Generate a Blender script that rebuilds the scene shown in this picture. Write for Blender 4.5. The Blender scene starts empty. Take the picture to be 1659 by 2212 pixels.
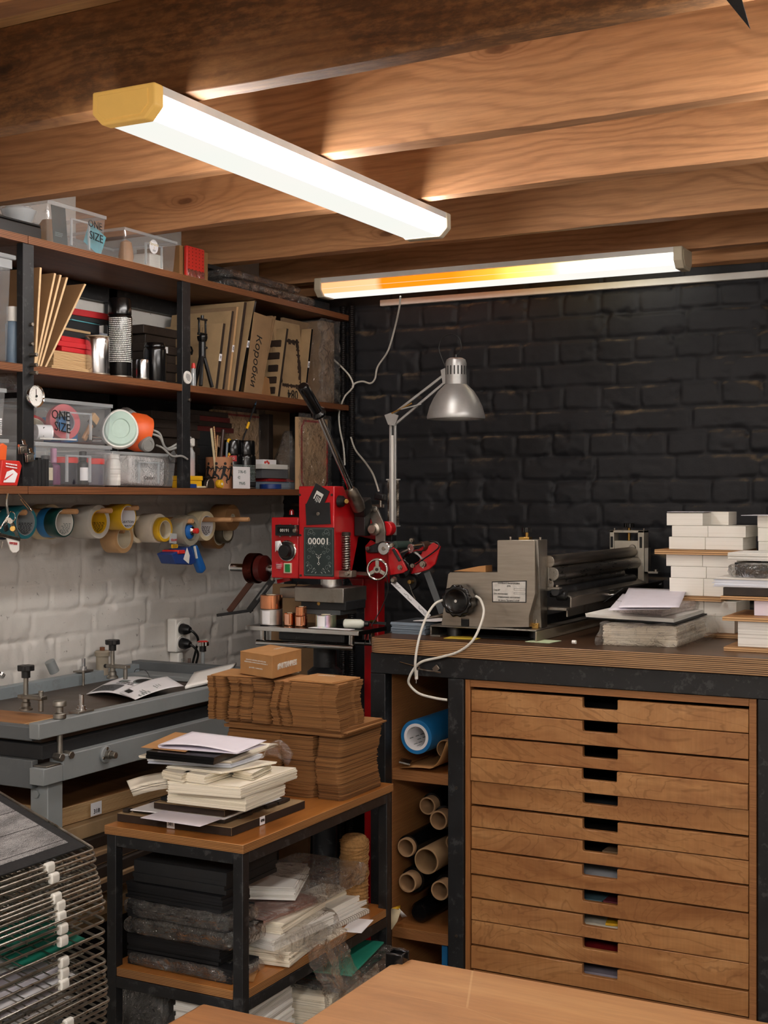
import bpy, bmesh, math, random
import numpy as np
from mathutils import Vector, Matrix, Euler
R = math.radians; PI = math.pi
random.seed(7)
SC = bpy.context.scene
COL = SC.collection
# ---------------- camera geometry (level camera, corner of the room at the world origin) ----------------
FL, PX, PY, TH = 2900.0, 829.5, 1078.0, R(27.7)
CAM = Vector((2.64, -4.226, 1.40))
FW = Vector((-math.sin(TH), math.cos(TH), 0)); RT = Vector((math.cos(TH), math.sin(TH), 0))
def P(px, py, x=None, y=None, z=None, d=None):
    """where the sight line through a photo pixel meets a plane of the room"""
    r = FW + RT * ((px - PX) / FL) + Vector((0, 0, (PY - py) / FL))
    if x is not None: d = (x - CAM.x) / r.x
    elif y is not None: d = (y - CAM.y) / r.y
    elif z is not None: d = (z - CAM.z) / r.z
    return CAM + r * d
def Yx(px, x): return P(px, 1000, x=x).y
def Xy(px, y): return P(px, 1000, y=y).x
def Zx(px, py, x): return P(px, py, x=x).z
def Zy(px, py, y): return P(px, py, y=y).z

# ---------------- scene bookkeeping ----------------
ORG = {}
def tag(o, label=None, cat=None, group=None, kind=None):
    if label: o['label'] = label
    if cat: o['category'] = cat
    if group: o['group'] = group
    if kind: o['kind'] = kind
    return o
def thing(name, label, cat, loc, group=None):
    o = bpy.data.objects.new(name, None); COL.objects.link(o)
    o.empty_display_size = .02
    o.location = loc; ORG[o.name] = Vector(loc)
    return tag(o, label, cat, group)

class MB:
    def __init__(s): s.v = []; s.f = []
    def add(s, vs, fs):
        n = len(s.v); s.v += [tuple(v) for v in vs]; s.f += [tuple(i + n for i in f) for f in fs]; return s
    def box(s, x0, x1, y0, y1, z0, z1):
        return s.add([(x0,y0,z0),(x1,y0,z0),(x1,y1,z0),(x0,y1,z0),(x0,y0,z1),(x1,y0,z1),(x1,y1,z1),(x0,y1,z1)],
                     [(0,3,2,1),(4,5,6,7),(0,1,5,4),(1,2,6,5),(2,3,7,6),(3,0,4,7)])
    def ob(s, c, size, rot=(0,0,0)):
        M = Euler(rot).to_matrix(); a, b, d = [q / 2 for q in size]; c = Vector(c)
        vs = [c + M @ Vector((i*a, j*b, k*d)) for k in (-1,1) for (i,j) in ((-1,-1),(1,-1),(1,1),(-1,1))]
        return s.add(vs, [(0,3,2,1),(4,5,6,7),(0,1,5,4),(1,2,6,5),(2,3,7,6),(3,0,4,7)])
    def bar(s, p0, p1, w, h, up=(0,0,1)):
        p0, p1 = Vector(p0), Vector(p1); d = (p1-p0).normalized(); u = Vector(up)
        sx = d.cross(u)
        if sx.length < 1e-4: sx = d.cross(Vector((0,1,0)))
        sx.normalize(); u = sx.cross(d).normalized()
        vs = [p + sx*i*w/2 + u*j*h/2 for p in (p0,p1) for (i,j) in ((-1,-1),(1,-1),(1,1),(-1,1))]
        return s.add(vs, [(0,3,2,1),(4,5,6,7),(0,1,5,4),(1,2,6,5),(2,3,7,6),(3,0,4,7)])
    def frame(s, d):
        d = Vector(d).normalized(); a = Vector((0,0,1)) if abs(d.z) < .9 else Vector((0,1,0))
        u = d.cross(a).normalized(); return u, d.cross(u).normalized()
    def cyl(s, p0, p1, r, r1=None, n=20, cap=True):
        p0, p1 = Vector(p0), Vector(p1); u, w = s.frame(p1-p0); r1 = r if r1 is None else r1
        vs = [p + (u*math.cos(t*2*PI/n) + w*math.sin(t*2*PI/n))*rr for p, rr in ((p0,r),(p1,r1)) for t in range(n)]
        fs = [(i,(i+1)%n,n+(i+1)%n,n+i) for i in range(n)]
        if cap: fs += [tuple(range(n))[::-1], tuple(range(n,2*n))]
        return s.add(vs, fs)
    def lathe(s, o, ax, prof, n=32):
        """prof = [(radius, distance along axis)], radius 0 closes"""
        o = Vector(o); ax = Vector(ax).normalized(); u, w = s.frame(ax)
        vs, rings = [], []
        for r, h in prof:
            if r < 1e-6: rings.append([len(vs)]); vs.append(o+ax*h)
            else:
                rings.append(list(range(len(vs), len(vs)+n)))
                vs += [o + ax*h + (u*math.cos(t*2*PI/n)+w*math.sin(t*2*PI/n))*r for t in range(n)]
        fs = []
        for a, b in zip(rings, rings[1:]):
            if len(a) == 1 and len(b) == 1: continue
            for i in range(n):
                j = (i+1) % n
                if len(a) == 1: fs.append((a[0], b[j], b[i]))
                elif len(b) == 1: fs.append((a[i], a[j], b[0]))
                else: fs.append((a[i], a[j], b[j], b[i]))
        return s.add(vs, fs)
    def pipe(s, p0, p1, ro, ri, n=36):
        p0, p1 = Vector(p0), Vector(p1); L = (p1-p0).length
        return s.lathe(p0, p1-p0, [(ri,0),(ro,0),(ro,L),(ri,L),(ri,0)], n)
    def sweep(s, pts, r, n=8, closed=False, sm=0):
        pts = [Vector(p) for p in pts]
        if sm: pts = spline(pts, sm, closed)
        m = len(pts); rings = []; vs = []; prev = None
        for i, p in enumerate(pts):
            if closed: t = pts[(i+1)%m] - pts[i-1]
            else: t = pts[min(i+1,m-1)] - pts[max(i-1,0)]
            t.normalize()
            if prev is None: u = s.frame(t)[0]
            else:
                u = prev - t*prev.dot(t)
                if u.length < 1e-5: u = s.frame(t)[0]
                u.normalize()
            prev = u; w = t.cross(u)
            rr = r[i] if isinstance(r, (list,tuple)) else r
            vs += [p + (u*math.cos(k*2*PI/n)+w*math.sin(k*2*PI/n))*rr for k in range(n)]
        fs = []
        for i in range(m if closed else m-1):
            a, b = i*n, ((i+1)%m)*n
            fs += [(a+k, a+(k+1)%n, b+(k+1)%n, b+k) for k in range(n)]
        if not closed: fs += [tuple(range(n))[::-1], tuple(range((m-1)*n, m*n))]
        return s.add(vs, fs)
    def prism(s, poly, axis, a, b):
        f = {'x': lambda u,v,t: (t,u,v), 'y': lambda u,v,t: (u,t,v), 'z': lambda u,v,t: (u,v,t)}[axis]
        n = len(poly)
        vs = [f(u,v,a) for u,v in poly] + [f(u,v,b) for u,v in poly]
        return s.add(vs, [tuple(range(n)), tuple(range(n,2*n))[::-1]] + [(i,n+i,n+(i+1)%n,(i+1)%n) for i in range(n)])
    def grid(s, fn, nu, nv):
        vs = [fn(i/nu, j/nv) for j in range(nv+1) for i in range(nu+1)]
        return s.add(vs, [(j*(nu+1)+i, j*(nu+1)+i+1, (j+1)*(nu+1)+i+1, (j+1)*(nu+1)+i) for j in range(nv) for i in range(nu)])
    def sheets(s, cx, cy, z0, w, d, h, n, jit=.002, rz=0., rj=.01, clip=None):
        """a pile of n sheets, each a thin slab a little out of line"""
        t = h/n
        for i in range(n):
            s.ob((cx+random.uniform(-jit,jit), cy+random.uniform(-jit,jit), z0+t*(i+.5)), (w,d,t*.98), (0,0,rz+random.uniform(-rj,rj)))
        return s
    def rot(s, o, axis, ang, start=0):
        M = Matrix.Rotation(ang, 3, axis); o = Vector(o)
        s.v[start:] = [tuple(o + M @ (Vector(v)-o)) for v in s.v[start:]]; return s
    def mesh(s, name):
        me = bpy.data.meshes.new(name); me.from_pydata(s.v, [], s.f); me.validate(); return me
    def build(s, name, mat, parent=None, bevel=0, seg=2, ang=38, loc=None, label=None, sub=0, solid=0):
        org = Vector((0,0,0))
        if parent is not None:
            org = ORG[parent.name]
        elif loc is not None: org = Vector(loc)
        else:
            xs = np.array(s.v); org = Vector(((xs[:,0].min()+xs[:,0].max())/2, (xs[:,1].min()+xs[:,1].max())/2, xs[:,2].min()))
        s.v = [tuple(Vector(v)-org) for v in s.v]
        me = s.mesh(name)
        bm = bmesh.new(); bm.from_mesh(me); bmesh.ops.recalc_face_normals(bm, faces=bm.faces); bm.to_mesh(me); bm.free()
        me.shade_smooth(); me.set_sharp_from_angle(angle=R(ang))
        me.materials.append(mat)
        o = bpy.data.objects.new(name, me); COL.objects.link(o)
        if parent is not None: o.parent = parent
        else: o.location = org
        if parent is not None and parent.type == 'MESH':
            pass
        ORG[o.name] = org
        if solid:
            m = o.modifiers.new('s','SOLIDIFY'); m.thickness = solid
        if bevel:
            m = o.modifiers.new('b','BEVEL'); m.width = bevel; m.segments = seg; m.limit_method = 'ANGLE'; m.angle_limit = R(40)
        if sub:
            m = o.modifiers.new('u','SUBSURF'); m.levels = sub; m.render_levels = sub
        if label: o['label'] = label
        return o
def one(mb, name, mat, label, cat, group=None, bevel=0, **k):
    return tag(mb.build(name, mat, None, bevel, **k), label, cat, group)
def spline(pts, k, closed=False):
    out = []; n = len(pts); rng = range(n if closed else n-1)
    for i in rng:
        g = (lambda j: pts[j % n]) if closed else (lambda j: pts[max(0,min(n-1,j))])
        a,b,c,d = g(i-1),g(i),g(i+1),g(i+2)
        for q in range(k):
            t = q/k
            out.append(.5*((2*b)+(c-a)*t+(2*a-5*b+4*c-d)*t*t+(3*b-a-3*c+d)*t**3))
    if not closed: out.append(pts[-1])
    return out
def arc(c, r, a0, a1, n):
    return [(c[0]+r*math.cos(a0+(a1-a0)*i/n), c[1]+r*math.sin(a0+(a1-a0)*i/n)) for i in range(n+1)]
def text(s, mat, parent, at, ux, uz, size, name='lettering', ext=.0004, align='CENTER', width=None, depth_off=.0006, bold=0, spacing=1.0):
    """flat raised lettering: ux = reading direction, uz = up direction of the letters"""
    cu = bpy.data.curves.new('t','FONT'); cu.body = s; cu.size = size; cu.align_x = align; cu.align_y = 'CENTER'; cu.extrude = ext; cu.offset = bold; cu.space_character = spacing
    cu.resolution_u = 2
    to = bpy.data.objects.new('t', cu); COL.objects.link(to)
    me = bpy.data.meshes.new_from_object(to.evaluated_get(bpy.context.evaluated_depsgraph_get()))
    bpy.data.objects.remove(to); bpy.data.curves.remove(cu)
    ux = Vector(ux).normalized(); uz = Vector(uz).normalized(); n = ux.cross(uz)
    vs = np.array([v.co[:] for v in me.vertices]) if len(me.vertices) else np.zeros((1,3))
    sc = 1.0
    if width: sc = width / max(1e-6, vs[:,0].max()-vs[:,0].min())
    org = ORG[parent.name]; at = Vector(at) + n*depth_off - org
    for v in me.vertices:
        c = v.co.copy(); v.co = at + ux*c.x*sc + uz*c.y + n*c.z
    me.name = name; me.materials.clear(); me.materials.append(mat)
    o = bpy.data.objects.new(name, me); COL.objects.link(o); o.parent = parent; ORG[o.name] = org
    return o
def scribble(mb, at, ux, uz, w, rows, rowh, th=.0006, seed=1):
    """rows of small printed dashes standing in for print too small to read"""
    rr = random.Random(seed); ux = Vector(ux).normalized(); uz = Vector(uz).normalized(); n = ux.cross(uz)
    at = Vector(at)
    for r in range(rows):
        x = 0
        while x < w*rr.uniform(.75,1):
            L = rr.uniform(.04,.16)*w
            c0 = at + ux*x - uz*(r*rowh); c1 = c0 + ux*min(L, w-x)
            mb.add([c0+n*th, c1+n*th, c1+n*th-uz*rowh*.45, c0+n*th-uz*rowh*.45], [(0,1,2,3)])
            x += L + rr.uniform(.015,.03)*w
    return mb
# ---------------- materials ----------------
def lin(c):
    return tuple(((q/12.92) if q <= .04045 else ((q+.055)/1.055)**2.4) for q in c)
def hx(h):
    return lin(tuple(int(h[i:i+2],16)/255 for i in (0,2,4)))
class NT:
    def __init__(s, name):
        s.m = bpy.data.materials.new(name); s.m.use_nodes = True; s.t = s.m.node_tree; s.t.nodes.clear()
        s.out = s.n('ShaderNodeOutputMaterial')
    def n(s, typ, **k):
        nd = s.t.nodes.new(typ)
        for a, b in k.items():
            if a.startswith('i_'):
                key = a[2:]; key = int(key) if key.isdigit() else key.replace('_',' ')
                nd.inputs[key].default_value = b
            else: setattr(nd, a, b)
        return nd
    def l(s, a, b): s.t.links.new(a, b)
    def coords(s, scale=(1,1,1), rnd=True, kind='Object'):
        tc = s.n('ShaderNodeTexCoord'); src = tc.outputs[kind]
        mp = s.n('ShaderNodeMapping'); mp.inputs['Scale'].default_value = scale
        if rnd:
            oi = s.n('ShaderNodeObjectInfo'); mu = s.n('ShaderNodeMath', operation='MULTIPLY', i_1=37.0); s.l(oi.outputs['Random'], mu.inputs[0])
            s.l(mu.outputs[0], mp.inputs['Location'])
        s.l(src, mp.inputs['Vector']); return mp.outputs[0]
    def noise(s, vec, scale, detail=4, rough=.55, dist=0):
        nd = s.n('ShaderNodeTexNoise', i_Scale=scale, i_Detail=detail, i_Roughness=rough, i_Distortion=dist); s.l(vec, nd.inputs['Vector']); return nd.outputs['Fac']
    def ramp(s, fac, stops):
        r = s.n('ShaderNodeValToRGB'); e = r.color_ramp.elements
        while len(e) < len(stops): e.new(.5)
        for q, (p, c) in zip(e, stops):
            q.position = p; q.color = (*c, 1) if len(c) == 3 else c
        s.l(fac, r.inputs[0]); return r.outputs[0]
    def g(s, v): return (v,v,v)
    def mix(s, fac, a, b, blend='MIX'):
        m = s.n('ShaderNodeMix', data_type='RGBA', blend_type=blend)
        for src, i in ((fac,0),(a,6),(b,7)):
            if isinstance(src, (int,float)): m.inputs[i].default_value = src
            elif isinstance(src, tuple): m.inputs[i].default_value = (*src,1)
            else: s.l(src, m.inputs[i])
        return m.outputs[2]
    def math(s, op, a, b=0.0):
        m = s.n('ShaderNodeMath', operation=op)
        for i, q in enumerate((a,b)):
            if isinstance(q,(int,float)): m.inputs[i].default_value = q
            else: s.l(q, m.inputs[i])
        return m.outputs[0]
    def bsdf(s, col, rough=.5, metal=0, bump=None, bstr=.3, bdist=.002, spec=.5, coat=0, normal_in=None):
        b = s.n('ShaderNodeBsdfPrincipled')
        for q, k in ((col,'Base Color'),(rough,'Roughness'),(metal,'Metallic')):
            if isinstance(q, tuple): b.inputs[k].default_value = (*q,1)
            elif isinstance(q,(int,float)): b.inputs[k].default_value = q
            else: s.l(q, b.inputs[k])
        b.inputs['Specular IOR Level'].default_value = spec; b.inputs['Coat Weight'].default_value = coat
        if bump is not None:
            bp = s.n('ShaderNodeBump', i_Strength=bstr, i_Distance=bdist); s.l(bump, bp.inputs['Height']); s.l(bp.outputs[0], b.inputs['Normal'])
        s.l(b.outputs[0], s.out.inputs[0]); s.b = b
        return s.m
_pc = {}
def pm(h, rough=.55, metal=0, var=.10, scale=25, bump=.12, bscale=120, coat=0, spec=.5, dirt=0):
    """plain surface with slight mottling, tiny relief and optional wear"""
    key = (h,rough,metal,var,scale,bump,bscale,coat,spec,dirt)
    if key in _pc: return _pc[key]
    t = NT('surface_'+h); c = hx(h); v = t.coords()
    col = t.ramp(t.noise(v, scale), [(.3, tuple(q*(1-var) for q in c)), (.7, tuple(min(1,q*(1+var)) for q in c))])
    if dirt:
        f = t.ramp(t.noise(v, scale*2.2, 8, .7), [(.56,(0,0,0)),(.62,(dirt,)*3)])
        col = t.mix(f, col, tuple(.35*q+.12 for q in c))
    r = t.noise(v, scale*3, 3); rr = t.math('MULTIPLY_ADD', r, .16); t.t.nodes[-1].inputs[2].default_value = max(.02, rough-.08)
    _pc[key] = t.bsdf(col, rr, metal, t.noise(v, bscale, 3), bump, .001, spec, coat); return _pc[key]
def wood(name, c1, c2, c3, axis='x', scale=1., rough=.6, knots=0, dark=.5, bump=.25, rings=1., stain=0., coat=0):
    t = NT(name); k = {'x':(1,9,9),'y':(9,1,9),'z':(9,9,1)}[axis]
    v = t.coords(tuple(q*scale for q in k)); v0 = t.coords((1,1,1))
    big = t.noise(v, 1.1, 5, .6, .8)
    wv = t.n('ShaderNodeTexWave', wave_type='BANDS', bands_direction={'x':'Z','y':'Z','z':'X'}[axis], wave_profile='SAW', i_Scale=1.1*rings, i_Distortion=7.0, i_Detail=3.0, i_Detail_Scale=.55, i_Detail_Roughness=.5)
    t.l(v, wv.inputs['Vector'])
    fine = t.noise(t.coords(tuple(q*scale*s for q,s in zip({'x':(1,26,26),'y':(26,1,26),'z':(26,26,1)}[axis],(1,1,1)))), 9, 3, .6)
    col = t.ramp(big, [(.28,c2),(.62,c1)])
    col = t.mix(t.math('MULTIPLY', t.math('POWER', wv.outputs['Fac'], 3.0), dark), col, c3)
    col = t.mix(.55, col, t.ramp(fine, [(.25,t.g(.45)),(.6,t.g(1.05))]), 'MULTIPLY')
    hgt = t.math('ADD', fine, t.math('MULTIPLY', wv.outputs['Fac'], -.5))
    if knots:
        ks = {'x':(.9,2.2,2.6),'y':(2.2,.9,2.6),'z':(2.2,2.2,.9)}[axis]
        kv = t.coords(tuple(q*knots for q in ks))
        vo = t.n('ShaderNodeTexVoronoi', i_Scale=1.35, i_Randomness=1.0); t.l(kv, vo.inputs['Vector'])
        wob = t.math('ADD', vo.outputs['Distance'], t.math('MULTIPLY', t.noise(v0, 22, 3), .07))
        kf = t.ramp(wob, [(.075,t.g(1)),(.13,t.g(.45)),(.2,t.g(.0))])
        rg = t.n('ShaderNodeTexWave', wave_type='BANDS', i_Scale=1.0); 
        ring = t.math('SINE', t.math('MULTIPLY', wob, 150.0))
        col = t.mix(t.math('MULTIPLY', kf, .75), col, tuple(q*.45 for q in c3))
        halo = t.ramp(wob, [(.12,t.g(1)),(.34,t.g(0))])
        col = t.mix(t.math('MULTIPLY', t.math('MULTIPLY', halo, t.math('MULTIPLY_ADD', ring, .5)), .4), col, c3)
    if stain:
        sv = t.coords({'x':(.7,1.6,3),'y':(1.6,.7,3),'z':(3,3,.7)}[axis])
        sf = t.math('MULTIPLY', t.ramp(t.noise(sv, 2.2, 6, .65), [(.5,t.g(0)),(.66,t.g(1))]), t.ramp(t.noise(t.coords((14,30,30)), 3, 4, .7), [(.38,t.g(0)),(.58,t.g(1))]))
        col = t.mix(t.math('MULTIPLY', sf, stain), col, (.03,.025,.022))
    return t.bsdf(col, rough, 0, hgt, bump, .0015, .35, coat)
def ply(name, face1, face2, face3, e1, e2, axis='x', pitch=.0028, rough=.5, scale=1., coat=0.):
    """plywood: veneer on the broad (z) faces, glued layers on the cut edges"""
    t = NT(name); k = {'x':(1,6,6),'y':(6,1,6)}[axis]
    v = t.coords(tuple(q*scale for q in k))
    nz = t.noise(v, 1.6, 6, .6, 1.6)
    col = t.ramp(nz, [(.25,face3),(.45,face2),(.68,face1)])
    fib = t.noise(t.coords({'x':(3,70,70),'y':(70,3,70)}[axis]), 3, 3)
    col = t.mix(.35, col, t.ramp(fib, [(.3,t.g(.6)),(.62,t.g(1.1))]), 'MULTIPLY')
    tc = t.n('ShaderNodeTexCoord'); sp = t.n('ShaderNodeSeparateXYZ'); t.l(tc.outputs['Object'], sp.inputs[0])
    st = t.math('SINE', t.math('MULTIPLY', sp.outputs[2], 2*PI/pitch))
    ev = t.noise(t.coords((2,2,220)), 3, 3, .6)
    es = t.ramp(t.math('ADD', t.math('MULTIPLY', st, .34), ev), [(.22,e2),(.62,e1)])
    ge = t.n('ShaderNodeNewGeometry'); s2 = t.n('ShaderNodeSeparateXYZ'); 
    vt = t.n('ShaderNodeVectorTransform', vector_type='NORMAL', convert_from='WORLD', convert_to='OBJECT'); t.l(ge.outputs['True Normal'], vt.inputs[0]); t.l(vt.outputs[0], s2.inputs[0])
    up = t.math('GREATER_THAN', t.math('ABSOLUTE', s2.outputs[2]), .55)
    return t.bsdf(t.mix(up, es, col), rough, 0, t.math('ADD', fib, t.math('MULTIPLY', st, .2)), .15, .001, .4, coat)
def pile(name, h1, h2, pitch=.0022, top=None, rough=.75, var=.5):
    """a pile of sheets seen on edge: thin irregular lines between the sheets"""
    t = NT(name); a, b = hx(h1), hx(h2)
    ln = t.noise(t.coords((1.2,1.2,1/pitch)), 1.0, 4, .7)
    ln2 = t.noise(t.coords((.6,.6,.22/pitch)), 1.0, 2, .5)
    col = t.ramp(t.math('ADD', t.math('MULTIPLY', ln, 1-var*.5), t.math('MULTIPLY', ln2, var*.5)), [(.36,b),(.52,a)])
    ge = t.n('ShaderNodeNewGeometry'); s2 = t.n('ShaderNodeSeparateXYZ'); t.l(ge.outputs['True Normal'], s2.inputs[0])
    up = t.math('GREATER_THAN', t.math('ABSOLUTE', s2.outputs[2]), .6)
    c = hx(top) if top else a
    tc = t.mix(.3, c, t.ramp(t.noise(t.coords(), 18, 4), [(.3,t.g(.85)),(.7,t.g(1.0))]), 'MULTIPLY')
    return t.bsdf(t.mix(up, col, tc), rough, 0, ln, .35, .001, .3)
def pine(name, c1, c2, c3, stain=0.):
    t = NT(name); v = t.coords((1,1,1)); sp = t.n('ShaderNodeSeparateXYZ'); t.l(v, sp.inputs[0])
    cx = t.n('ShaderNodeCombineXYZ'); t.l(t.math('MULTIPLY', sp.outputs[0], 1.3), cx.inputs[0]); t.l(t.math('MULTIPLY', t.math('ADD', sp.outputs[2], t.math('MULTIPLY', sp.outputs[1], .4)), 3.8), cx.inputs[1])
    vo = t.n('ShaderNodeTexVoronoi', voronoi_dimensions='2D', i_Scale=1.0, i_Randomness=1.0); t.l(cx.outputs[0], vo.inputs['Vector'])
    wob = t.math('ADD', vo.outputs['Distance'], t.math('MULTIPLY', t.noise(v, 16, 3), .05))
    low = t.noise(t.coords((.9,4,4)), 1.3, 3, .5)
    near = t.ramp(wob, [(.03,t.g(1)),(.12,t.g(.35)),(.30,t.g(0))])
    zz = t.math('ADD', sp.outputs[2], t.math('MULTIPLY', sp.outputs[1], .6))
    fld = t.math('ADD', t.math('MULTIPLY', zz, 34.0), t.math('ADD', t.math('MULTIPLY', low, 7.5), t.math('MULTIPLY', near, 4.5)))
    fld = t.math('ADD', fld, t.math('MULTIPLY', t.noise(t.coords((3,30,30)), 2, 2), .35))
    ln = t.math('POWER', t.math('MULTIPLY_ADD', t.math('SINE', t.math('MULTIPLY', fld, 6.283)), .5), 2.6)
    t.t.nodes[-2].inputs[2].default_value = .5
    fib = t.noise(t.coords((3,60,60)), 3, 4, .65); tone = t.noise(t.coords((1.1,5,5)), 1.6, 5, .6)
    col = t.ramp(tone, [(.3,c2),(.65,c1)])
    col = t.mix(t.math('MULTIPLY', ln, .34), col, c3)
    col = t.mix(.5, col, t.ramp(fib, [(.28,t.g(.62)),(.6,t.g(1.08))]), 'MULTIPLY')
    dk = tuple(q*.42 for q in c3)
    col = t.mix(t.math('MULTIPLY', t.ramp(wob, [(.05,t.g(1)),(.14,t.g(0))]), .40), col, c3)
    col = t.mix(t.ramp(wob, [(.030,t.g(.75)),(.052,t.g(.55)),(.062,t.g(.0))]), col, dk)
    sm = t.ramp(t.noise(t.coords((.9,3,3)), 1.7, 6, .7), [(.56,t.g(0)),(.72,t.g(1))])
    col = t.mix(t.math('MULTIPLY', sm, .32), col, tuple(q*.55 for q in c3))
    if stain:
        sf = t.math('MULTIPLY', t.ramp(t.noise(t.coords((.7,2.4,2.4)), 2.0, 5, .6), [(.44,t.g(0)),(.60,t.g(1))]), t.ramp(t.noise(t.coords((10,26,26)), 3, 4, .7), [(.36,t.g(0)),(.58,t.g(1))]))
        col = t.mix(t.math('MULTIPLY', sf, stain), col, (.028,.024,.02))
    return t.bsdf(col, .62, 0, t.math('ADD', fib, t.math('MULTIPLY', ln, -.35)), .3, .0015, .35)
def film(name, tint='f4f4f0', haze=.05, crinkle=.6, cscale=22, rough=.06, refl=1.0, milky='e8e8e4'):
    """clear plastic: see-through, glossy, slightly milky"""
    t = NT(name); v = t.coords()
    n1 = t.n('ShaderNodeTexVoronoi', i_Scale=cscale, feature='SMOOTH_F1'); t.l(t.coords((1,1,1)), n1.inputs['Vector'])
    hgt = t.math('ADD', n1.outputs['Distance'], t.math('MULTIPLY', t.noise(v, cscale*1.4, 5, .6, 1.2), 1.1))
    bp = t.n('ShaderNodeBump', i_Strength=crinkle, i_Distance=.02); t.l(hgt, bp.inputs['Height'])
    tr = t.n('ShaderNodeBsdfTransparent'); tr.inputs[0].default_value = (*hx(tint),1)
    gl = t.n('ShaderNodeBsdfGlossy', i_Roughness=rough); gl.inputs[0].default_value = (1,1,1,1)
    df = t.n('ShaderNodeBsdfDiffuse'); df.inputs[0].default_value = (*hx(milky),1)
    if crinkle: t.l(bp.outputs[0], gl.inputs['Normal'])
    fr = t.n('ShaderNodeLayerWeight', i_Blend=.5)
    if crinkle: t.l(bp.outputs[0], fr.inputs['Normal'])
    fk = t.math('ADD', t.math('MULTIPLY', t.math('POWER', fr.outputs['Facing'], 4.0), .5*refl), .04*refl)
    m1 = t.n('ShaderNodeMixShader'); m1.inputs[0].default_value = haze; t.l(tr.outputs[0], m1.inputs[1]); t.l(df.outputs[0], m1.inputs[2])
    m2 = t.n('ShaderNodeMixShader'); t.l(fk, m2.inputs[0]); t.l(m1.outputs[0], m2.inputs[1]); t.l(gl.outputs[0], m2.inputs[2])
    t.l(m2.outputs[0], t.out.inputs[0]); return t.m
def metal(name, h, rough=.3, var=.15, scale=30, brush=None, bump=.1, spots=0):
    t = NT(name); c = hx(h); v = t.coords(brush or (1,1,1))
    nz = t.noise(v, scale, 5, .6)
    col = t.ramp(nz, [(.3,tuple(q*(1-var) for q in c)),(.7,tuple(min(1,q*(1+var)) for q in c))])
    if spots: col = t.mix(t.ramp(t.noise(t.coords(), 14, 7, .7), [(.55,t.g(0)),(.7,t.g(spots))]), col, (.10,.06,.03))
    rr = t.ramp(nz, [(.3,t.g(max(.02,rough-.08))),(.7,t.g(rough+.1))])
    return t.bsdf(col, rr, 1.0, nz, bump, .0008)
def glow(name, stops, strength, axis=None, span=(0,1), base='f0f0ea'):
    """a lit lamp cover; colours may run along the lamp"""
    t = NT(name)
    e = t.n('ShaderNodeEmission', i_Strength=strength)
    if axis is None: 
        nz = t.noise(t.coords((1,1,1)), 3, 2); col = t.ramp(nz, [(.3,stops[0]),(.7,stops[-1])]); t.l(col, e.inputs[0])
    else:
        tc = t.n('ShaderNodeTexCoord'); sp = t.n('ShaderNodeSeparateXYZ'); t.l(tc.outputs['Object'], sp.inputs[0])
        mr = t.n('ShaderNodeMapRange'); mr.inputs[1].default_value = span[0]; mr.inputs[2].default_value = span[1]
        t.l(sp.outputs['xyz'.index(axis)], mr.inputs[0]); t.l(t.ramp(mr.outputs[0], stops), e.inputs[0])
    t.l(e.outputs[0], t.out.inputs[0]); return t.m

M = {}
M['pine'] = pine('pine_joist', hx('c8956a'), hx('b07d53'), hx('7b4c2d'))
M['pine_old'] = pine('pine_joist_stained', hx('ab7a4e'), hx('8d5f3a'), hx('5e3820'), .55)
M['plank'] = wood('ceiling_plank', hx('c69a68'), hx('b08454'), hx('8a5e36'), 'x', .7, .6, dark=.3)
M['drawer'] = ply('birch_drawer_face', hx('b88352'), hx('a06c3c'), hx('85552c'), hx('b98656'), hx('6d4424'), 'x', .004, .45, 1.0, .12)
def drawer_mat():
    t = NT('birch_veneer_drawer'); v = t.coords((1.2,5,4.2))
    nz = t.noise(v, 1.5, 7, .58, 2.6)
    col = t.ramp(nz, [(.26,hx('8a5a32')),(.42,hx('a67346')),(.55,hx('b58250')),(.72,hx('c79663'))])
    ct = t.math('SINE', t.math('MULTIPLY', t.noise(t.coords((1.6,5,3.2)), 1.2, 4, .5, 1.8), 95.0))
    col = t.mix(t.math('MULTIPLY', t.ramp(ct, [(.75,t.g(0)),(1.,t.g(1))]), .42), col, hx('744a28'))
    fib = t.noise(t.coords((60,60,5)), 2.2, 3)
    col = t.mix(.28, col, t.ramp(fib, [(.3,t.g(.62)),(.65,t.g(1.1))]), 'MULTIPLY')
    hue = t.n('ShaderNodeObjectInfo'); col = t.mix(t.math('MULTIPLY', hue.outputs['Random'], .35), col, hx('8f5a2c'))
    return t.bsdf(col, .42, 0, fib, .1, .0006, .45, .15)
M['drawer'] = drawer_mat()
M['slab_edge'] = ply('thick_laminated_slab', hx('5a3d27'), hx('4c3320'), hx('3c2818'), hx('b08a62'), hx('38220f'), 'x', .0046, .42, .8, .15)
M['shelf'] = ply('shelf_plywood', hx('7c4f30'), hx('6a4128'), hx('55331f'), hx('8d5a38'), hx('4a2b19'), 'y', .004, .5, 1.)
M['tabletop'] = ply('orange_plywood', hx('c2813f'), hx('b06f33'), hx('94582a'), hx('b08050'), hx('6b4424'), 'y', .0032, .32, .8, .3)
M['cabinet'] = ply('cabinet_plywood', hx('a87042'), hx('96602f'), hx('7c4d28'), hx('b07a4a'), hx('6f4525'), 'x', .0030, .5)
M['plyboard'] = ply('birch_plywood', hx('a5754a'), hx('94653c'), hx('7d5230'), hx('d9b88a'), hx('8a6238'), 'x', .003, .6)
M['boardface'] = pm('94704c', .65, 0, .14, 12, .15)
M['boardedge'] = pm('dcbc8f', .65, 0, .12, 60, .15)
M['clichewood'] = pm('a58a66', .65, 0, .16, 14, .2)
M['mdf'] = pm('8b7054', .75, 0, .12, 20, .15)
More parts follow.
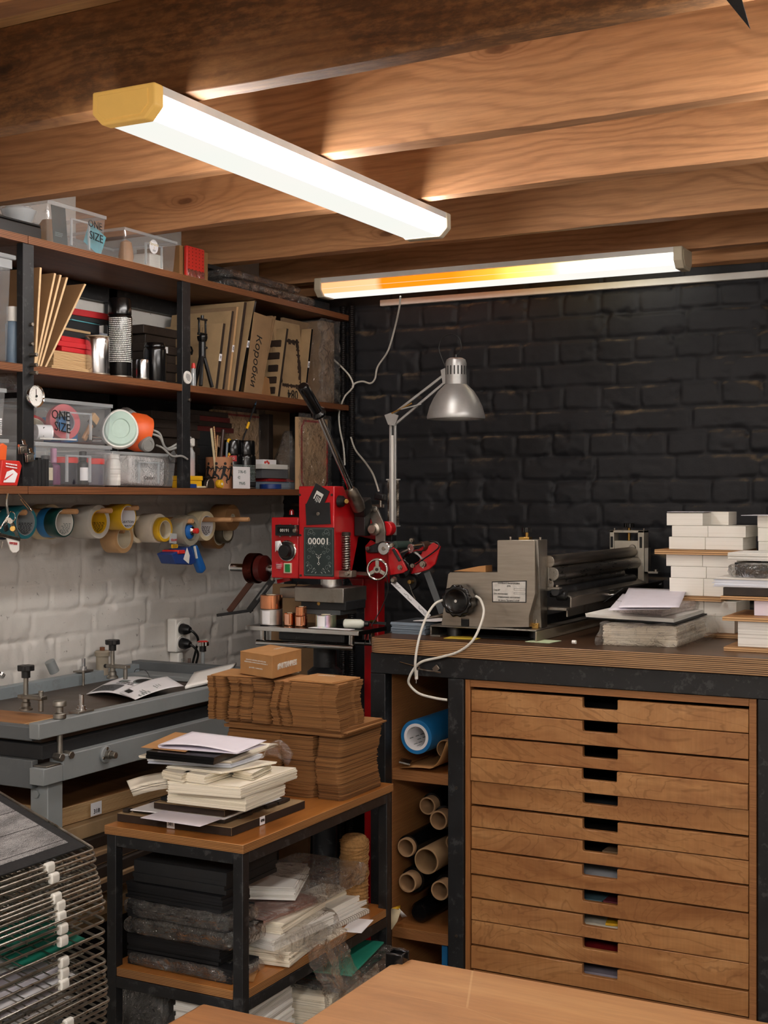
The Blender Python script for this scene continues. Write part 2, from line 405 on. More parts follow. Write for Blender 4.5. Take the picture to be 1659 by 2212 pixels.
M['darkedge'] = pm('2b211a', .6, 0, .3, 40, .25)
M['bench'] = wood('foreground_tabletop', hx('c08c58'), hx('ab7745'), hx('85572e'), 'x', .55, .38, dark=.25, rings=.6, bump=.12, coat=.1)
def scratched():
    t = NT('worn_varnished_top'); v = t.coords((.8,3,3))
    nz = t.noise(v, 2.0, 7, .62, 1.2)
    col = t.ramp(nz, [(.25,hx('9c6c42')),(.5,hx('b58354')),(.75,hx('c89866'))])
    fib = t.noise(t.coords((5,80,80)), 2, 4)
    col = t.mix(.3, col, t.ramp(fib, [(.3,t.g(.65)),(.62,t.g(1.1))]), 'MULTIPLY')
    for rz, sc in ((R(38),2.6),):
        tc = t.n('ShaderNodeTexCoord'); mp = t.n('ShaderNodeMapping'); mp.inputs['Rotation'].default_value = (0,0,rz); mp.inputs['Scale'].default_value = (1.2,sc,1); t.l(tc.outputs['Object'], mp.inputs[0])
        vo = t.n('ShaderNodeTexVoronoi', feature='DISTANCE_TO_EDGE', voronoi_dimensions='2D', i_Scale=2.0, i_Randomness=1.0); t.l(mp.outputs[0], vo.inputs[0])
        ms = t.ramp(t.noise(t.coords(), 3, 2), [(.56,t.g(0)),(.62,t.g(1))])
        col = t.mix(t.math('MULTIPLY', t.math('MULTIPLY', t.math('LESS_THAN', vo.outputs[0], .0035), ms), .35), col, hx('e0b98a'))
    return t.bsdf(col, .4, 0, fib, .1, .0006, .45, .12)
M['bench'] = scratched()
M['leaf'] = ply('reddish_plywood', hx('a4703f'), hx('916034'), hx('784a28'), hx('a87848'), hx('6a4426'), 'x', .003, .5, .8)
M['clipw'] = pm('dedcd4', .4, 0, .04, 30, .03, spec=.5)
M['cabinet_v'] = wood('cabinet_upright', hx('a87042'), hx('96602f'), hx('6f4525'), 'z', 1., .5, dark=.5)
M['black_steel'] = pm('1d1e20', .45, 0, .25, 18, .12, 200, spec=.45, dirt=.25)
M['black_plastic'] = pm('141415', .38, 0, .2, 30, .06)
M['black_matte'] = pm('17181a', .7, 0, .2, 30, .1)
M['black_paper'] = pile('black_paper_pile', '1c1d20', '0a0a0b', .003, '18191c', .6)
M['black_gloss'] = pm('0a0a0b', .2, 0, .2, 30, .02)
M['white_plastic'] = pm('e6e4de', .4, 0, .05, 20, .04)
M['white_paper'] = pm('f1f0f2', .8, 0, .03, 20, .06)
M['lilac_paper'] = pm('e9e4ee', .8, 0, .03, 20, .06)
M['paper_pile'] = pile('white_paper_pile', 'f0eee8', 'a9a49a', .0022)
M['cream_pile'] = pile('cream_paper_pile', 'f4ecda', 'b0a690', .0022)
M['bluish_pile'] = pile('bluish_paper_pile', 'e6e9f0', '8f9bb4', .003)
M['block_pile'] = pile('trimmed_paper_block', 'f1eee5', 'e6e3d8', .0012, var=.3)
M['steelblue_pile'] = pile('grey_blue_card_pile', '8a98a6', '2e3a46', .0024, '2a3036')
M['kraft_pile'] = pile('kraft_board_pile', '95693f', '342011', .0020, 'a27348', .8, .7)
M['kraft'] = pm('b1814f', .75, 0, .08, 30, .12, 160)
M['kraft_dark'] = pm('8f6840', .8, 0, .12, 20, .18)
M['cardboard'] = pm('947655', .8, 0, .12, 16, .2)
M['film'] = film('crinkled_film', 'fdfcfa', .03, 1.0, 22, .13, 3.0)
M['film_soft'] = film('soft_film', 'fdfcf9', .05, 1.0, 18, .11, 2.6)
M['film_dark'] = film('dark_bag_film', 'd8d6d2', .03, .9, 24, .08, 1.2)
M['clearbox'] = film('clear_box_plastic', 'fafbfc', .10, .04, 8, .08, 1.3, 'eceff1')
M['clearrim'] = film('clear_box_rim', 'f4f6f8', .38, .04, 8, .1, 1.2, 'd8dde0')
M['clear_soft'] = film('clear_tape', 'e8e6dc', .35, .05, 8, .12, 1.0, 'cfc9b8')
M['chrome'] = metal('chrome', 'd8d8d6', .09, .05)
M['steel'] = metal('brushed_steel', 'a0988d', .36, .14, 12, (1,1,9), .08)
M['steel_dark'] = metal('dark_roller_steel', '928d86', .3, .2, 14, (6,1,6), .06, .12)
M['steel_worn'] = metal('worn_steel', '9a968e', .42, .2, 18, None, .12, .55)
M['alu'] = pm('b4b4b2', .38, .6, .05, 60, .04)
M['wire'] = metal('rack_wire', 'b8b4ab', .32, .14, 40, None, .05)
M['copper'] = metal('copper_foil', 'e29a72', .16, .08)
M['silver'] = metal('silver_foil', 'd9d9da', .2, .06)
M['brass'] = metal('brass', 'b08b4c', .3, .15)
M['maroon'] = metal('maroon_foil', '5a2a22', .3, .2)
M['grey_paint'] = pm('838889', .45, 0, .07, 10, .12, 90, dirt=.35)
M['grey_dark'] = pm('595d5f', .5, 0, .08, 10, .12, 90, dirt=.2)
M['red'] = pm('b8121a', .33, 0, .10, 8, .05, 60, .3)
M['red_card'] = pm('a81a20', .6, 0, .1, 20, .08)
M['red_plastic'] = pm('d0322a', .4, 0, .05, 20, .03)
M['orange_plastic'] = pm('e8622a', .45, 0, .06, 20, .03)
M['blue_tape'] = pm('2277b4', .45, 0, .08, 14, .08)
M['blue_plastic'] = pm('1f5fa8', .4, 0, .06, 20, .03)
M['blue_dark'] = pm('203a78', .35, 0, .1, 20, .03)
M['teal_tape'] = pm('1f6f7c', .5, 0, .1, 30, .1)
M['green_dark'] = pm('123c38', .35, 0, .1, 20, .05)
M['yellow_tape'] = pm('d3a51c', .42, 0, .06, 20, .06)
M['yellow'] = pm('e3ae1e', .45, 0, .06, 20, .05)
M['cream_tape'] = pm('d9c9a4', .6, 0, .06, 30, .08)
M['brown_tape'] = pm('8a6238', .4, 0, .08, 30, .06)
M['tan_tape'] = pm('c19a6c', .55, 0, .08, 30, .08)
M['teal_card'] = pm('5fa7b4', .6, 0, .05, 20, .05)
M['green_card'] = pm('1c7f6a', .6, 0, .05, 20, .05)
M['mint'] = pm('b9d2c6', .6, 0, .05, 30, .05)
M['grey_card'] = pm('5b5d60', .6, 0, .06, 20, .05)
M['pink'] = pm('d99a8c', .5, 0, .05, 20, .03)
M['peg'] = pm('b98a5e', .55, 0, .12, 30, .12)
M['dark_card'] = pm('22302f', .6, 0, .15, 20, .08)
M['ink'] = pm('121212', .7, 0, .1, 20, .02)
M['white_ink'] = pm('dcdcd6', .6, 0, .05, 20, .02)
M['grey_ink'] = pm('7f8a88', .6, 0, .05, 20, .02)
M['red_ink'] = pm('b0262a', .6, 0, .05, 20, .02)
M['cap'] = pm('d8cdb4', .5, 0, .05, 20, .04)
M['cable_white'] = pm('d8d5cb', .5, 0, .05, 20, .03)
M['cable_black'] = pm('151515', .5, 0, .05, 20, .03)
M['twine'] = pm('9c7444', .9, 0, .3, 160, .8, 220)
M['burn'] = pm('2a1b10', .85, 0, .3, 14, .2)
M['velvet_red'] = pm('c41a22', .6, 0, .08, 14, .06)
M['plaster'] = pm('b9b4ac', .85, 0, .06, 3, .1, 40)
M['concrete'] = pm('5d564e', .85, 0, .15, 5, .2, 60)
# ---------------- the room ----------------
rng = np.random.default_rng(5)
TAB = rng.random((257,257))
def vnoise(x, y, ox=0, oy=0):
    x = x+ox+1000; y = y+oy+1000
    xi = np.floor(x).astype(int); yi = np.floor(y).astype(int); fx = x-xi; fy = y-yi
    fx = fx*fx*(3-2*fx); fy = fy*fy*(3-2*fy)
    a = TAB[xi%256, yi%256]; b = TAB[(xi+1)%256, yi%256]; c = TAB[xi%256, (yi+1)%256]; d = TAB[(xi+1)%256, (yi+1)%256]
    return (a*(1-fx)+b*fx)*(1-fy)+(c*(1-fx)+d*fx)*fy
def fbm(x, y, o=4, ox=0):
    s = 0; a = .5
    for k in range(o): s = s + a*vnoise(x*2**k, y*2**k, ox+17*k, 31*k); a *= .5
    return s
def bricks(u, v, depth, mort, rough, ragged, course=.077):
    u = u + (fbm(u*9, v*9, 3, 40)-.45)*ragged; v = v + (fbm(u*7, v*7, 3, 90)-.45)*ragged*1.2
    row = np.floor(v/course); fv = v/course-row
    head = (row.astype(int) % 2 == 0)
    L = np.where(head, .130, .262)
    off = vnoise(row*3.7, row*0+.5)*.13 + np.where(head, .03, 0)
    k = np.floor((u+off)/L); fu = (u+off)/L-k
    du = np.minimum(fu, 1-fu)*L; dv = np.minimum(fv, 1-fv)*course
    r = TAB[(k.astype(int)*13+row.astype(int)*7)%256, (row.astype(int)*29+k.astype(int)*3)%256]
    m = mort*(.6+1.3*fbm(u*16, v*16, 3, 7))
    # rounded corners of the bricks
    d = np.minimum(du, dv) - m; cr = .012
    e = np.hypot(np.maximum(cr-(du-m),0), np.maximum(cr-(dv-m),0)); d = np.where((du-m<cr)&(dv-m<cr), cr-e, d)
    t = np.clip(d/.006+.5, 0, 1); t = t*t*(3-2*t)
    # squeezed mortar and chipped arrises
    mo = fbm(u*26, v*34, 4, 55)
    chip = np.clip((fbm(u*11, v*13, 4, 120)-.60)/.05, 0, 1)*np.clip(1-d/.03, 0, 1)
    h = t*depth*(.8+.4*r) - chip*depth*.9 + (1-t)*(np.clip(mo-.36,0,1)*depth*2.0) + (fbm(u*45, v*45, 3, 11)-.45)*rough + (fbm(u*5, v*5, 2, 70)-.4)*rough*2
    return h
def axis_pts(segs):
    out = []
    for a, b, st in segs: out += list(np.arange(a, b-1e-9, st))
    return np.array(out+[segs[-1][1]])
def brick_wall(name, mat, us, vs, put, depth, mort, rough, ragged, fine):
    U, V = np.meshgrid(us, vs); H = bricks(U, V, depth, mort, rough, ragged)
    (a,b),(c,d) = fine
    H = np.where((U<a-.02)|(U>b+.02)|(V<c-.02)|(V>d+.02), depth*.8, H)
    H = np.where((U<=us[0])|(U>=us[-1]), depth*.8, H)
    nu, nv = len(us), len(vs)
    pts = [put(u,v,h) for u,v,h in zip(U.ravel(), V.ravel(), H.ravel())]
    idx = np.arange(nu*nv).reshape(nv,nu)
    q = np.stack([idx[:-1,:-1],idx[:-1,1:],idx[1:,1:],idx[1:,:-1]],-1).reshape(-1,4)
    me = bpy.data.meshes.new(name); me.from_pydata(pts, [], q.tolist()); me.shade_smooth(); me.materials.append(mat)
    o = bpy.data.objects.new(name, me); COL.objects.link(o); return tag(o, kind='structure')
def black_paint():
    t = NT('black_painted_brick'); v = t.coords((1,1,1), False)
    col = t.ramp(t.noise(v, 6, 6, .6), [(.3,hx('202124')),(.7,hx('2b2c30'))])
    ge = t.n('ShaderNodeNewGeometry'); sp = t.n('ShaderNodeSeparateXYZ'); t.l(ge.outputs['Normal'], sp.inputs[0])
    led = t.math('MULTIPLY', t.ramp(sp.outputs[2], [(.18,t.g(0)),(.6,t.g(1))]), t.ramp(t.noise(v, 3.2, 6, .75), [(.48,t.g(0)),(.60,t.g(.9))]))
    col = t.mix(led, col, hx('7d6c55'))   # patchy brown tint on the upward-facing ledges
    return t.bsdf(col, .55, 0, t.noise(v, 150, 4), .25, .0015, .3)
def white_paint():
    t = NT('white_painted_brick'); v = t.coords((1,1,1), False)
    col = t.ramp(t.noise(v, 3, 6, .6), [(.3,hx('c4c0ba')),(.7,hx('d4d1cb'))])
    pit = t.ramp(t.noise(v, 34, 8, .75), [(.645,t.g(0)),(.67,t.g(1))])
    crk = t.ramp(t.noise(t.coords((1,5,16), False), 5, 7, .7, 1.5), [(.655,t.g(0)),(.68,t.g(.9))])
    col = t.mix(t.math('MULTIPLY', t.math('MAXIMUM', pit, crk), .75), col, hx('5a5650'))
    return t.bsdf(col, .6, 0, t.noise(v, 60, 5, .6), .5, .003, .35)
ZT = 2.36
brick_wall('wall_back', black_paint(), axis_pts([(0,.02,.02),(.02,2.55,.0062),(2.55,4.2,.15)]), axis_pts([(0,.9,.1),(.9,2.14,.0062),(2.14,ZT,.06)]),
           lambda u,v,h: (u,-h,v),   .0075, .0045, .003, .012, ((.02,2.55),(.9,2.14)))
brick_wall('wall_left', white_paint(), axis_pts([(-6.2,-2.7,.25),(-2.7,0,.0066)]), axis_pts([(0,.7,.1),(.7,1.45,.0066),(1.45,ZT,.07)]),
           lambda u,v,h: (h,u,v), .0062, .0045, .0042, .014, ((-2.7,-.01),(.7,1.45)))
def struct(name, mb, mat, **k): return tag(mb.build(name, mat, None, loc=(0,0,0), **k), kind='structure')
struct('wall_right', MB().box(4.2,4.3,-6.3,.1,0,ZT), M['plaster'])
struct('wall_front', MB().box(-.1,4.3,-6.3,-6.2,0,ZT), M['plaster'])
struct('floor', MB().box(-.1,4.3,-6.3,.1,-.1,0), M['concrete'])
cl = MB()
for k in range(32):
    y0 = -6.2+k*.194; cl.box(-.05,4.25,y0,y0+.1915,ZT,ZT+.03)
struct('ceiling', cl, M['plank'])
# joists
def joist(y1, zb, mat, label, seed, x0=.005, x1=4.19, th=.05):
    sk = .021 if y1 < -.1 else 0.; y00 = y1; rr = random.Random(seed); n = 70; vs = []; fs = []
    ph = [rr.uniform(0,6) for _ in range(6)]
    for i in range(n+1):
        x = x0+(x1-x0)*i/n; y1 = y00+(2.1-x)*sk
        w = lambda k: .0025*math.sin(x*2.3+ph[k])+.0016*math.sin(x*7.1+ph[k]*2)+rr.uniform(-.0009,.0009)
        vs += [(x,y1-th+w(0),zb+w(1)),(x,y1+w(2),zb+w(3)*.7),(x,y1,ZT-.0005),(x,y1-th,ZT-.0005)]
    for i in range(n):
        a, b = 4*i, 4*i+4
        fs += [(a+k, a+(k+1)%4, b+(k+1)%4, b+k) for k in range(4)]
    fs += [(0,1,2,3),(4*n+3,4*n+2,4*n+1,4*n)]
    mb = MB(); mb.add(vs, fs)
    one(mb, 'ceiling_joist', mat, label, 'beam', 'pine joists under the plank ceiling', bevel=.0015, loc=(2.1,y00-th/2,zb))
ZB = 2.158
joist(-2.648, ZB, M['pine_old'], 'dark pine joist crossing the upper left corner of the picture, nearest the camera', 3)
joist(-2.147, ZB, M['pine_old'], 'stained dark pine joist above the yellow end of the long tube lamp', 11)
joist(-1.65, ZB-.003, M['pine'], 'pine joist with large slanting knots, next behind the dark stained joist', 23)
joist(-1.15, ZB+.002, M['pine'], 'pine joist crossing just above the middle of the long white tube lamp', 35)
joist(-.632, ZB, M['pine'], 'pine joist just beyond the far end cap of the long white tube lamp', 41)
joist(-.165, ZB, M['pine'], 'pine joist directly above the orange tinted tube lamp', 52)
joist(-.012, 2.132, M['pine'], 'pine joist tight against the top of the black brick wall', 64)
# conduit and pipes in the corner
mb = MB().box(.42,4.19,-.03,-.0095,2.082,2.104)
one(mb, 'cable_conduit', M['white_plastic'], 'long white plastic cable conduit running along the top of the black brick wall', 'conduit', bevel=.002)
for k, (x, lab) in enumerate(((Xy(741,-.034),'black corrugated pipe in the room corner, nearer the shelves'),(Xy(760,-.034),'black corrugated pipe in the room corner, nearer the desk lamp'))):
    prof = [(0,0)]; z = .0
    while z < 2.09: prof += [(.0105,z),(.0125,z+.003),(.0105,z+.006)]; z += .007
    prof.append((0,z))
    one(MB().lathe((x,-.034,0), (0,0,1), prof, 14), 'corrugated_pipe', M['black_plastic'], lab, 'pipe', 'black corrugated pipes in the corner')
# ---------------- tube lamps ----------------
def lamp(c, L, axis, label, diff, side, w=.14, cap_near=None, cap_far=None, tubes=()):
    """c = middle of the top face; profile drawn across the lamp"""
    t = thing('fluorescent_light', label, 'ceiling light', c, 'tube lamps under the joists')
    h = .062; ax = Vector((0,1,0)) if axis == 'y' else Vector((1,0,0)); ac = Vector((1,0,0)) if axis == 'y' else Vector((0,1,0))
    def ext(poly, a, b):
        m = MB(); n = len(poly); o = Vector(c)
        vs = [o+ac*u+Vector((0,0,v))+ax*s for s in (a,b) for u,v in poly]
        m.add(vs, [tuple(range(n)), tuple(range(n,2*n))[::-1]]+[(i,n+i,n+(i+1)%n,(i+1)%n) for i in range(n)]); return m
    w2 = w/2
    ext([(-w2,0),(w2,0),(w2,-.016),(w2-.004,-.018),(-w2+.004,-.018),(-w2,-.016)], -L/2+.02, L/2-.02).build('housing', M['white_plastic'], t)
    ext([(-w2+.003,-.018),(w2-.003,-.018),(w2-.003,-.040),(w2-.022,-h+.003),(-w2+.022,-h+.003),(-w2+.003,-.040)], -L/2+.022, L/2-.022).build('diffuser', diff, t)
    if axis == 'y' and c[1] > -3: ext([(-w2+.024,-h+.0029),(w2-.024,-h+.0029),(w2-.024,-h+.002),(-w2+.024,-h+.002)], -L/2+.03, L/2-.03).build('bottom_lens', dif_low, t)
    if axis == 'x': ext([(-w2+.0025,-.037),(-w2+.0215,-h+.0022),(w2-.0215,-h+.0022),(w2-.0025,-.037)], -L/2+.03, L/2-.03).build('lower_lens', dif_trim, t)
    oct_ = [(-w2-.002,.001),(w2+.002,.001),(w2+.003,-.04),(w2-.020,-h-.001),(-w2+.020,-h-.001),(-w2-.003,-.04)]
    for s, m in ((-1,cap_near or M['cap']),(1,cap_far or M['cap'])):
        a, b = sorted((s*L/2, s*(L/2-.028)))
        e = ext(oct_, a, b).build('end_cap', m, t, bevel=.004, seg=3)
        p = [(u*.80, (v+.031)*.72-.031) for u,v in oct_]; a, b = sorted((s*(L/2-.01), s*(L/2+.002)))
        ext(p, a, b).build('cap_panel', m, e, bevel=.0012)
    for u, v in tubes: pass
    return t
LS = 27.0
dif_trim = glow('lit_lower_lens', [hx('f4f0e8'), hx('fbf8f2')], .75)
dif_low = glow('lit_bottom_lens', [hx('f4f6ee'), hx('faf6ee')], .70)
dif_white = glow('lit_white_diffuser', [hx('fffaf6'), hx('fff8f2')], LS)
def fade():
    return glow('lit_diffuser_orange_sleeve', [(0,(.30,.12,.05)),(.17,(.30,.14,.07)),(.19,(.30,.062,.002)),(.4,(.32,.072,.002)),(.52,(.38,.13,.012)),(.68,(.55,.36,.10)),(.8,(.9,.8,.55)),(1,(1,.97,.9))], 3.6, 'x', (-.61,.61))
M['cap_yellow'] = pm('e0b560', .5, 0, .061, 12, .05)
for q_ in M['cap_yellow'].node_tree.nodes:
    if q_.type == 'BSDF_PRINCIPLED': q_.inputs['Emission Color'].default_value = (.75,.42,.10,1); q_.inputs['Emission Strength'].default_value = .22   # translucent cap lit by the tube ends
lamp((1.072,-1.632,ZB-.0035), 1.275, 'y', 'long white lit tube lamp with a yellow end cap at upper left', dif_white, 1, cap_near=M['cap_yellow'])
lamp((2.305,-1.70,ZB-.0035), 1.275, 'y', 'lit tube lamp of which only a corner shows at the upper right edge', dif_white, 1)
lamp((.93,-.215,ZB-.0035), 1.275, 'x', 'tube lamp with an orange sleeve glowing inside, above the black brick wall', fade(), 1, w=.11)
dif_fill = glow('lit_fill_diffuser', [hx('fffaf6'), hx('fff8f2')], 50)  # for unseen lamps added to light the drawer fronts and foreground table
for x, y, lb_ in ((1.1,-4.75,'white tube lamp on the ceiling behind the camera, left of it'),(2.4,-4.75,'white tube lamp on the ceiling behind the camera, near the middle'),(3.5,-4.75,'white tube lamp on the ceiling behind the camera, right of it')):
    lamp((x,y,ZB-.0035), 1.275, 'y', lb_, dif_fill, 1)
# black pointed pennant hanging in front of the right-hand lamp
a, b, c = P(1567,-3,d=1.75), P(1601,-5,d=1.75), P(1620,62,d=1.75)
top = .42
mb = MB(); q0 = a+(a-c)*1.0; q1 = b+(b-c)*1.0
off = Vector((0,.004,0))
mb.add([q0,q1,c,q0+off,q1+off,c+off], [(0,1,2),(5,4,3),(0,3,4,1),(1,4,5,2),(2,5,3,0)])
one(mb, 'pennant', M['black_matte'], 'black pointed pennant tip hanging down at the upper right corner', 'pennant')
# ---------------- camera, world ----------------
cd = bpy.data.cameras.new('camera'); co = bpy.data.objects.new('camera', cd); COL.objects.link(co)
co.location = CAM; co.rotation_euler = (PI/2, 0, TH)
cd.sensor_fit = 'HORIZONTAL'; cd.sensor_width = 36; cd.lens = FL/1659*36; cd.shift_y = (PY-1106)/1659; cd.clip_start = .05
SC.camera = co
w = bpy.data.worlds.new('world'); SC.world = w; w.use_nodes = True
w.node_tree.nodes['Background'].inputs[0].default_value = (.9,.85,.8,1); w.node_tree.nodes['Background'].inputs[1].default_value = .03
vs = SC.view_settings; vs.view_transform = 'Standard'; vs.look = 'None'; vs.exposure = 0.55; vs.gamma = 1.0; vs.use_curve_mapping = False
SC.cycles.use_denoising = True; SC.cycles.transparent_max_bounces = 32; SC.cycles.max_bounces = 10; SC.cycles.sample_clamp_indirect = 6
# ---------------- wall shelving ----------------
XF = .30; ZS = {'top':2.056, 'mid':1.735, 'low':1.432}; ST = .020
YP1, YP2 = Yx(73,XF), Yx(411,XF)       # front edges of the two posts
YSPL = Yx(61,XF)
sh = thing('shelving_unit', 'three tier wall shelving with dark plywood boards and black steel posts', 'shelf', (.15,-1.2,1.41))
for k, z in ZS.items():
    for a, b in ((-2.75,YSPL-.001),(YSPL+.001,-.022)):
        MB().box(.012,XF,a,b,z-ST,z).build('shelf_board', M['shelf'], sh, bevel=.001)
for yp in (YP1, YP2, -.03):
    for x in (XF-.001,):
        for za, zb in ((ZS['low']+.0005,ZS['mid']-ST-.0005),(ZS['mid']+.0005,ZS['top']-ST-.0005)):
            pass
    if yp < -.1: MB().box(XF-.0195,XF+.001,yp-.04,yp,ZS['low']-.0,ZS['top']-ST-.0005).build('post', M['black_steel'], sh, bevel=.0015)
    MB().box(.013,.03,yp-.04,yp,ZS['low'],ZS['top']-ST-.0005).build('post', M['black_steel'], sh, bevel=.0015)
MB().box(.012,.03,-2.7,-.05,ZS['top']-ST-.045,ZS['top']-ST-.0005).build('rail', M['black_steel'], sh, bevel=.001)
MB().box(.012,.03,-2.7,-.05,ZS['mid']-ST-.045,ZS['mid']-ST-.0005).build('rail', M['black_steel'], sh, bevel=.001)
for py in (701,743,767,789,806):
    c = P(66,py,x=XF+.001); MB().cyl(c-Vector((.004,0,0)), c+Vector((.022 if py>750 else .008,0,0)), .0048, n=12).build('bolt', M['steel'], sh, bevel=.0008)
c = P(407,864,x=XF+.001); MB().cyl(c, c+Vector((.007,0,0)), .005, n=12).build('bolt', M['steel'], sh, bevel=.0008)
def badge():
    c = P(404.5,815.5,x=XF+.0015); t = thing('round_badge', 'round white paper badge with printed lines stuck on the black shelf post', 'badge', c)
    MB().lathe(c,(1,0,0),[(0,.003),(.0185,.003),(.0195,0),(0,0)],36).build('disc', M['white_plastic'], t)
    mb = MB()
    for i,(dy,dz,w) in enumerate(((0,.009,.018),(0,.005,.022),(0,.001,.023),(0,-.003,.021),(.001,-.007,.014))):
        a = R(-12); y = dy-w/2; mb.add([(c.x+.0035,c.y+y,c.z+dz-y*.25),(c.x+.0035,c.y+y+w,c.z+dz-(y+w)*.25),(c.x+.0035,c.y+y+w,c.z+dz-(y+w)*.25-.0015),(c.x+.0035,c.y+y,c.z+dz-y*.25-.0015)],[(0,1,2,3)])
    mb.build('printed_lines', M['ink'], t)
badge()
def dial():
    c = P(72,856,x=XF+.0015); t = thing('dial_thermometer', 'round chrome rimmed dial thermometer on the left black shelf post', 'thermometer', c)
    MB().lathe(c,(1,0,0),[(0,0),(.029,0),(.030,.006),(.028,.012),(.0255,.010),(.0245,.008),(0,.008)],48).build('rim', M['chrome'], t)
    MB().lathe(c,(1,0,0),[(0,.0085),(.0243,.0085)],40).build('dial_face', M['white_plastic'], t)
    mb = MB()
    for k in range(28):
        a = R(-40+k*260/27); r0 = .020; r1 = .0228 if k%3 else .018
        u = Vector((0,math.cos(a),math.sin(a))); n = Vector((0,-math.sin(a),math.cos(a)))*.0004
        o = c+Vector((.0092,0,0)); mb.add([o+u*r0-n,o+u*r1-n,o+u*r1+n,o+u*r0+n],[(0,1,2,3)])
    mb.build('scale_marks', M['ink'], t)
    o = c+Vector((.010,0,0)); MB().bar(o, o+Vector((0,-.0005,.018)), .0012, .0006,(1,0,0)).cyl(o,o+Vector((.002,0,0)),.003,n=12).build('needle', M['ink'], t)
    text('°C', M['ink'], t, c+Vector((.009,0,-.010)), (0,1,0),(0,0,1), .006)
dial()
def clip(px, py, lab):
    c = P(px,py,x=XF+.002); t = thing('bulldog_clip', lab, 'clip', c, 'steel bulldog clips on the post')
    MB().ob(c+Vector((.006,0,0)),(.003,.024,.018),(R(8),0,0)).ob(c+Vector((.0115,0,0)),(.003,.024,.018),(R(8),0,0)).build('jaws', M['steel'], t, bevel=.001)
    MB().cyl(c+Vector((.009,-.014,.010)),c+Vector((.009,.014,.012)),.0035,n=12).build('spring', M['chrome'], t)
    MB().ob(c+Vector((.013,0,.019)),(.002,.012,.014),(0,R(-20),0)).build('lever', M['chrome'], t, bevel=.0008)
    MB().cyl(c+Vector((.012,0,-.002)),c+Vector((.0145,0,-.002)),.003,n=10).build('rivet', M['steel_dark'], t)
clip(43,972,'upper of two steel bulldog clips on the left black post, below the dial')
clip(58,990,'lower of two steel bulldog clips on the left black post, below the dial')

def sbox(name, label, cat, mat, pl, pr, z0, z1, xf, dep, group=None, bevel=.001, rz=0.):
    y0, y1 = Yx(pl,xf), Yx(pr,xf)
    mb = MB(); mb.ob((xf-dep/2,(y0+y1)/2,(z0+z1)/2),(dep,y1-y0,z1-z0),(0,0,rz))
    return one(mb, name, mat, label, cat, group, bevel=bevel)
def lean(name, label, cat, mat, pb, pt, zb, zt, xf, dep, th, group=None, edge=None, bevel=.0006, tagtext=None, num=None):
    yb, yt = Yx(pb,xf), Yx(pt,xf)
    o = thing(name, label, cat, (xf-dep/2,yb-th/2,zb), group)
    tt = th
    MB().prism([(yb-tt,zb),(yb,zb),(yt,zt),(yt-tt,zt)],'x',xf-dep,xf).build('panel', mat, o, bevel=bevel)
    if edge: MB().prism([(yb-tt*.97,zb+.001),(yb-tt*.03,zb+.001),(yt-tt*.03,zt-.001),(yt-tt*.97,zt-.001)],'x',xf,xf+.0006).build('dark_edge', edge, o)
    if tagtext:
        f = tagtext; y = yb+(yt-yb)*f-tt/2; z = zb+(zt-zb)*f; e = (yt-yb)/(zt-zb)
        w = tt*1.05
        MB().prism([(y-w/2-e*.011,z-.011),(y+w/2-e*.011,z-.011),(y+w/2+e*.011,z+.011),(y-w/2+e*.011,z+.011)],'x',xf+.0007,xf+.0014).build('paper_tag', M['white_paper'], o)
        if num: text(num, M['ink'], o, (xf+.0015,y,z),(0,e,1),(0,-1,e),.008,'tag_number')
    return o
def clear_box(label, x0, x1, y0, y1, z0, h, rim=True, group='clear plastic storage boxes', tap=.93, foot=True):
    c = Vector(((x0+x1)/2,(y0+y1)/2,z0)); t = thing('storage_box', label, 'box', c, group)
    def rect(k, z): 
        a, b = (x1-x0)/2*k, (y1-y0)/2*k
        return [(c.x-a,c.y-b,z),(c.x+a,c.y-b,z),(c.x+a,c.y+b,z),(c.x-a,c.y+b,z)]
    mb = MB(); mb.add(rect(tap,z0+.002)+rect(.985,z0+h*.93),[(0,1,2,3),(0,1,5,4),(1,2,6,5),(2,3,7,6),(3,0,4,7)])
    mb.build('body', M['clearbox'], t, bevel=.006, seg=3)
    rt = [] 
    m = MB(); za, zb = z0+h*.91, z0+h
    for k, zz in ((.985,za),(1.0,za),(1.0,zb),(.97,zb)): rt += rect(k, zz)
    m.add(rt, [(4*j+i, 4*j+(i+1)%4, 4*(j+1)+(i+1)%4, 4*(j+1)+i) for j in range(3) for i in range(4)])
    m.build('rim', M['clearrim'], t, bevel=.0015)
    b2 = MB(); d = (y1-y0)
    for a, b in ((.40,.425),(.70,.725)):       # moulded ribs framing the front panel
        b2.box(x1-.008,x1-.0035,y0+d*a,y0+d*b,z0+.012,z0+h*.72)
    b2.box(x1-.008,x1-.0035,y0+d*.40,y0+d*.725,z0+h*.70,z0+h*.74)
    b2.build('moulded_rib', M['clearrim'], t)
    return t
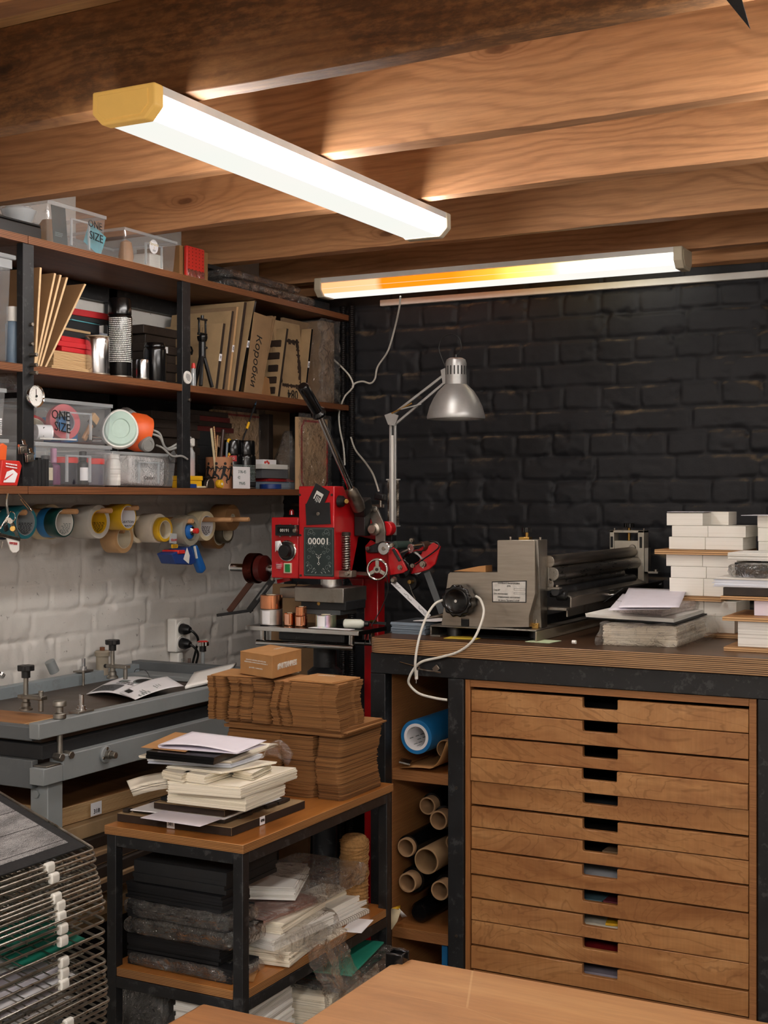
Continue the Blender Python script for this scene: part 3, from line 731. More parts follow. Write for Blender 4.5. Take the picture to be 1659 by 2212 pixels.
def bottle(label, x, y, z0, r, h, mb_, mc, mlab=None, caph=.25, neck=.55, group='bottles in the clear boxes', name='bottle'):
    t = thing(name, label, 'bottle', (x,y,z0), group)
    hb = h*(1-caph)
    MB().lathe((x,y,z0),(0,0,1),[(0,0),(r*.95,0),(r,.003),(r,hb*.80),(r*.93,hb*.88),(r*neck,hb*.97),(r*neck,hb),(0,hb)],28).build('body', mb_, t)
    MB().lathe((x,y,z0),(0,0,1),[(0,hb+.0003),(r*neck*1.15,hb+.0003),(r*neck*1.12,h*.985),(r*neck*.9,h),(0,h)],24).build('cap', mc, t)
    if mlab:
        vs=[]; 
        m = MB(); n=10
        for i in range(n+1):
            a = R(-75+100*i/n)
            for z in (hb*.18, hb*.72): vs.append((x+math.cos(a)*(r+.0006), y+math.sin(a)*(r+.0006), z0+z))
        m.add(vs,[(2*i,2*i+2,2*i+3,2*i+1) for i in range(n)]).build('paper_label', mlab, t)
    return t
def jar(label, x, y, z0, r, h, mb_, mc, group='jars in the clear boxes'):
    t = thing('jar', label, 'jar', (x,y,z0), group)
    MB().lathe((x,y,z0),(0,0,1),[(0,0),(r*.95,0),(r,.004),(r,h*.78),(0,h*.78)],28).build('body', mb_, t)
    MB().lathe((x,y,z0),(0,0,1),[(0,h*.785),(r*1.06,h*.785),(r*1.06,h*.97),(r*1.0,h),(0,h)],28).build('lid', mc, t)
def can(label, px, r, h, z0, xf, body, cap, caph=.22, labels=None, name='spray_can', cat='spray can', group=None, dome=True):
    p = P(px,1000,x=xf); x = xf-r; y = p.y
    t = thing(name, label, cat, (x,y,z0), group)
    hb = h*(1-caph) if caph else h
    MB().lathe((x,y,z0),(0,0,1),[(0,.002),(r*.9,.002),(r*.97,0),(r,.004),(r,hb-.010),(r*.97,hb-.004),(r*.9,hb),(0,hb)],40).build('body', body, t)
    if caph: MB().lathe((x,y,z0),(0,0,1),[(0,hb+.0005),(r*.94,hb+.0005),(r*.95,hb+.004),(r*.92,h-.006),(r*.84,h-.001),(r*.5,h-.003),(0,h-.003)],40).build('cap', cap, t)
    MB().lathe((x,y,z0),(0,0,1),[(r*.99,.001),(r*1.03,.002),(r*1.03,.005),(r*.99,.006)],40).build('bottom_rim', M['steel'], t)
    return t, x, y, r
def curved_print(t, x, y, z, r, a0, a1, rows, rowh, mat, seed, name='printed_text'):
    rr = random.Random(seed); m = MB()
    for k in range(rows):
        a = a0
        while a < a1*rr.uniform(.85,1.0):
            da = min(R(rr.uniform(4,14)), a1-a)
            if da < R(1.5): break
            zz = z-k*rowh
            q = [(x+math.cos(b)*(r+.0008), y+math.sin(b)*(r+.0008)) for b in (a,a+da/2,a+da)]
            m.add([(*q[0],zz),(*q[1],zz),(*q[2],zz),(*q[2],zz-rowh*.5),(*q[1],zz-rowh*.5),(*q[0],zz-rowh*.5)],[(0,1,4,5),(1,2,3,4)])
            a += da+R(rr.uniform(1,2.2))
    return m.build(name, mat, t)
CA = math.atan2(CAM.y+1.3, CAM.x-.3)      # bearing from the shelves to the viewer

# ---- top shelf ----
z = ZS['top']+.0006
t = thing('flat_case', 'black flat case at the left end of the top shelf', 'case', (.2,-1.78,z))
y0, y1 = Yx(-60,.28), Yx(90,.28)
MB().box(.02,.28,y0,y1,z,z+.034).build('base', M['black_plastic'], t, bevel=.003)
MB().box(.021,.279,y0+.001,y1-.001,z+.0345,z+.040).build('lid', M['black_plastic'], t, bevel=.002)
one(MB().lathe((.20,Yx(40,.20),z+.0405),(0,0,1),[(.016,0),(.03,0),(.036,.02),(.045,.045),(.04,.05),(.03,.03),(.016,.02),(.016,0)],36), 'glass_dish', M['clearrim'], 'ribbed clear glass dish standing on the black flat case', 'dish')
b = clear_box('clear box marked ONE SIZE holding a dark card on the top shelf', .03, .27, Yx(103,.27), Yx(231,.27), z, .115)
yb0, yb1 = Yx(103,.27), Yx(231,.27)
text('ONE', M['ink'], b, (.266,yb1-.045,z+.082),(0,1,-.05),(0,0,1),.028); text('SIZE', M['ink'], b, (.266,yb1-.040,z+.050),(0,1,-.1),(0,0,1),.031)
def card(name, label, mat, c, w, h, rot, cat='card', group=None, th=.001, bevel=0):
    m = MB().ob(c,(th,w,h),rot); return one(m, name, mat, label, cat, group, bevel=bevel)
d = card('dark_card', 'dark grey printed card inside the ONE SIZE box on the top shelf', M['dark_card'], (.252,yb0+.065,z+.058),.055,.105,(0,R(-5),0))
scribble(MB(), (.2545,yb0+.045,z+.04),(0,1,0),(0,0,1),.03,7,.004).build('printed_text', M['grey_ink'], d)
tc = card('teal_card', 'pale teal card standing tilted in the ONE SIZE box on the top shelf', M['teal_card'], (.245,yb0+.215,z+.050),.075,.062,(R(-24),0,0))
one(MB().lathe((.17,yb0+.12,z+.006),(0,0,1),[(0,0),(.032,0),(.04,.03),(.03,.07),(.02,.085),(0,.085)],20), 'wrapped_bundle', M['tan_tape'], 'beige wrapped bundle inside the ONE SIZE box on the top shelf', 'bundle')
y0, y1 = Yx(270,.27), Yx(384,.27)
b = clear_box('clear box with a round white sticker on the top shelf, beside the red pack', .03, .27, y0, y1, z, .10)
c = P(332,533,x=.2665); st = MB().lathe(c,(1,0,0),[(0,.0008),(.020,.0008),(.020,0),(0,0)],32).build('round_sticker', M['white_paper'], b)
text('Печати', M['cream_tape'], b, (c.x+.001,c.y,c.z+.006),(0,1,0),(0,0,1),.012); text('2', M['cream_tape'], b, (c.x+.001,c.y,c.z-.004),(0,1,0),(0,0,1),.008)
scribble(MB(), (c.x+.0015,c.y-.007,c.z-.009),(0,1,0),(0,0,1),.014,3,.002).build('barcode', M['ink'], b)
one(MB().lathe((.21,y0+.08,z+.004),(0,0,1),[(0,0),(.016,0),(.022,.03),(.016,.07),(0,.08)],18), 'stamp_handle', M['peg'], 'turned wooden stamp handle inside the clear box with the round sticker', 'stamp')
one(MB().box(.05,.24,y0+.15,y1-.03,z+.004,z+.055), 'paper_bundle', M['block_pile'], 'pale paper bundle inside the clear box with the round sticker', 'bundle', bevel=.002)
sbox('kraft_box', 'brown kraft box standing behind the red perforated pack', 'box', M['kraft_dark'], 388, 449, z, z+.099, .245, .16)
y0, y1 = Yx(404,.262), Yx(442,.262); rp = thing('red_pack', 'upright red pack covered with rows of small dark crosses on the top shelf', 'pack', (.255,(y0+y1)/2,z))
MB().box(.250,.262,y0,y1,z,z+.10).build('sleeve', M['red_plastic'], rp, bevel=.003)
m = MB()
for i in range(5):
    for j in range(9):
        cy = y0+.010+i*(y1-y0-.020)/4; cz = z+.010+j*.0105
        m.add([(.2625,cy+a*.0032,cz+b_*.0032) for a,b_ in ((1,0),(.25,.25),(0,1),(-.25,.25),(-1,0),(-.25,-.25),(0,-1),(.25,-.25))],[tuple(range(8))])
m.build('cross_pattern', M['ink'], rp)
MB().box(.2632,.2634,y0+.001,y1-.001,z+.001,z+.03).build('film_wrap', M['film'], rp)
zz = z
for k, (h, lab) in enumerate(((.006,'lowest white paper pad beside the red pack on the top shelf'),(.005,'middle white paper pad beside the red pack on the top shelf'),(.006,'topmost white paper pad beside the red pack on the top shelf'))):
    sbox('paper_pad', lab, 'paper pad', M['paper_pile'], 446, 492-k*5, zz, zz+h, .25-k*.012, .15, 'white pads on the top shelf', bevel=.0004, rz=R(2*k)); zz += h
y0, y1 = Yx(500,.27), Yx(668,.27)
p1 = sbox('black_pack', 'lower black pack in crinkled film on the top shelf near the corner', 'pack', M['black_paper'], 505, 668, z+.002, z+.034, .265, .2, 'filmed black packs on the top shelf')
p2 = sbox('black_pack', 'upper black pack in crinkled film on the top shelf near the corner', 'pack', M['black_paper'], 498, 640, z+.036, z+.064, .255, .2, 'filmed black packs on the top shelf', rz=R(2))
def bag(x0,x1,y0,y1,z0,z1, puff=.008, seed=1, nu=22, nv=22, par=None, name='film_bag', mat=None, label=None, cat='bag', group=None, rz=0., nz=9):
    """a loose crumpled clear bag around a flat bundle"""
    rr = np.random.default_rng(seed); cx,cy,cz=(x0+x1)/2,(y0+y1)/2,(z0+z1)/2; hx_,hy,hz=(x1-x0)/2,(y1-y0)/2,(z1-z0)/2
    n = 40; k = nz; vs=[]; fs=[]
    for j in range(k+1):
        t = -1+2*j/k; zz = cz+hz*t; ins = 1-.10*abs(t)**4
        for i in range(n*2):
            a = 2*PI*i/(n*2); ca, sa = math.cos(a), math.sin(a)
            e = .16; ux = math.copysign(abs(ca)**e,ca); uy = math.copysign(abs(sa)**e,sa)
            w = (fbm(np.array([ca*2.4+seed*3]),np.array([sa*2.4+zz*30]),4,seed*5)[0]-.45)*puff*2.2 + rr.uniform(-1,1)*puff*.12
            x = ux*(hx_*ins+puff*.4+w); y = uy*(hy*ins+puff*.4+w)
            c, s = math.cos(rz), math.sin(rz)
            vs.append((cx+x*c-y*s, cy+x*s+y*c, max(z0+.0004, zz+(fbm(np.array([x*14+seed]),np.array([y*14.]),3,seed)[0]-.45)*puff*(1.4 if abs(t)>.9 else .5)) if True else zz))
    m2 = n*2
    for j in range(k):
        for i in range(m2): fs.append((j*m2+i, j*m2+(i+1)%m2, (j+1)*m2+(i+1)%m2, (j+1)*m2+i))
    fs += [tuple(range(m2))[::-1], tuple(range(k*m2,(k+1)*m2))]
    mb = MB(); mb.add(vs, fs)
    if par is not None: return mb.build(name, mat or M['film'], par, ang=60)
    return one(mb, name, mat or M['film'], label, cat, group, ang=60)
bag(.055,.285,y0-.02,y1+.025,z,z+.035, .008, 3, par=p1); bag(.05,.275,y0-.02,Yx(640,.27)+.03,z+.0355,z+.066, .008, 4, par=p2)
sbox('notebook', 'dark notebook lying on the filmed black packs on the top shelf', 'notebook', M['black_matte'], 450, 575, z+.067, z+.080, .20, .14)
sbox('small_box', 'small dark box in the far corner of the top shelf', 'box', M['black_matte'], 682, 712, z, z+.030, .28, .10)

# ---- middle shelf, middle bay ----
z = ZS['mid']+.0006
for k,(pb,pt,pyt,lab) in enumerate(((78,90,578,'leftmost thin plywood board standing against the left shelf post'),(79,121,590,'second plywood board from the left post, in the leaning row'),(84,133,593,'third plywood board from the left post, in the leaning row'),(90,147,598,'fourth plywood board from the left post, in the leaning row'),(100,186,612,'rightmost plywood board, leaning over the red boxes'))):
    zt = Zx(pt,pyt,.287); lean('plywood_board', lab, 'board', M['boardface'], pb, pt, z, zt, .287-.002*k, .20, .0072, 'plywood boards leaning on the middle shelf', M['boardedge'])
def stack(items, z0, xf, group, dz=0):
    zz = z0
    for (name,label,cat,mat,pl,pr,h,dx,dep,rz) in items:
        sbox(name,label,cat,mat,pl,pr,zz,zz+h,xf+dx,dep,group,bevel=.0012,rz=R(rz)); zz += h+.0003
    return zz
zz = stack([('wooden_block','lowest pale wooden block under the red boxes on the middle shelf','block',M['plyboard'],112,203,.014,0,.2,0),
       ('wooden_block','middle pale wooden block under the red boxes','block',M['plyboard'],114,188,.020,-.01,.2,1),
       ('wooden_block','top pale wooden block right under the red boxes','block',M['plyboard'],118,197,.021,-.012,.2,-1)], z, .25, 'wooden blocks on the middle shelf')
zz = stack([('red_box','lowest bright red box of the stack beside the leaning boards','box',M['velvet_red'],131,190,.013,0,.15,2),
       ('red_box','second bright red box of the stack beside the leaning boards','box',M['velvet_red'],128,194,.014,.002,.15,-2),
       ('red_box','third bright red box of the stack beside the leaning boards','box',M['velvet_red'],130,194,.014,-.004,.15,2)], zz, .235, 'bright red boxes')
zz = stack([('black_slab','black slab lying on the bright red boxes','slab',M['black_matte'],134,196,.018,-.01,.15,0),
       ('beige_slab','thin beige board between black slabs above the red boxes','board',M['clichewood'],134,196,.007,-.008,.15,3),
       ('black_slab','black folder stack below the teal sheet','folder',M['black_paper'],140,215,.026,-.03,.16,-3),
       ('teal_sheet','thin teal sheet in the pile beneath the red topped box','card',M['teal_card'],150,216,.003,-.03,.15,4),
       ('black_slab','black slab directly beneath the red topped box','slab',M['black_matte'],150,232,.013,-.03,.15,-4),
       ('red_lid_box','red topped flat box crowning the pile beside the leaning boards','box',M['red_card'],150,233,.018,-.028,.15,-4)], zz, .225, 'pile beside the leaning boards')
sbox('wood_strip','pale wood strip lying across the top of the pile','strip',M['clichewood'],176,262,zz,zz+.006,.16,.05,rz=R(3))
zq = z
for k in range(7):
    sbox('grey_book', ['lowest','second','third','fourth','fifth','sixth','topmost'][k]+' pale grey book in the stack behind the black spray can','book',M['bluish_pile'] if k>2 else M['red_card'] if k==1 else M['grey_card'],205+k%2*3,272,zq,zq+.019,.17,.13,'books behind the spray can',bevel=.0015); zq += .0192
t,x,y,r = can('silver foil roll tin beside the black spray can on the middle shelf', 231, .0335, .105, z, .285, M['silver'], None, 0, name='silver_tin', cat='tin')
MB().lathe((x,y,z),(0,0,1),[(r*.55,.1052),(r*.97,.1052),(r*.97,.1062),(r*.55,.1062)],32).build('rim', M['cream_tape'], t)
t,x,y,r = can('tall black spray can with white print on the middle shelf', 280, .034, .222, z, .29, M['black_gloss'], M['black_gloss'], .21)
curved_print(t,x,y,z+.165,r,CA-R(58),CA+R(62),24,.0052,M['white_ink'],3)
t,x,y,r = can('small bright silver tin at the foot of the black spray can', 319, .018, .058, z, .29, M['silver'], None, 0, name='silver_tin', cat='tin')
t,x,y,r = can('glossy black cylinder tin left of the second shelf post', 354, .033, .118, z, .27, M['black_gloss'], M['black_gloss'], .12, name='black_tin', cat='tin')
zq = z
for k in range(7):
    one_ = sbox('letterpress_plate', ['lowest','second','third','fourth','fifth','sixth','topmost'][k]+' dark brown plate in the stack behind the glossy black tin','plate',M['darkedge'],310+k%3*2,386-k%2*6,zq,zq+.026,.15-.006*(k%2),.10,'dark plates behind the black tin',bevel=.002)
    if k==4: 
        p = P(358,740,x=.1515); m = MB().box(.1505,.151,p.y-.012,p.y+.012,zq+.003,zq+.022).build('paper_tag', M['white_paper'], one_); 
    zq += .0265

# ---- middle shelf, right bay ----
zt_ = lambda px,py,xf=.28: Zx(px,py,xf)
G = 'plate boards standing on the middle shelf'
lean('plate_board','short tan board marked 9 just behind the black tripod','board',M['clichewood'],424,442,z,zt_(440,694),.20,.16,.012,G,M['darkedge'])
o = lean('plate_board','tan board with painted numeral and white tag, next right of the tripod','board',M['clichewood'],470,487,z,zt_(487,698),.275,.22,.013,G,M['darkedge'],tagtext=.48,num='193')
text('9', M['ink'], o, Vector((.275-.11,Yx(478,.275)-.0128,z+.115)), (1,0,0),(0,-.08,1), .07, 'painted_numeral')
lean('plate_board','third tan board in the row, without a tag, dark edged','board',M['clichewood'],484,505,z,zt_(505,671),.275,.23,.011,G,M['darkedge'])
lean('plate_board','reddish edged thin board fourth in the leaning row','board',M['mdf'],495,515,z,zt_(515,662),.275,.23,.010,G,M['tan_tape'],tagtext=.50,num='204')
lean('plate_board','tall dark edged board fifth in the leaning row','board',M['clichewood'],508,533,z,zt_(533,653),.28,.24,.015,G,M['darkedge'])
lean('plate_board','tall board with shiny black taped edge and white tag','board',M['clichewood'],519,554,z,zt_(554,650),.28,.24,.010,G,M['black_gloss'],tagtext=.52,num='206')
def cardboard():
    yb, yt = Yx(562,.28), Yx(596,.28); zt = zt_(590,682); zb = z
    t = thing('cardboard_folder','folded brown cardboard with handwritten word and corrugated edge','cardboard',(.2,yb,zb))
    for k in range(6):
        dy = -.0065*k
        MB().prism([(yb+dy-.005,zb),(yb+dy,zb),(yt+dy+.0012*k,zt-.004*(k%3)),(yt+dy-.004+.0012*k,zt-.004*(k%3))],'x',.05,.281-.003*(k%2)).build('cardboard_sheet', M['cardboard'], t)
    MB().prism([(Yx(527,.284),zb),(Yx(566,.284),zb),(Yx(588,.284),zt-.01),(Yx(549,.284),zt-.002)],'x',.282,.2845).build('flap', M['cardboard'], t, bevel=.001)
    text('Коробки', M['ink'], t, (.2846,Yx(552,.284),z+.105),(0,-.24,-1),(0,1,-.24),.042,'handwriting')
    MB().prism([(Yx(566,.286),zb),(Yx(584,.286),zb),(Yx(580,.286),zb+.055),(Yx(572,.286),zb+.06)],'x',.285,.288).build('torn_piece', M['kraft_dark'], t)
cardboard()
o = lean('plate_board','short tan board with raised black shapes, left of the burnt panel','board',M['clichewood'],604,623,z,zt_(623,709),.275,.2,.012,G,M['darkedge'],tagtext=None)
m = MB(); yb=Yx(604,.275)-.0125; yt=Yx(623,.275)-.0125; zt=zt_(623,709)
for f,w in ((.1,.03),(.25,.05),(.42,.035),(.6,.055),(.78,.04)):
    y = yb+(yt-yb)*f; zz_=z+(zt-z)*f; m.ob((.275-.012-w/2,y-.004,zz_),(w,.008,.022),(R(-8),0,0))
m.build('raised_shapes', M['burn'], o, bevel=.001)
def burnt():
    y0, y1 = Yx(604,.26), Yx(662,.26); zt = zt_(640,693); t = thing('burnt_panel','tan panel with a burnt black frame and upside down number 084','panel',(.25,(y0+y1)/2,z))
    d = .03
    MB().prism([(.262,z),(.250,z),(.250-d,zt),(.262-d,zt)],'y',y0,y1).build('panel', M['clichewood'], t, bevel=.001)
    def fr(u0,u1,v0,v1,off=.0008): # front face quad region (fractions)
        f = lambda u,v: (.262-d*v+off, y0+(y1-y0)*u, z+(zt-z)*v)
        return [f(u0,v0),f(u1,v0),f(u1,v1),f(u0,v1)]
    m = MB(); n=28; rr=random.Random(4)
    def edge(u0,v0,u1,v1,w):
        for k in range(n):
            a=k/n; b=(k+1)/n; wa=w*rr.uniform(.5,1.4)
            ua,va,ub,vb=u0+(u1-u0)*a,v0+(v1-v0)*a,u0+(u1-u0)*b,v0+(v1-v0)*b
            if abs(u1-u0)>abs(v1-v0): m.add(fr(ua,ub,va-wa,va+wa*.6),[(0,1,2,3)])
            else: m.add(fr(ua-wa,ua+wa*.7,va,vb),[(0,1,2,3)])
    edge(.12,.76,.82,.76,.035); edge(.84,.18,.84,.80,.07); edge(.12,.18,.84,.18,.03); edge(.12,.2,.12,.78,.03)
    m.build('burnt_frame', M['burn'], t)
    text('084', M['ink'], t, (.2632,y0+(y1-y0)*.45,z+.018),(0,-1,0),(0,0,-1),.045,'painted_numeral')
burnt()
lean('plate_board','thin board with glossy black edge and white tag right of the burnt panel','board',M['clichewood'],660,676,z,zt_(676,710),.275,.04,.010,G,M['black_gloss'],tagtext=.5,num='050')
y0, y1 = Yx(694,.285), Yx(730,.285)
o = sbox('tall_board','tall tan board standing behind the burnt panel','board',M['mdf'],612,690,z,zt_(690,704,.21),.215,.012)
o = sbox('bagged_board','tall board wrapped in crinkled film at the right end of the middle shelf','board',M['mdf'],697,722,z,zt_(710,694),.27,.2)
m = MB()
def crump(u,v,y0=y0,y1=y1,z0=z-.0,z1=zt_(710,693)):
    a = u*PI*1.0; yy = y0-.012+(y1-y0+.030)*u; zz = z0-.008+(z1-z0+.01)*v
    w = (float(fbm(np.array([u*6]),np.array([v*9]),4,5)[0])-.45)*.03
    return (.284+max(-.012,w)+.010*math.sin(a), yy+w*.5, max(z0+.001,zz))
m.grid(crump, 16, 34); m.build('film_bag', M['film_soft'], o, ang=70)
m = MB(); m.grid(lambda u,v: (.283-.21*u, Yx(697,.27)-.010+(float(fbm(np.array([u*5]),np.array([v*9]),3,8)[0])-.45)*.02, z+.001+(zt_(710,693)-z)*v), 10, 24); m.build('film_bag', M['film_soft'], o, ang=70)
# tripod
def tripod():
    c = P(437,834,x=.265); c.z = z; t = thing('tripod','small black tripod with a phone clamp standing by the second post','tripod',c)
    top = Vector((c.x,c.y,Zx(437,752,.265)))
    for k,a in enumerate((R(-60),R(60),R(180))):
        f = Vector((c.x+.03*math.cos(a), c.y+.034*math.sin(a), z+.004)); MB().bar(f, top+Vector((0,0,-.005)), .011,.009).build('leg', M['black_plastic'], t, bevel=.002)
    MB().cyl(top-Vector((0,0,.03)),top+Vector((0,0,.02)),.011,n=18).build('collar', M['black_plastic'], t, bevel=.002)
    MB().lathe(top,(0,0,1),[(0,.02),(.013,.02),(.016,.03),(.016,.036),(.0,.04)],20).build('ball_head', M['black_gloss'], t)
    MB().cyl(top+Vector((.012,0,.0)),top+Vector((.017,0,0)),.004,n=12).build('screw', M['chrome'], t)
    m = MB(); zz=top.z+.042; h=.045
    for s in (-1,1): m.bar((c.x,c.y+s*.017,zz),(c.x,c.y+s*.017,zz+h),.004,.006,(1,0,0))
    m.bar((c.x,c.y-.022,zz+h),(c.x,c.y+.022,zz+h),.008,.006).bar((c.x,c.y-.02,zz),(c.x,c.y+.02,zz),.01,.008)
    m.build('phone_clamp', M['black_gloss'], t, bevel=.001)
    MB().cyl((c.x,c.y,zz+h),(c.x,c.y,zz+h+.012),.005,n=12).build('clamp_knob', M['black_plastic'], t)
tripod()
t = thing('glue_tube','slim clear glue tube with a red cap beside the tripod','tube',P(419,832,x=.29))
p = P(419,1000,x=.285); MB().lathe((.283,p.y,z),(0,0,1),[(0,0),(.0075,0),(.0075,.052),(0,.052)],16).build('body', M['clearrim'], t)
MB().lathe((.283,p.y,z),(0,0,1),[(0,.053),(.007,.053),(.005,.068),(0,.069)],16).build('cap', M['red_plastic'], t)
# ---------------- bottom shelf ----------------
z = ZS['low']+.0006
# left bay
b = clear_box('half seen clear box standing lowest at the left edge of the bottom shelf', .04,.285, Yx(-120,.28), Yx(17,.28), z, .115)
one(MB().box(.08,.25,Yx(-80,.25),Yx(-10,.25),z+.006,z+.07),'pink_carton',pm('b05a6a',.6),'pinkish carton inside the lowest clear box at the left edge','carton',bevel=.002)
b = clear_box('clear box stacked on the lowest one at the left edge of the bottom shelf', .04,.285, Yx(-120,.28), Yx(12,.28), z+.117, .122)
m = MB().box(.2815,.2822,Yx(-8,.282),Yx(4,.282),z+.125,z+.165).build('paper_label', M['white_paper'], b)
scribble(MB(), (.2824,Yx(-6,.282),z+.16),(0,1,0),(0,0,1),.016,7,.005).build('printed_text', M['ink'], b)
one(MB().box(.08,.25,Yx(-80,.25),Yx(-14,.25),z+.124,z+.19),'beige_bundle',M['cream_pile'],'beige bundle inside the upper clear box at the left edge','bundle',bevel=.003)
zm = ZS['mid']+.0006
cb_=MB().lathe((.20,Yx(2,.2),z+.241),(0,0,1),[(0,0),(.05,0),(.062,.02),(.045,.045),(.02,.058),(0,.06)],26)
cb_.v=[(a+(float(fbm(np.array([b*45.]),np.array([c*45.]),3,4)[0])-.45)*.04,b+(float(fbm(np.array([a*45.]),np.array([c*45.+9]),3,6)[0])-.45)*.04,max(c,z+.2405)) for a,b,c in cb_.v]
one(cb_,'film_bag',M['film'],'crumpled clear bag lying on the upper clear box at the left edge','bag',ang=70)
y1 = Yx(27,.285)
b = clear_box('tall lidded clear box of wooden pieces at the left edge of the middle shelf', .05,.285, Yx(-150,.285), y1, zm, .255)
MB().box(.048,.288,Yx(-150,.285),Yx(34,.285),zm+.2555,zm+.268).build('lid', M['clearrim'], b, bevel=.003)
for k in range(5):
    one(MB().cyl((.12,y1-.10-.0*k,zm+.03+k*.045),(.26,y1-.055,zm+.032+k*.045),.017,n=18),'wooden_roller',M['peg'],['lowest','second','third','fourth','topmost'][k]+' wooden roller lying inside the tall clear box at the left edge','roller','rollers in the tall clear box',bevel=.004)
t = thing('squeeze_bottle','blue grey bottle with a pale cap between the tall clear box and the left post','bottle',(.24,Yx(40,.24),zm))
MB().lathe((.255,Yx(27,.255),zm),(0,0,1),[(0,0),(.016,0),(.018,.004),(.018,.10),(.014,.108),(0,.108)],24).build('body',pm('6d8296',.4),t)
MB().lathe((.255,Yx(27,.255),zm),(0,0,1),[(0,.1085),(.0145,.1085),(.0145,.145),(0,.146)],24).build('cap',M['white_plastic'],t)
# red carton below the clips
t = thing('red_carton','red orange carton with a white printed drawing below the bulldog clips','carton',P(36,1045,x=.31)); 
y0,y1 = Yx(8,.312),Yx(54,.312)
MB().prism([(y0,z),(y1-.012,z),(y1+.004,z+.05),(y1-.004,z+.062),(y0+.008,z+.062)],'x',.288,.299).build('carton', M['red_plastic'], t, bevel=.002)
MB().prism([(y0+.006,z+.062),(y0+.03,z+.062),(y0+.034,z+.098),(y0+.02,z+.104),(y0+.008,z+.098)],'x',.28,.292).build('top_flap', M['orange_plastic'], t, bevel=.002)
m = MB(); x=.3012
m.add([(x,y0+.010,z+.008),(x,y1-.024,z+.008),(x,y1-.014,z+.030),(x,y1-.030,z+.040),(x,y0+.022,z+.034)],[(0,1,2,3,4)])
m.build('white_drawing', M['white_paper'], t)
m = MB(); m.add([(x+.0005,y0+.014,z+.012),(x+.0005,y0+.042,z+.028),(x+.0005,y0+.044,z+.031),(x+.0005,y0+.013,z+.016)],[(0,1,2,3)])
m.build('red_stroke', M['red_plastic'], t)
scribble(MB(), (x,y0+.018,z+.056),(0,1,-.1),(0,0,1),.04,2,.007).build('printed_text', M['white_paper'], t)
# middle bay: stacked clear boxes
ya, yb = Yx(76,.285), Yx(243,.285); h1 = .112; h2 = .112
bA = clear_box('lower clear box holding red lidded jars, left in the middle bay of the bottom shelf', .05,.285, ya, yb, z, h1)
bB = clear_box('upper clear box hand marked ONE SIZE with red tape and brushes', .05,.285, ya+.004, yb+.003, z+h1+.001, h2)
yc, yd = Yx(236,.285), Yx(382,.285)
bC = clear_box('clear box of white packets and bottles under the respirator mask', .06,.288, yc+.010, yd, z, .098)
e1 = (.282)
text('ONE', M['ink'], bB, (e1,ya+.098,z+h1+.071),(0,1,-.06),(0,0,1),.034); text('SIZE', M['ink'], bB, (e1,ya+.105,z+h1+.040),(0,1,-.10),(0,0,1),.034)
# in upper box
zB = z+h1+.006
def tape_roll_flat(label, c, ax, ro, ri, w, mat, core, group=None, name='tape_roll'):
    c = Vector(c); ax = Vector(ax).normalized(); t = thing(name, label, 'tape', c-Vector((0,0,ro)), group)
    MB().pipe(c-ax*w/2, c+ax*w/2, ro, ri+.002, 48).build('tape', mat, t, bevel=.0012)
    MB().pipe(c-ax*w*.505, c+ax*w*.505, ri+.002, ri, 48).build('core', core, t)
    return t
tape_roll_flat('pink red tape roll standing inside the ONE SIZE box of the bottom shelf', (.245,ya+.150,zB+.052),(.93,-.25,.1),.047,.027,.02,pm('c4545c',.45),M['clearrim'])
tape_roll_flat('red tape roll lying tilted behind the pink roll in the ONE SIZE box', (.20,ya+.09,zB+.04),(.6,-.2,.7),.038,.022,.018,M['red_card'],M['cap'])
t = thing('label_roll','roll of white printed labels in the lower left of the ONE SIZE box','label roll',(.25,ya+.06,zB))
MB().pipe((.245,ya+.045,zB+.021),(.262,ya+.082,zB+.021),.020,.008,32).build('roll', M['white_paper'], t)
curved = MB(); curved.box(.2665,.2672,ya+.05,ya+.078,zB+.010,zB+.034).build('barcode', M['ink'], t)
one(MB().ob((.20,ya+.19,zB+.035),(.06,.07,.07),(R(5),0,0)),'blue_packet',M['blue_tape'],'blue packet behind the brush inside the ONE SIZE box','packet',bevel=.002)
def brush(label, p0, p1, w, group=None):
    p0, p1 = Vector(p0), Vector(p1); t = thing('paint_brush', label, 'brush', p0, group); mid = p0.lerp(p1,.62); m1 = p0.lerp(p1,.72)
    MB().bar(p0, mid, w*.55, .010,(1,0,0)).build('handle', M['peg'], t, bevel=.003)
    MB().bar(mid, m1, w, .012,(1,0,0)).build('ferrule', M['steel'], t, bevel=.001)
    MB().bar(m1, p1, w*1.05, .011,(1,0,0)).build('bristles', M['tan_tape'], t, bevel=.002)
brush('pale bristle brush leaning at the right end of the ONE SIZE box', (.262,ya+.212,zB+.008),(.262,ya+.262,zB+.075),.026)
t = thing('metal_nozzle','small chrome nozzle lying in the right corner of the ONE SIZE box','nozzle',(.266,ya+.26,zB)); MB().cyl((.268,ya+.228,zB+.012),(.268,ya+.272,zB+.012),.010,.007,n=18).build('barrel',M['chrome'],t,bevel=.001)
MB().pipe((.268,ya+.222,zB+.012),(.268,ya+.229,zB+.012),.011,.006,24).build('ring',M['steel_dark'],t)
one(MB().bar((.272,ya+.03,zB+.004),(.272,ya+.17,zB+.006),.004,.004),'white_stick',M['white_plastic'],'thin white stick lying along the bottom of the ONE SIZE box','stick')
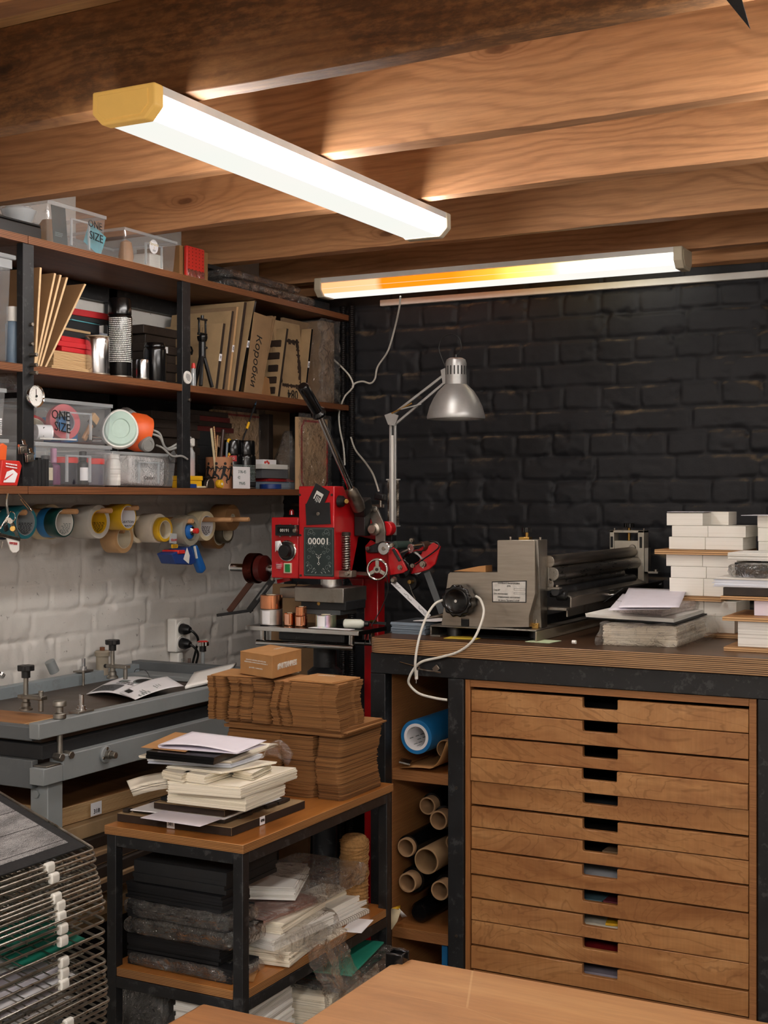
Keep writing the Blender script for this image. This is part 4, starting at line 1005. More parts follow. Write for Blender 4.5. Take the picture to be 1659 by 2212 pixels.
# in lower box
zA = z+.005
jar('red lidded dark jar left of the black bottle in the lower clear box', .245, ya+.155, zA, .033, .073, pm('23232e',.5), M['red_plastic'])
jar('red lidded grey jar right of the black bottle in the lower clear box', .245, ya+.262, zA, .034, .072, pm('66646e',.5), M['red_plastic'])
bottle('black bottle with a white label between the two red lidded jars', .258, ya+.213, zA, .0165, .09, M['black_plastic'], M['black_plastic'], M['white_paper'], caph=.28)
bottle('black bottle with pale label at the left of the lower clear box', .258, ya+.068, zA, .019, .075, M['black_plastic'], M['black_plastic'], M['cap'], caph=.2)
bottle('purple bottle right of the pale labelled black bottle in the lower clear box', .246, ya+.112, zA, .018, .095, pm('6b2c5a',.4), pm('c490ae',.5), None, caph=.4, neck=.4)
bottle('blue tipped bottle at the back of the lower clear box', .20, ya+.085, zA, .017, .10, pm('4a5668',.4), pm('7da2c4',.5), None, caph=.4, neck=.4)
bottle('green grey tipped bottle at the back left of the lower clear box', .20, ya+.035, zA, .017, .10, pm('3c4440',.4), pm('788a80',.5), None, caph=.4, neck=.4)
# in third box
bottle('white printed bottle at the left of the packet box', .262, yc+.045, zA, .020, .086, M['white_plastic'], M['white_plastic'], M['paper_pile'], caph=.15, neck=.8)
bottle('second white bottle behind the first in the packet box', .225, yc+.075, zA, .021, .09, M['white_plastic'], M['white_plastic'], None, caph=.15, neck=.8)
pk = one(MB().ob((.245,yc+.185,zA+.042),(.06,.165,.080),(R(-2),0,R(2))),'packet_bundle',M['white_paper'],'bundle of white printed packets in a clear bag inside the packet box','packet',bevel=.012,seg=4)
scribble(MB(), (.278,yc+.12,zA+.072),(0,1,-.03),(0,0,1),.06,6,.0035).build('printed_text', M['grey_ink'], pk)
scribble(MB(), (.278,yc+.20,zA+.070),(0,1,-.03),(0,0,1),.055,7,.0035,seed=4).build('printed_text', M['grey_ink'], pk)
text('Салфет', M['ink'], pk, (.2785,yc+.185,zA+.022),(0,1,0),(0,0,1),.014,'handwriting')
bag(.205,.280,yc+.095,yc+.275,zA,zA+.088,.004,9,par=pk)
# black wooden blocks beside the post
for k,(a,b_,h,lab) in enumerate(((73,82,.066,'first black wooden block right beside the left post'),(83,90,.072,'second black wooden block from the left post'),(91,98,.067,'third black wooden block from the left post'),(99,106,.069,'fourth black wooden block from the left post'))):
    sbox('black_block',lab,'block',M['black_matte'],a,b_,z,z+h,.2985,.012,'black blocks beside the left post',bevel=.001)
# respirator
def respirator():
    b0 = z+.1015; c = Vector((.215,Yx(285,.24),b0)); t = thing('respirator_mask','respirator mask with pale green filter discs and orange facepiece on the packet box','respirator',c)
    m = MB(); m.lathe(c+Vector((.005,.02,.062)),(.55,.8,-.25),[(0,-.035),(.03,-.03),(.052,-.005),(.056,.03),(.050,.05),(.046,.05),(.05,.03),(.044,0),(0,-.02)],28)
    m.v = [(x,y,max(zz,b0+.002)) for x,y,zz in m.v]
    m.build('facepiece', M['orange_plastic'], t)
    def disc(cc, ax, r, nm1, nm2, m1, m2):
        cc = Vector(cc); ax = Vector(ax).normalized()
        a = MB(); a.lathe(cc, ax, [(0,0),(r*.93,0),(r,.006),(r,.014),(r*.95,.02),(0,.02)],40)
        b = MB(); b.lathe(cc, ax, [(0,.0205),(r*.88,.0205),(r*.80,.0245),(r*.5,.0245),(r*.46,.022),(0,.022)],40)
        for q in (a,b):
            out=[]
            for v in q.v:
                d = Vector(v)-cc; dz = d.z; d.y *= 1.0-.28*(dz/r); d.z *= 1.08; out.append(tuple(cc+d))
            q.v = out
        a.build(nm1, m1, t, bevel=.001); b.build(nm2, m2, t)
    disc((.235,Yx(267,.25),b0+.060),(.72,-.66,.12),.052,'filter_rim','filter_pad',M['white_plastic'],M['mint'])
    disc((.17,Yx(300,.2),b0+.088),(.35,.45,.8),.046,'filter_rim','filter_pad',pm('8f8f8d',.5),pm('9a9a98',.6))
    disc((.262,Yx(310,.26),b0+.026),(.8,-.2,-.2),.022,'exhale_valve','valve_cap',pm('7d7d7b',.5),pm('8b8b88',.5))
    m = MB(); q = Vector((.25,Yx(318,.25),b0+.055))
    for k in range(2):
        pts = [q+Vector((0,.004*k,.012*k)), q+Vector((.02,.03,-.01+.01*k)), q+Vector((.022,.05,-.035)), q+Vector((.02,.075,-.046+.004*k)), q+Vector((.03,.115,-.035+.012*k)), q+Vector((.045,.15,-.028+.02*k))]
        m.sweep(pts, .0035, 8, sm=6)
    m.build('strap', pm('9a9a96',.6), t)
    q2 = P(372,985,x=.298)
    MB().ob(q2,(.006,.034,.020),(R(35),0,0)).build('buckle', pm('4c4d4d',.5), t, bevel=.003)
    MB().sweep([P(338,962,x=.27),P(352,968,x=.296),P(372,985,x=.304),P(392,985,x=.306),P(405,992,x=.306)],.003,8,sm=6).build('strap', pm('9a9a96',.6), t)
respirator()
# dark stuff behind
for k in range(9):
    sbox('letterpress_plate',['lowest','second','third','fourth','fifth','sixth','seventh','eighth','topmost'][k]+' dark plate in the stack behind the packet box','plate',M['darkedge'],322+k%3*3,432-k%2*5,z+k*.0262,z+k*.0262+.0255,.15-.005*(k%3),.12,'dark plates behind the packet box',bevel=.0015)
# right bay, bottom shelf
def spraybottle():
    c = P(407,1000,x=.262); c.z = z; t = thing('spray_bottle','slim pink spray bottle with a white trigger behind the second shelf post','bottle',c)
    MB().lathe(c,(0,0,1),[(0,0),(.019,0),(.020,.004),(.020,.105),(.012,.118),(.010,.122),(0,.122)],28).build('body', M['clearrim'], t)
    MB().lathe(c,(0,0,1),[(0,.004),(.0188,.004),(.0188,.085),(0,.085)],24).build('liquid', M['pink'], t)
    m = MB().box(c.x-.010,c.x+.010,c.y-.020,c.y+.022,z+.124,z+.150); m.build('spray_head', M['white_plastic'], t, bevel=.005, seg=3)
    MB().cyl((c.x,c.y-.03,z+.141),(c.x,c.y-.019,z+.141),.008,n=16).build('nozzle', M['white_plastic'], t, bevel=.001)
    MB().bar((c.x,c.y+.014,z+.127),(c.x,c.y+.019,z+.100),.007,.006,(1,0,0)).build('trigger', M['white_plastic'], t, bevel=.001)
spraybottle()
t = thing('yellow_case','small yellow plastic case beside the second shelf post','case',P(424,1058,x=.29)); y0,y1=Yx(398,.295),Yx(437,.295)
MB().box(.25,.294,y0,y1,z,z+.022).build('base', M['yellow'], t, bevel=.002); MB().box(.25,.295,y0,y1+.004,z+.0225,z+.036).build('lid', M['yellow'], t, bevel=.002)
sbox('blue_block','small dark blue sharpener block in front of the yellow case','block',M['blue_dark'],408,425,z,z+.012,.2988,.004,bevel=.001)
sbox('eraser','small cream eraser in front of the cup on the bottom shelf','eraser',M['cream_tape'],427,446,z,z+.006,.2988,.012,bevel=.0025)
t = thing('multi_tool','folded steel multi tool lying in front of the running figure cup','tool',P(455,1055,x=.28)); c=P(455,1056,x=.283); c.z=z
MB().prism(arc((c.y,z+.010),.020,PI,0,10)+[(c.y+.02,z)]+[(c.y-.02,z)],'x',.270,.284).build('body', M['steel'], t, bevel=.002); MB().box(.272,.2855,c.y-.022,c.y+.026,z+.0305,z+.035).build('blade', M['black_plastic'], t, bevel=.001)
t = thing('tape_measure','yellow round tape measure beside the running figure cup','tape measure',P(479,1056,x=.28)); p=P(479,1050,x=.29)
MB().lathe((.274,p.y,z+.0135),(1,0,0),[(0,0),(.012,0),(.0135,.002),(.0135,.014),(.012,.016),(0,.016)],28).build('case', M['yellow'], t); MB().lathe((.2905,p.y,z+.0135),(1,0,0),[(0,0),(.004,0),(.004,.002),(0,.002)],16).build('hub', M['white_plastic'], t)
def cup():
    p = P(484,1000,x=.25); x,y = .232,p.y; r=.042; h=.098; t = thing('figure_cup','terracotta cup with black running figures holding pens and brushes','cup',(x,y,z))
    MB().lathe((x,y,z),(0,0,1),[(0,0),(r,0),(r,h),(r-.004,h),(r-.004,.006),(0,.006)],44).build('cup', pm('ad7754',.6), t, bevel=.0006)
    m = MB()
    def limb(a0,z0,a1,z1,w0,w1):
        n=4
        for i in range(n):
            f=[i/n,(i+1)/n]; q=[]
            da, dz = (a1-a0)*r, z1-z0; L=math.hypot(da,dz); nx,nz=-dz/L,da/L
            for ff in f:
                a=a0+(a1-a0)*ff; zz=z0+(z1-z0)*ff; w=w0+(w1-w0)*ff
                for s in (1,-1):
                    aa=a+nx*w*s/r; q.append((x+math.cos(aa)*(r+.0009),y+math.sin(aa)*(r+.0009),z+zz+nz*w*s))
            m.add(q,[(0,2,3,1)])
    for k in range(4):
        a = CA-R(60)+k*R(38)
        A=lambda d: a+d/r
        limb(A(-.002),.045,A(.003),.070,.0045,.0065)      # torso
        for q in range(6): limb(A(.004),.077,A(.004)+.0001+math.cos(q)*.004/r,.077+math.sin(q)*.004,.0035,.0035)
        limb(A(.004),.067,A(.016),.060,.0022,.0016); limb(A(.016),.060,A(.021),.070,.0016,.001)
        limb(A(.001),.066,A(-.011),.060,.0022,.0016); limb(A(-.011),.060,A(-.016),.052,.0016,.001)
        limb(A(-.002),.046,A(.012),.036,.0042,.003); limb(A(.012),.036,A(.008),.018,.003,.0014); limb(A(.008),.018,A(.013),.016,.0014,.001)
        limb(A(-.003),.046,A(-.009),.030,.0042,.003); limb(A(-.009),.030,A(-.022),.024,.0028,.0014)
    m.build('running_figures', M['ink'], t)
    G='pens and tools in the cup'
    o = Vector((x,y,z+.008))
    def stick(nm,label,cat,dy0,top_px,top_py,w,mat,dx=0,flat=False,mats=None):
        b = o+Vector((dx,dy0,0)); e = P(*[top_px,top_py],x=x+dx*1.4); m=MB()
        tt = thing(nm,label,cat,b,G)
        if flat: MB().bar(b,e,w,.002,(1,0,0)).build('body',mat,tt,bevel=.0005)
        else: MB().cyl(b,e,w/2,n=12).build('body',mat,tt,bevel=.0008)
        return tt,b,e
    stick('wooden_stick','pale flat wooden stick at the left of the cup','stick',-.026,456,925,.010,M['cream_tape'],.01,True)
    stick('wooden_stick','pale thin stick second from the left in the cup','stick',-.02,462,921,.005,M['plyboard'],.012)
    stick('pencil','thin tan pencil in the middle of the cup','pencil',-.012,470,940,.005,M['peg'],-.01)
    stick('dark_pen','thick dark pen standing in the middle of the cup','pen',-.004,482,928,.012,pm('3a2620',.4),.0)
    stick('black_spatula','broad black spatula behind the pens in the cup','spatula',-.016,471,965,.020,M['black_plastic'],-.018,True)
    stick('grey_pen','short grey pen right of the dark pen in the cup','pen',.006,491,955,.007,pm('7e868c',.4),.016)
    tt,b,e = stick('yellow_cutter','yellow handled cutter at the right of the cup','cutter',.016,499,960,.012,M['yellow'],.01)
    MB().sweep([e,e+Vector((0,-.004,.012)),e+Vector((0,-.014,.014)),e+Vector((0,-.018,.004))],.004,8,sm=5).build('hook',M['yellow'],tt)
    stick('white_marker','white marker leaning at the right rim of the cup','marker',.02,512,950,.009,M['white_plastic'],-.006)
    tt,b,e = stick('long_brush','long black brush with a yellow ferrule leaning out of the cup to the right','brush',.012,551,875,.005,M['black_plastic'],.02)
    d=(e-b); MB().cyl(b+d*.70,b+d*.78,.0042,n=14).build('ferrule',M['yellow'],tt); MB().cyl(b+d*.9,b+d*1.0,.0036,.0044,n=14).build('grip',M['black_plastic'],tt); MB().cyl(e,e+d*.05,.0032,.001,n=12).build('bristle_tip',pm('54789a',.5),tt)
cup()
nc = sbox('note_card','white note card with pencilled numbers leaning on the spray cans','card',M['white_paper'],504,540,z,z+.068,.2965,.0015,bevel=0)
text('7-96-45', M['grey_ink'], nc, (.2968,Yx(523,.297),z+.052),(0,1,0),(0,0,1),.014,'handwriting'); text('42', M['grey_ink'], nc, (.2968,Yx(516,.297),z+.034),(0,1,0),(0,0,1),.014,'handwriting'); text('99645', M['grey_ink'], nc, (.2968,Yx(523,.297),z+.016),(0,1,0),(0,0,1),.014,'handwriting')
for px,xf,lab,sd in ((521,.272,'left of two black capped spray cans with a red band on the bottom shelf',5),(549,.285,'right of two black capped spray cans with a red band on the bottom shelf',6)):
    t,x,y,r = can(lab, px, .0325, .155, z, xf, M['black_gloss'], M['black_gloss'], .30, group='red banded spray cans')
    m=MB(); n=14; a0,a1=CA-R(95),CA+R(8)+(R(10) if sd==5 else -R(35))
    vs=[]
    for i in range(n+1):
        a=a0+(a1-a0)*i/n; vs+=[(x+math.cos(a)*(r+.0005),y+math.sin(a)*(r+.0005),z+.086),(x+math.cos(a)*(r+.0005),y+math.sin(a)*(r+.0005),z+.104)]
    m.add(vs,[(2*i,2*i+2,2*i+3,2*i+1) for i in range(n)]).build('red_band', M['red_card'], t)
    aa=(CA-R(25)); u=Vector((math.cos(aa),math.sin(aa),0)); tx=Vector((-u.y,u.x,0))
    text('ALBERG' if sd==5 else 'RG', M['white_ink'], t, Vector((x,y,z+.095))+u*(r+.003), tx,(0,0,1),.012 if sd==5 else .012, 'printed_text')
    curved_print(t,x,y,z+.075,r,CA-R(30) if sd==6 else CA-R(80),CA+R(62),12,.0045,M['grey_ink'],sd)
    if sd==6: MB().lathe((x,y,z),(0,0,1),[(r*1.002,.010),(r*1.012,.010),(r*1.012,.026),(r*1.002,.026)],40).build('label_foot', M['black_matte'], t)
# stack right
zq = z
G='card pile at the right of the bottom shelf'
tape_roll_flat('flat blue tape roll lying right of the two spray cans', (.26,Yx(590,.27),z+.0085),(0,0,1),.036,.028,.016,M['blue_dark'],M['blue_dark'])
for nm,lab,mat,pl,pr,h,xf in (('card_pile','grey card pile lying under the red folders on the bottom shelf',M['steelblue_pile'],574,636,.026,.22),('red_folder','lower thin red folder in the pile right of the spray cans',M['red_card'],578,634,.005,.215),('red_folder','upper thin red folder in the pile right of the spray cans',M['red_card'],580,628,.005,.21),('card_pile','dark grey card block above the red folders',M['grey_card'],569,622,.030,.215),('white_box','flat white box on top of the card pile, right of the spray cans',M['white_plastic'],566,622,.016,.22),('spotted_packet','white packet with red dots on the flat white box',M['white_paper'],570,597,.016,.20)):
    o = sbox(nm,lab,nm.split('_')[1],mat,pl,pr,zq,zq+h,xf,.14,G,bevel=.001,rz=R(random.uniform(-3,3)))
    if nm=='spotted_packet':
        m=MB(); yy0=Yx(570,.2)
        for a_,b_ in ((.007,.006),(.019,.009),(.028,.004)): m.cyl((xf-.002,yy0+a_,zq+b_),(xf+.0022,yy0+a_,zq+b_),.0042,n=16)
        m.build('red_dots',M['red_plastic'],o)
    zq += h+.0004
# bagged frames
def framed(label, pl, pr, zt, xf, cut, th=.02, seed=1, inner=pm('c4a27a', .65, 0, .1, 10, .12)):
    y0,y1 = Yx(pl,xf),Yx(pr,xf); t = thing('framed_plate',label,'plate',(xf-th/2,(y0+y1)/2,z),'red framed plates wrapped in film')
    MB().box(xf-th,xf,y0,y1,z,zt).build('board', inner, t, bevel=.001)
    m=MB(); w=.007; a,b=y0+.010,y1-.006; c,d=z+.006,zt-.012; k=cut
    pts=[(a+k,c),(b-k,c),(b-k,c+k*.8),(b,c+k*1.6),(b,d-k*1.6),(b-k,d-k*.8),(b-k,d),(a+k,d),(a+k,d-k*.8),(a,d-k*1.6),(a,c+k*1.6),(a+k,c+k*.8)]
    for i in range(len(pts)): 
        p,q=pts[i],pts[(i+1)%len(pts)]; m.bar((xf+.0012,p[0],p[1]),(xf+.0012,q[0],q[1]),w,.002,(1,0,0))
    m.build('red_frame', pm('a8302b',.6), t)
    m=MB(); f=lambda u,v:(xf+.004+(float(fbm(np.array([u*7+seed*9]),np.array([v*13]),4,seed)[0])-.42)*.016, y0-.012+(y1-y0+.03)*u, z+.001+(zt-z+.012)*v)
    m.grid(f,14,36); m.build('film_bag',M['film_soft'],t,ang=70)
framed('tall red framed plate in clear film behind the top of the red press', 648, 708, z+.245, .285, .012, seed=3)
framed('wide red framed plate in clear film at the back behind the spray cans', 462, 566, Zx(540,892,.08), .08, .0, seed=6)
sbox('tall_board','tall tan board standing behind the card pile on the bottom shelf','board',M['mdf'],560,626,z,Zx(600,885,.06),.06,.012)
sbox('dark_board','narrow dark edged board standing behind the flat white box','board',M['darkedge'],580,590,z,Zx(585,895,.12),.12,.05)
bo = one(MB().box(.10,.20,Yx(626,.15),Yx(640,.15),z,z+.03),'film_lump',M['film_soft'],'crumpled clear film bag lump beside the card pile on the bottom shelf','bag')
bo2 = MB(); c=Vector((.20,Yx(622,.20),z+.12))
for i in range(1): bo2.lathe(c-Vector((0,0,.118)),(0,0,1),[(.0,.0),(.034,.0),(.044,.03),(.036,.07),(.05,.10),(.03,.15),(.02,.19),(.012,.20)],22)
bo2.v=[(x_+(float(fbm(np.array([y_*40]),np.array([z_*40]),3,2)[0])-.45)*.035, y_+(float(fbm(np.array([x_*40+9]),np.array([z_*40]),3,5)[0])-.45)*.04, z_) for x_,y_,z_ in bo2.v]
bo2.build('film_crumple',M['film'],bo,ang=70)
for k in range(4): sbox('letterpress_plate',['lowest','second','third','topmost'][k]+' dark red plate lying high behind the spray bottle','plate',M['darkedge'] if k%2 else pm('5a1f1c',.6),412,505-k*4,z+.185+k*.0165,z+.185+k*.0165+.016,.13,.10,'plates behind the spray bottle',bevel=.001)
for k in range(4): sbox('dark_stack_box',['lowest','second','third','topmost'][k]+' dark box in the column behind the spray bottle','box',M['black_matte'],416,470-k*3,z+k*.0465,z+k*.0465+.046,.13,.10,'boxes behind the spray bottle',bevel=.001)

# ---------------- tape rolls on pegs under the bottom shelf ----------------
def roll(label, px, py, r, ri, xf, w, mat, core, printed=None, name='tape_roll'):
    c = P(px,py,x=xf); t = thing(name, label, 'tape roll', (xf-w/2,c.y,c.z-r), 'tape rolls hung on pegs')
    MB().lathe((xf-w,c.y,c.z),(1,0,0),[(ri+.002,0),(r-.001,0),(r,.0015),(r,w-.0015),(r-.001,w),(ri+.002,w),(ri+.002,0)],56).build('tape', mat, t)
    MB().pipe((xf-w-.0005,c.y,c.z),(xf+.0005,c.y,c.z),ri+.0018,ri,52).build('core', core, t)
    if printed=='AXTON':
        for k in range(5):
            a = R(-60+k*30); u=Vector((0,math.sin(a),-math.cos(a))); at=Vector((xf-.026+.012*(k%2),c.y,c.z))+u*(ri-.0012)
            text('□ AXTON', M['ink'], t, at, Vector((0,math.cos(a),math.sin(a))).cross(u)*-1, Vector((0,math.cos(a),math.sin(a))), .011, 'core_print', ext=.0001)
    elif printed:
        m=MB(); rr=random.Random(px)
        for k in range(26):
            a=R(-80+k*6.5)
            x0=xf-.004-rr.uniform(0,.006)
            while x0>xf-w+.006:
                u0=Vector((0,math.sin(a),-math.cos(a))); u1=Vector((0,math.sin(a+R(3.2)),-math.cos(a+R(3.2)))); rr_=ri-.0006; o=Vector((0,c.y,c.z))
                L=rr.uniform(.004,.009); A=[o+u0*rr_+Vector((x0,0,0)),o+u1*rr_+Vector((x0,0,0)),o+u1*rr_+Vector((x0-L,0,0)),o+u0*rr_+Vector((x0-L,0,0))]
                m.add(A,[(0,1,2,3)]); x0-=L+.003
        m.build('core_print', printed, t)
    return c
def peg(label, px, py, xe, rad=.0075):
    c = P(px,py,x=xe); one(MB().lathe((.006,c.y,c.z),(1,0,0),[(0,0),(rad,0),(rad,xe-.008),(rad*.8,xe-.006),(0,xe-.006)],20),'wooden_peg',M['peg'],label,'peg','wooden pegs for tape rolls',ang=50)
roll('large cream masking tape roll behind the blue and dark green rolls', 112,1127,.049,.034,.105,.05,M['cream_tape'],M['cap'])
roll('teal tape roll hanging leftmost on the pegs, partly behind the key bunch', 55,1128,.044,.033,.175,.055,M['teal_tape'],M['clearrim'],M['ink'])
roll('dark navy tape roll behind the teal roll at the far left', 8,1130,.044,.033,.115,.05,pm('1c2b40',.5),M['cap'])
roll('blue tape roll between the cream roll and the dark green roll', 117,1129,.041,.031,.137,.030,M['blue_tape'],M['white_plastic'])
roll('dark green tape roll with a thick white core', 139,1129,.040,.0335,.178,.038,M['green_dark'],M['white_plastic'],M['grey_ink'])
roll('wide clear grey tape roll with a brown face and yellow core', 214,1127,.048,.031,.180,.080,pm('b3aea4',.45),M['yellow_tape'],M['ink'])
roll('kraft paper tape roll hanging lowest below the yellow roll', 268,1162,.045,.030,.115,.055,M['tan_tape'],M['cap'])
roll('yellow tape roll with black lettering inside its white core', 277,1117,.038,.031,.185,.060,M['yellow_tape'],M['white_paper'],'AXTON')
roll('white paper tape roll behind and below the yellow lettered roll', 300,1143,.042,.028,.110,.045,M['cap'],M['cream_tape'])
roll('wide cream tape roll in the middle of the row', 345,1141,.044,.033,.165,.060,pm('cfc4b2',.45),M['cream_tape'])
roll('yellow tape roll peeping out right beside the wide cream roll', 357,1144,.037,.026,.186,.019,M['yellow_tape'],M['cap'])
roll('cream tape roll with a black printed core, right of the tape gun', 447,1136,.047,.031,.175,.055,M['cream_tape'],M['white_paper'],M['ink'])
roll('brown clear tape roll hanging low behind the printed core roll', 474,1157,.044,.030,.100,.05,M['brown_tape'],M['cap'])
roll('dark tape roll low at the right end of the row', 492,1150,.036,.026,.130,.03,pm('4b4334',.45),M['cap'])
roll('kraft wrapped roll pierced by the longest peg at the right end', 503,1118,.043,.0105,.175,.065,M['kraft_dark'],M['cap'])
peg('wooden peg holding the teal tape roll',56,1107,.185)
peg('wooden peg holding the dark green roll with the white core',167,1105,.225)
peg('wooden peg inside the brown faced wide roll',241,1103,.215)
peg('wooden peg inside the yellow lettered roll',298,1097,.205)
peg('wooden peg inside the wide cream roll',332,1122,.155)
peg('long wooden peg through the printed core roll',501,1123,.27)
peg('long wooden peg through the kraft wrapped roll at the right end',538,1122,.26)
peg('wooden peg holding the low kraft paper tape roll',268,1147,.125)
peg('short wooden peg holding the tape gun',417,1126,.235)
def tape_gun():
    c = P(415,1146,x=.225); t = thing('tape_dispenser','blue tape gun with a red blade guard and clear tape, hung on a peg','tape dispenser',(.2,c.y,c.z-.1))
    MB().lathe((.17,c.y,c.z),(1,0,0),[(.032,0),(.046,0),(.047,.0015),(.047,.050),(.046,.0515),(.032,.0515),(.032,0)],56).build('tape_reel', M['clear_soft'], t)
    MB().lathe((.168,c.y,c.z-.004),(1,0,0),[(0,0),(.022,0),(.022,.05),(.016,.054),(0,.054)],40).build('reel_hub', M['blue_plastic'], t)
    MB().lathe((.222,c.y+.002,c.z-.001),(1,0,0),[(0,0),(.012,0),(.013,.004),(.008,.009),(0,.009)],20).build('spring_washer', M['chrome'], t)
    MB().lathe((.231,c.y+.003,c.z-.001),(1,0,0),[(0,0),(.0085,0),(.0085,.012),(.004,.014),(0,.014)],20).build('tension_knob', M['red_plastic'], t)
    h0, h1 = P(415,1180,x=.20), P(436,1235,x=.20)
    MB().bar(h0,h1,.030,.028,(1,0,0)).build('handle', M['blue_plastic'], t, bevel=.010, seg=4)
    MB().bar(P(420,1180,x=.216),P(425,1206,x=.2165),.004,.006,(1,0,0)).build('handle_stripe', M['white_plastic'], t)
    a, b = P(362,1203,x=.2), P(402,1212,x=.2)
    fr = MB(); fr.prism([(P(358,1196,x=.2).y,P(358,1196,x=.2).z),(P(400,1196,x=.2).y,P(400,1180,x=.2).z),(P(412,1214,x=.2).y,P(412,1214,x=.2).z),(P(402,1220,x=.2).y,P(402,1220,x=.2).z),(P(368,1218,x=.2).y,P(368,1218,x=.2).z)],'x',.165,.222)
    fr.build('front_frame', M['blue_dark'], t, bevel=.003)
    q = [P(px_,py_,x=.2235) for px_,py_ in ((404,1182),(410,1200),(408,1218),(396,1208))]
    m=MB(); m.add(q,[(0,1,2,3)]); m.build('frame_stripe', M['white_plastic'], t)
    c2 = P(375,1192,x=.195); MB().ob(c2,(.062,.036,.012),(0,0,0)).build('blade_guard', M['red_plastic'], t, bevel=.003)
    c3 = P(377,1180,x=.215); MB().ob(c3,(.002,.030,.011),(0,0,0)).build('warning_label', M['yellow'], t)
    scribble(MB(), c3+Vector((.0016,-.012,.004)),(0,1,0),(0,0,1),.024,3,.003).build('printed_text', M['ink'], t)
    c4 = P(374,1163,x=.212); sh_=MB().ob(c4,(.0015,.034,.030),(R(-5),0,0)).build('clear_shield', M['clearrim'], t)
    text('tison', M['red_ink'], t, c4+Vector((.0012,.002,-.004)),(0,1,0),(0,0,1),.014,'printed_text')
tape_gun()
# keys and clamp hanging from the shelf at far left
def keys():
    c = P(20,1066,x=.31); t = thing('key_bunch','bunch of keys with steel clamp and white tag hanging under the shelf','keys',(.30,c.y,c.z-.12)); X_=.312
    g=lambda px,py,dx=0: P(px,py,x=X_+dx)
    MB().sweep([g(17,1066),g(15,1078),g(15,1092),g(18,1110)],.0026,8,sm=4).build('hook', M['chrome'], t)
    m=MB(); cc=g(25,1116); m.sweep([cc+Vector((.001*math.sin(k),.012*math.cos(k*PI/8),.012*math.sin(k*PI/8))) for k in range(16)],.0012,6,closed=True); m.build('key_ring', M['chrome'], t)
    m=MB()
    m.add([g(-12,1150),g(43,1164),g(43,1169),g(-12,1156)],[(0,1,2,3)]); o_=Vector((.012,0,0)); m.add([v-o_ for v in (g(-12,1150),g(43,1164),g(43,1169),g(-12,1156))],[(0,1,2,3)])
    m.bar(g(-12,1152),g(43,1166),.008,.004,(1,0,0)); m.build('clamp_jaw', M['chrome'], t, bevel=.0008)
    m=MB(); m.sweep([g(43,1164),g(34,1140),g(24,1120)],.0016,8,sm=4); m.sweep([g(-10,1152),g(8,1130),g(18,1112)],.002,8,sm=4); m.sweep([g(18,1112),g(8,1128),g(0,1142)],.002,8,sm=4); m.build('clamp_lever', M['chrome'], t)
    m=MB()
    for (px_,py_,qx,qy) in ((20,1118,30,1150),(16,1118,10,1146),(22,1120,36,1158)):
        m.bar(g(px_,py_,.002),g(qx,qy,.003),.0016,.006,(1,0,0)); m.cyl(g(px_,py_+6,.0015),g(px_,py_+6,.0045),.006,n=16)
    m.build('key', M['steel'], t)
    MB().cyl(g(27,1142,.004),g(27,1142,.012),.007,n=18).build('brass_knob', M['brass'], t, bevel=.001)
    MB().ob(g(13,1140,.004),(.006,.012,.018),(R(20),0,0)).build('black_fob', M['black_plastic'], t, bevel=.002)
    q=[g(14,1160),g(42,1170),g(42,1188),g(36,1194),g(28,1194),g(23,1188)]
    m=MB(); m.add([*q,*[v-Vector((.003,0,0)) for v in q]],[tuple(range(6)),tuple(range(6,12))[::-1]]+[(i,6+i,6+(i+1)%6,(i+1)%6) for i in range(6)]); m.build('white_tag', M['white_plastic'], t, bevel=.0008)
    text('СЕРДЦЕ', M['red_ink'], t, g(29,1174,.0008),(0,1,-.1),(0,0,1),.007,'tag_text',bold=.0002)
    MB().sweep([g(6,1170),g(3,1185)],.0016,8).build('key', M['steel'], t)
    m=MB(); pts=[g(40,1066),g(52,1082),g(64,1096),g(69,1103),g(62,1100),g(50,1086),g(44,1078)]; m.sweep(pts,.0016,8,sm=5); m.build('wire_loop', M['chrome'], t)
keys()
# ---------------- red hot foil press ----------------
YF = -.87
def pf(px,py,y=YF): return P(px,py,y=y)
pr = thing('foil_press', 'red hot foil stamping press with lever, dial, counter and foil rollers', 'press', (.68,-.62,0))
def bx(name, mat, pl, prr, pt, pb, y0, dep, bevel=.003, par=None, label=None, seg=2):
    a, b = pf(pl,pb,y0), pf(prr,pt,y0)
    return MB().box(a.x,b.x,y0,y0+dep,a.z,b.z).build(name, mat, par or pr, bevel=bevel, label=label, seg=seg)
# head body: front column with a sloping flank
a, b = pf(645,1250), pf(722,1050)
zB, zT = a.z, b.z
MB().prism([(YF,zB),(YF+.262,zB),(YF+.262,zB+.11),(YF+.15,zB+.125),(YF+.12,zB+.19),(YF+.055,zT),(YF,zT)],'x',a.x,b.x).build('head_housing', M['red'], pr, bevel=.003)
HX0, HX1 = a.x, b.x
cb = bx('control_box', M['red'], 586, 644.6, 1118, 1248, YF+.004, .11)
bx('counter', M['black_plastic'], 594, 640, 1134, 1157, YF-.016, .018, .002, cb)
bx('counter_window', M['black_gloss'], 599, 632, 1139, 1152, YF-.0175, .002, .0005, cb)
text('00191', M['white_ink'], cb, pf(615,1146,YF-.0178), (1,0,0),(0,0,1), .013, 'counter_digits')
m = MB()
for px,py in ((605,1134),(628,1134),(606,1158),(628,1158)): q=pf(px,py,YF-.01); m.cyl(q-Vector((0,.003,0)),q,.003,n=10)
m.build('counter_screw', M['steel'], cb)
q = pf(640,1146,YF-.01); MB().bar(q,q+Vector((.004,-.012,.016)),.006,.004).cyl(q-Vector((0,.012,0)),q,.006,n=14).build('counter_lever', M['steel'], cb, bevel=.001)
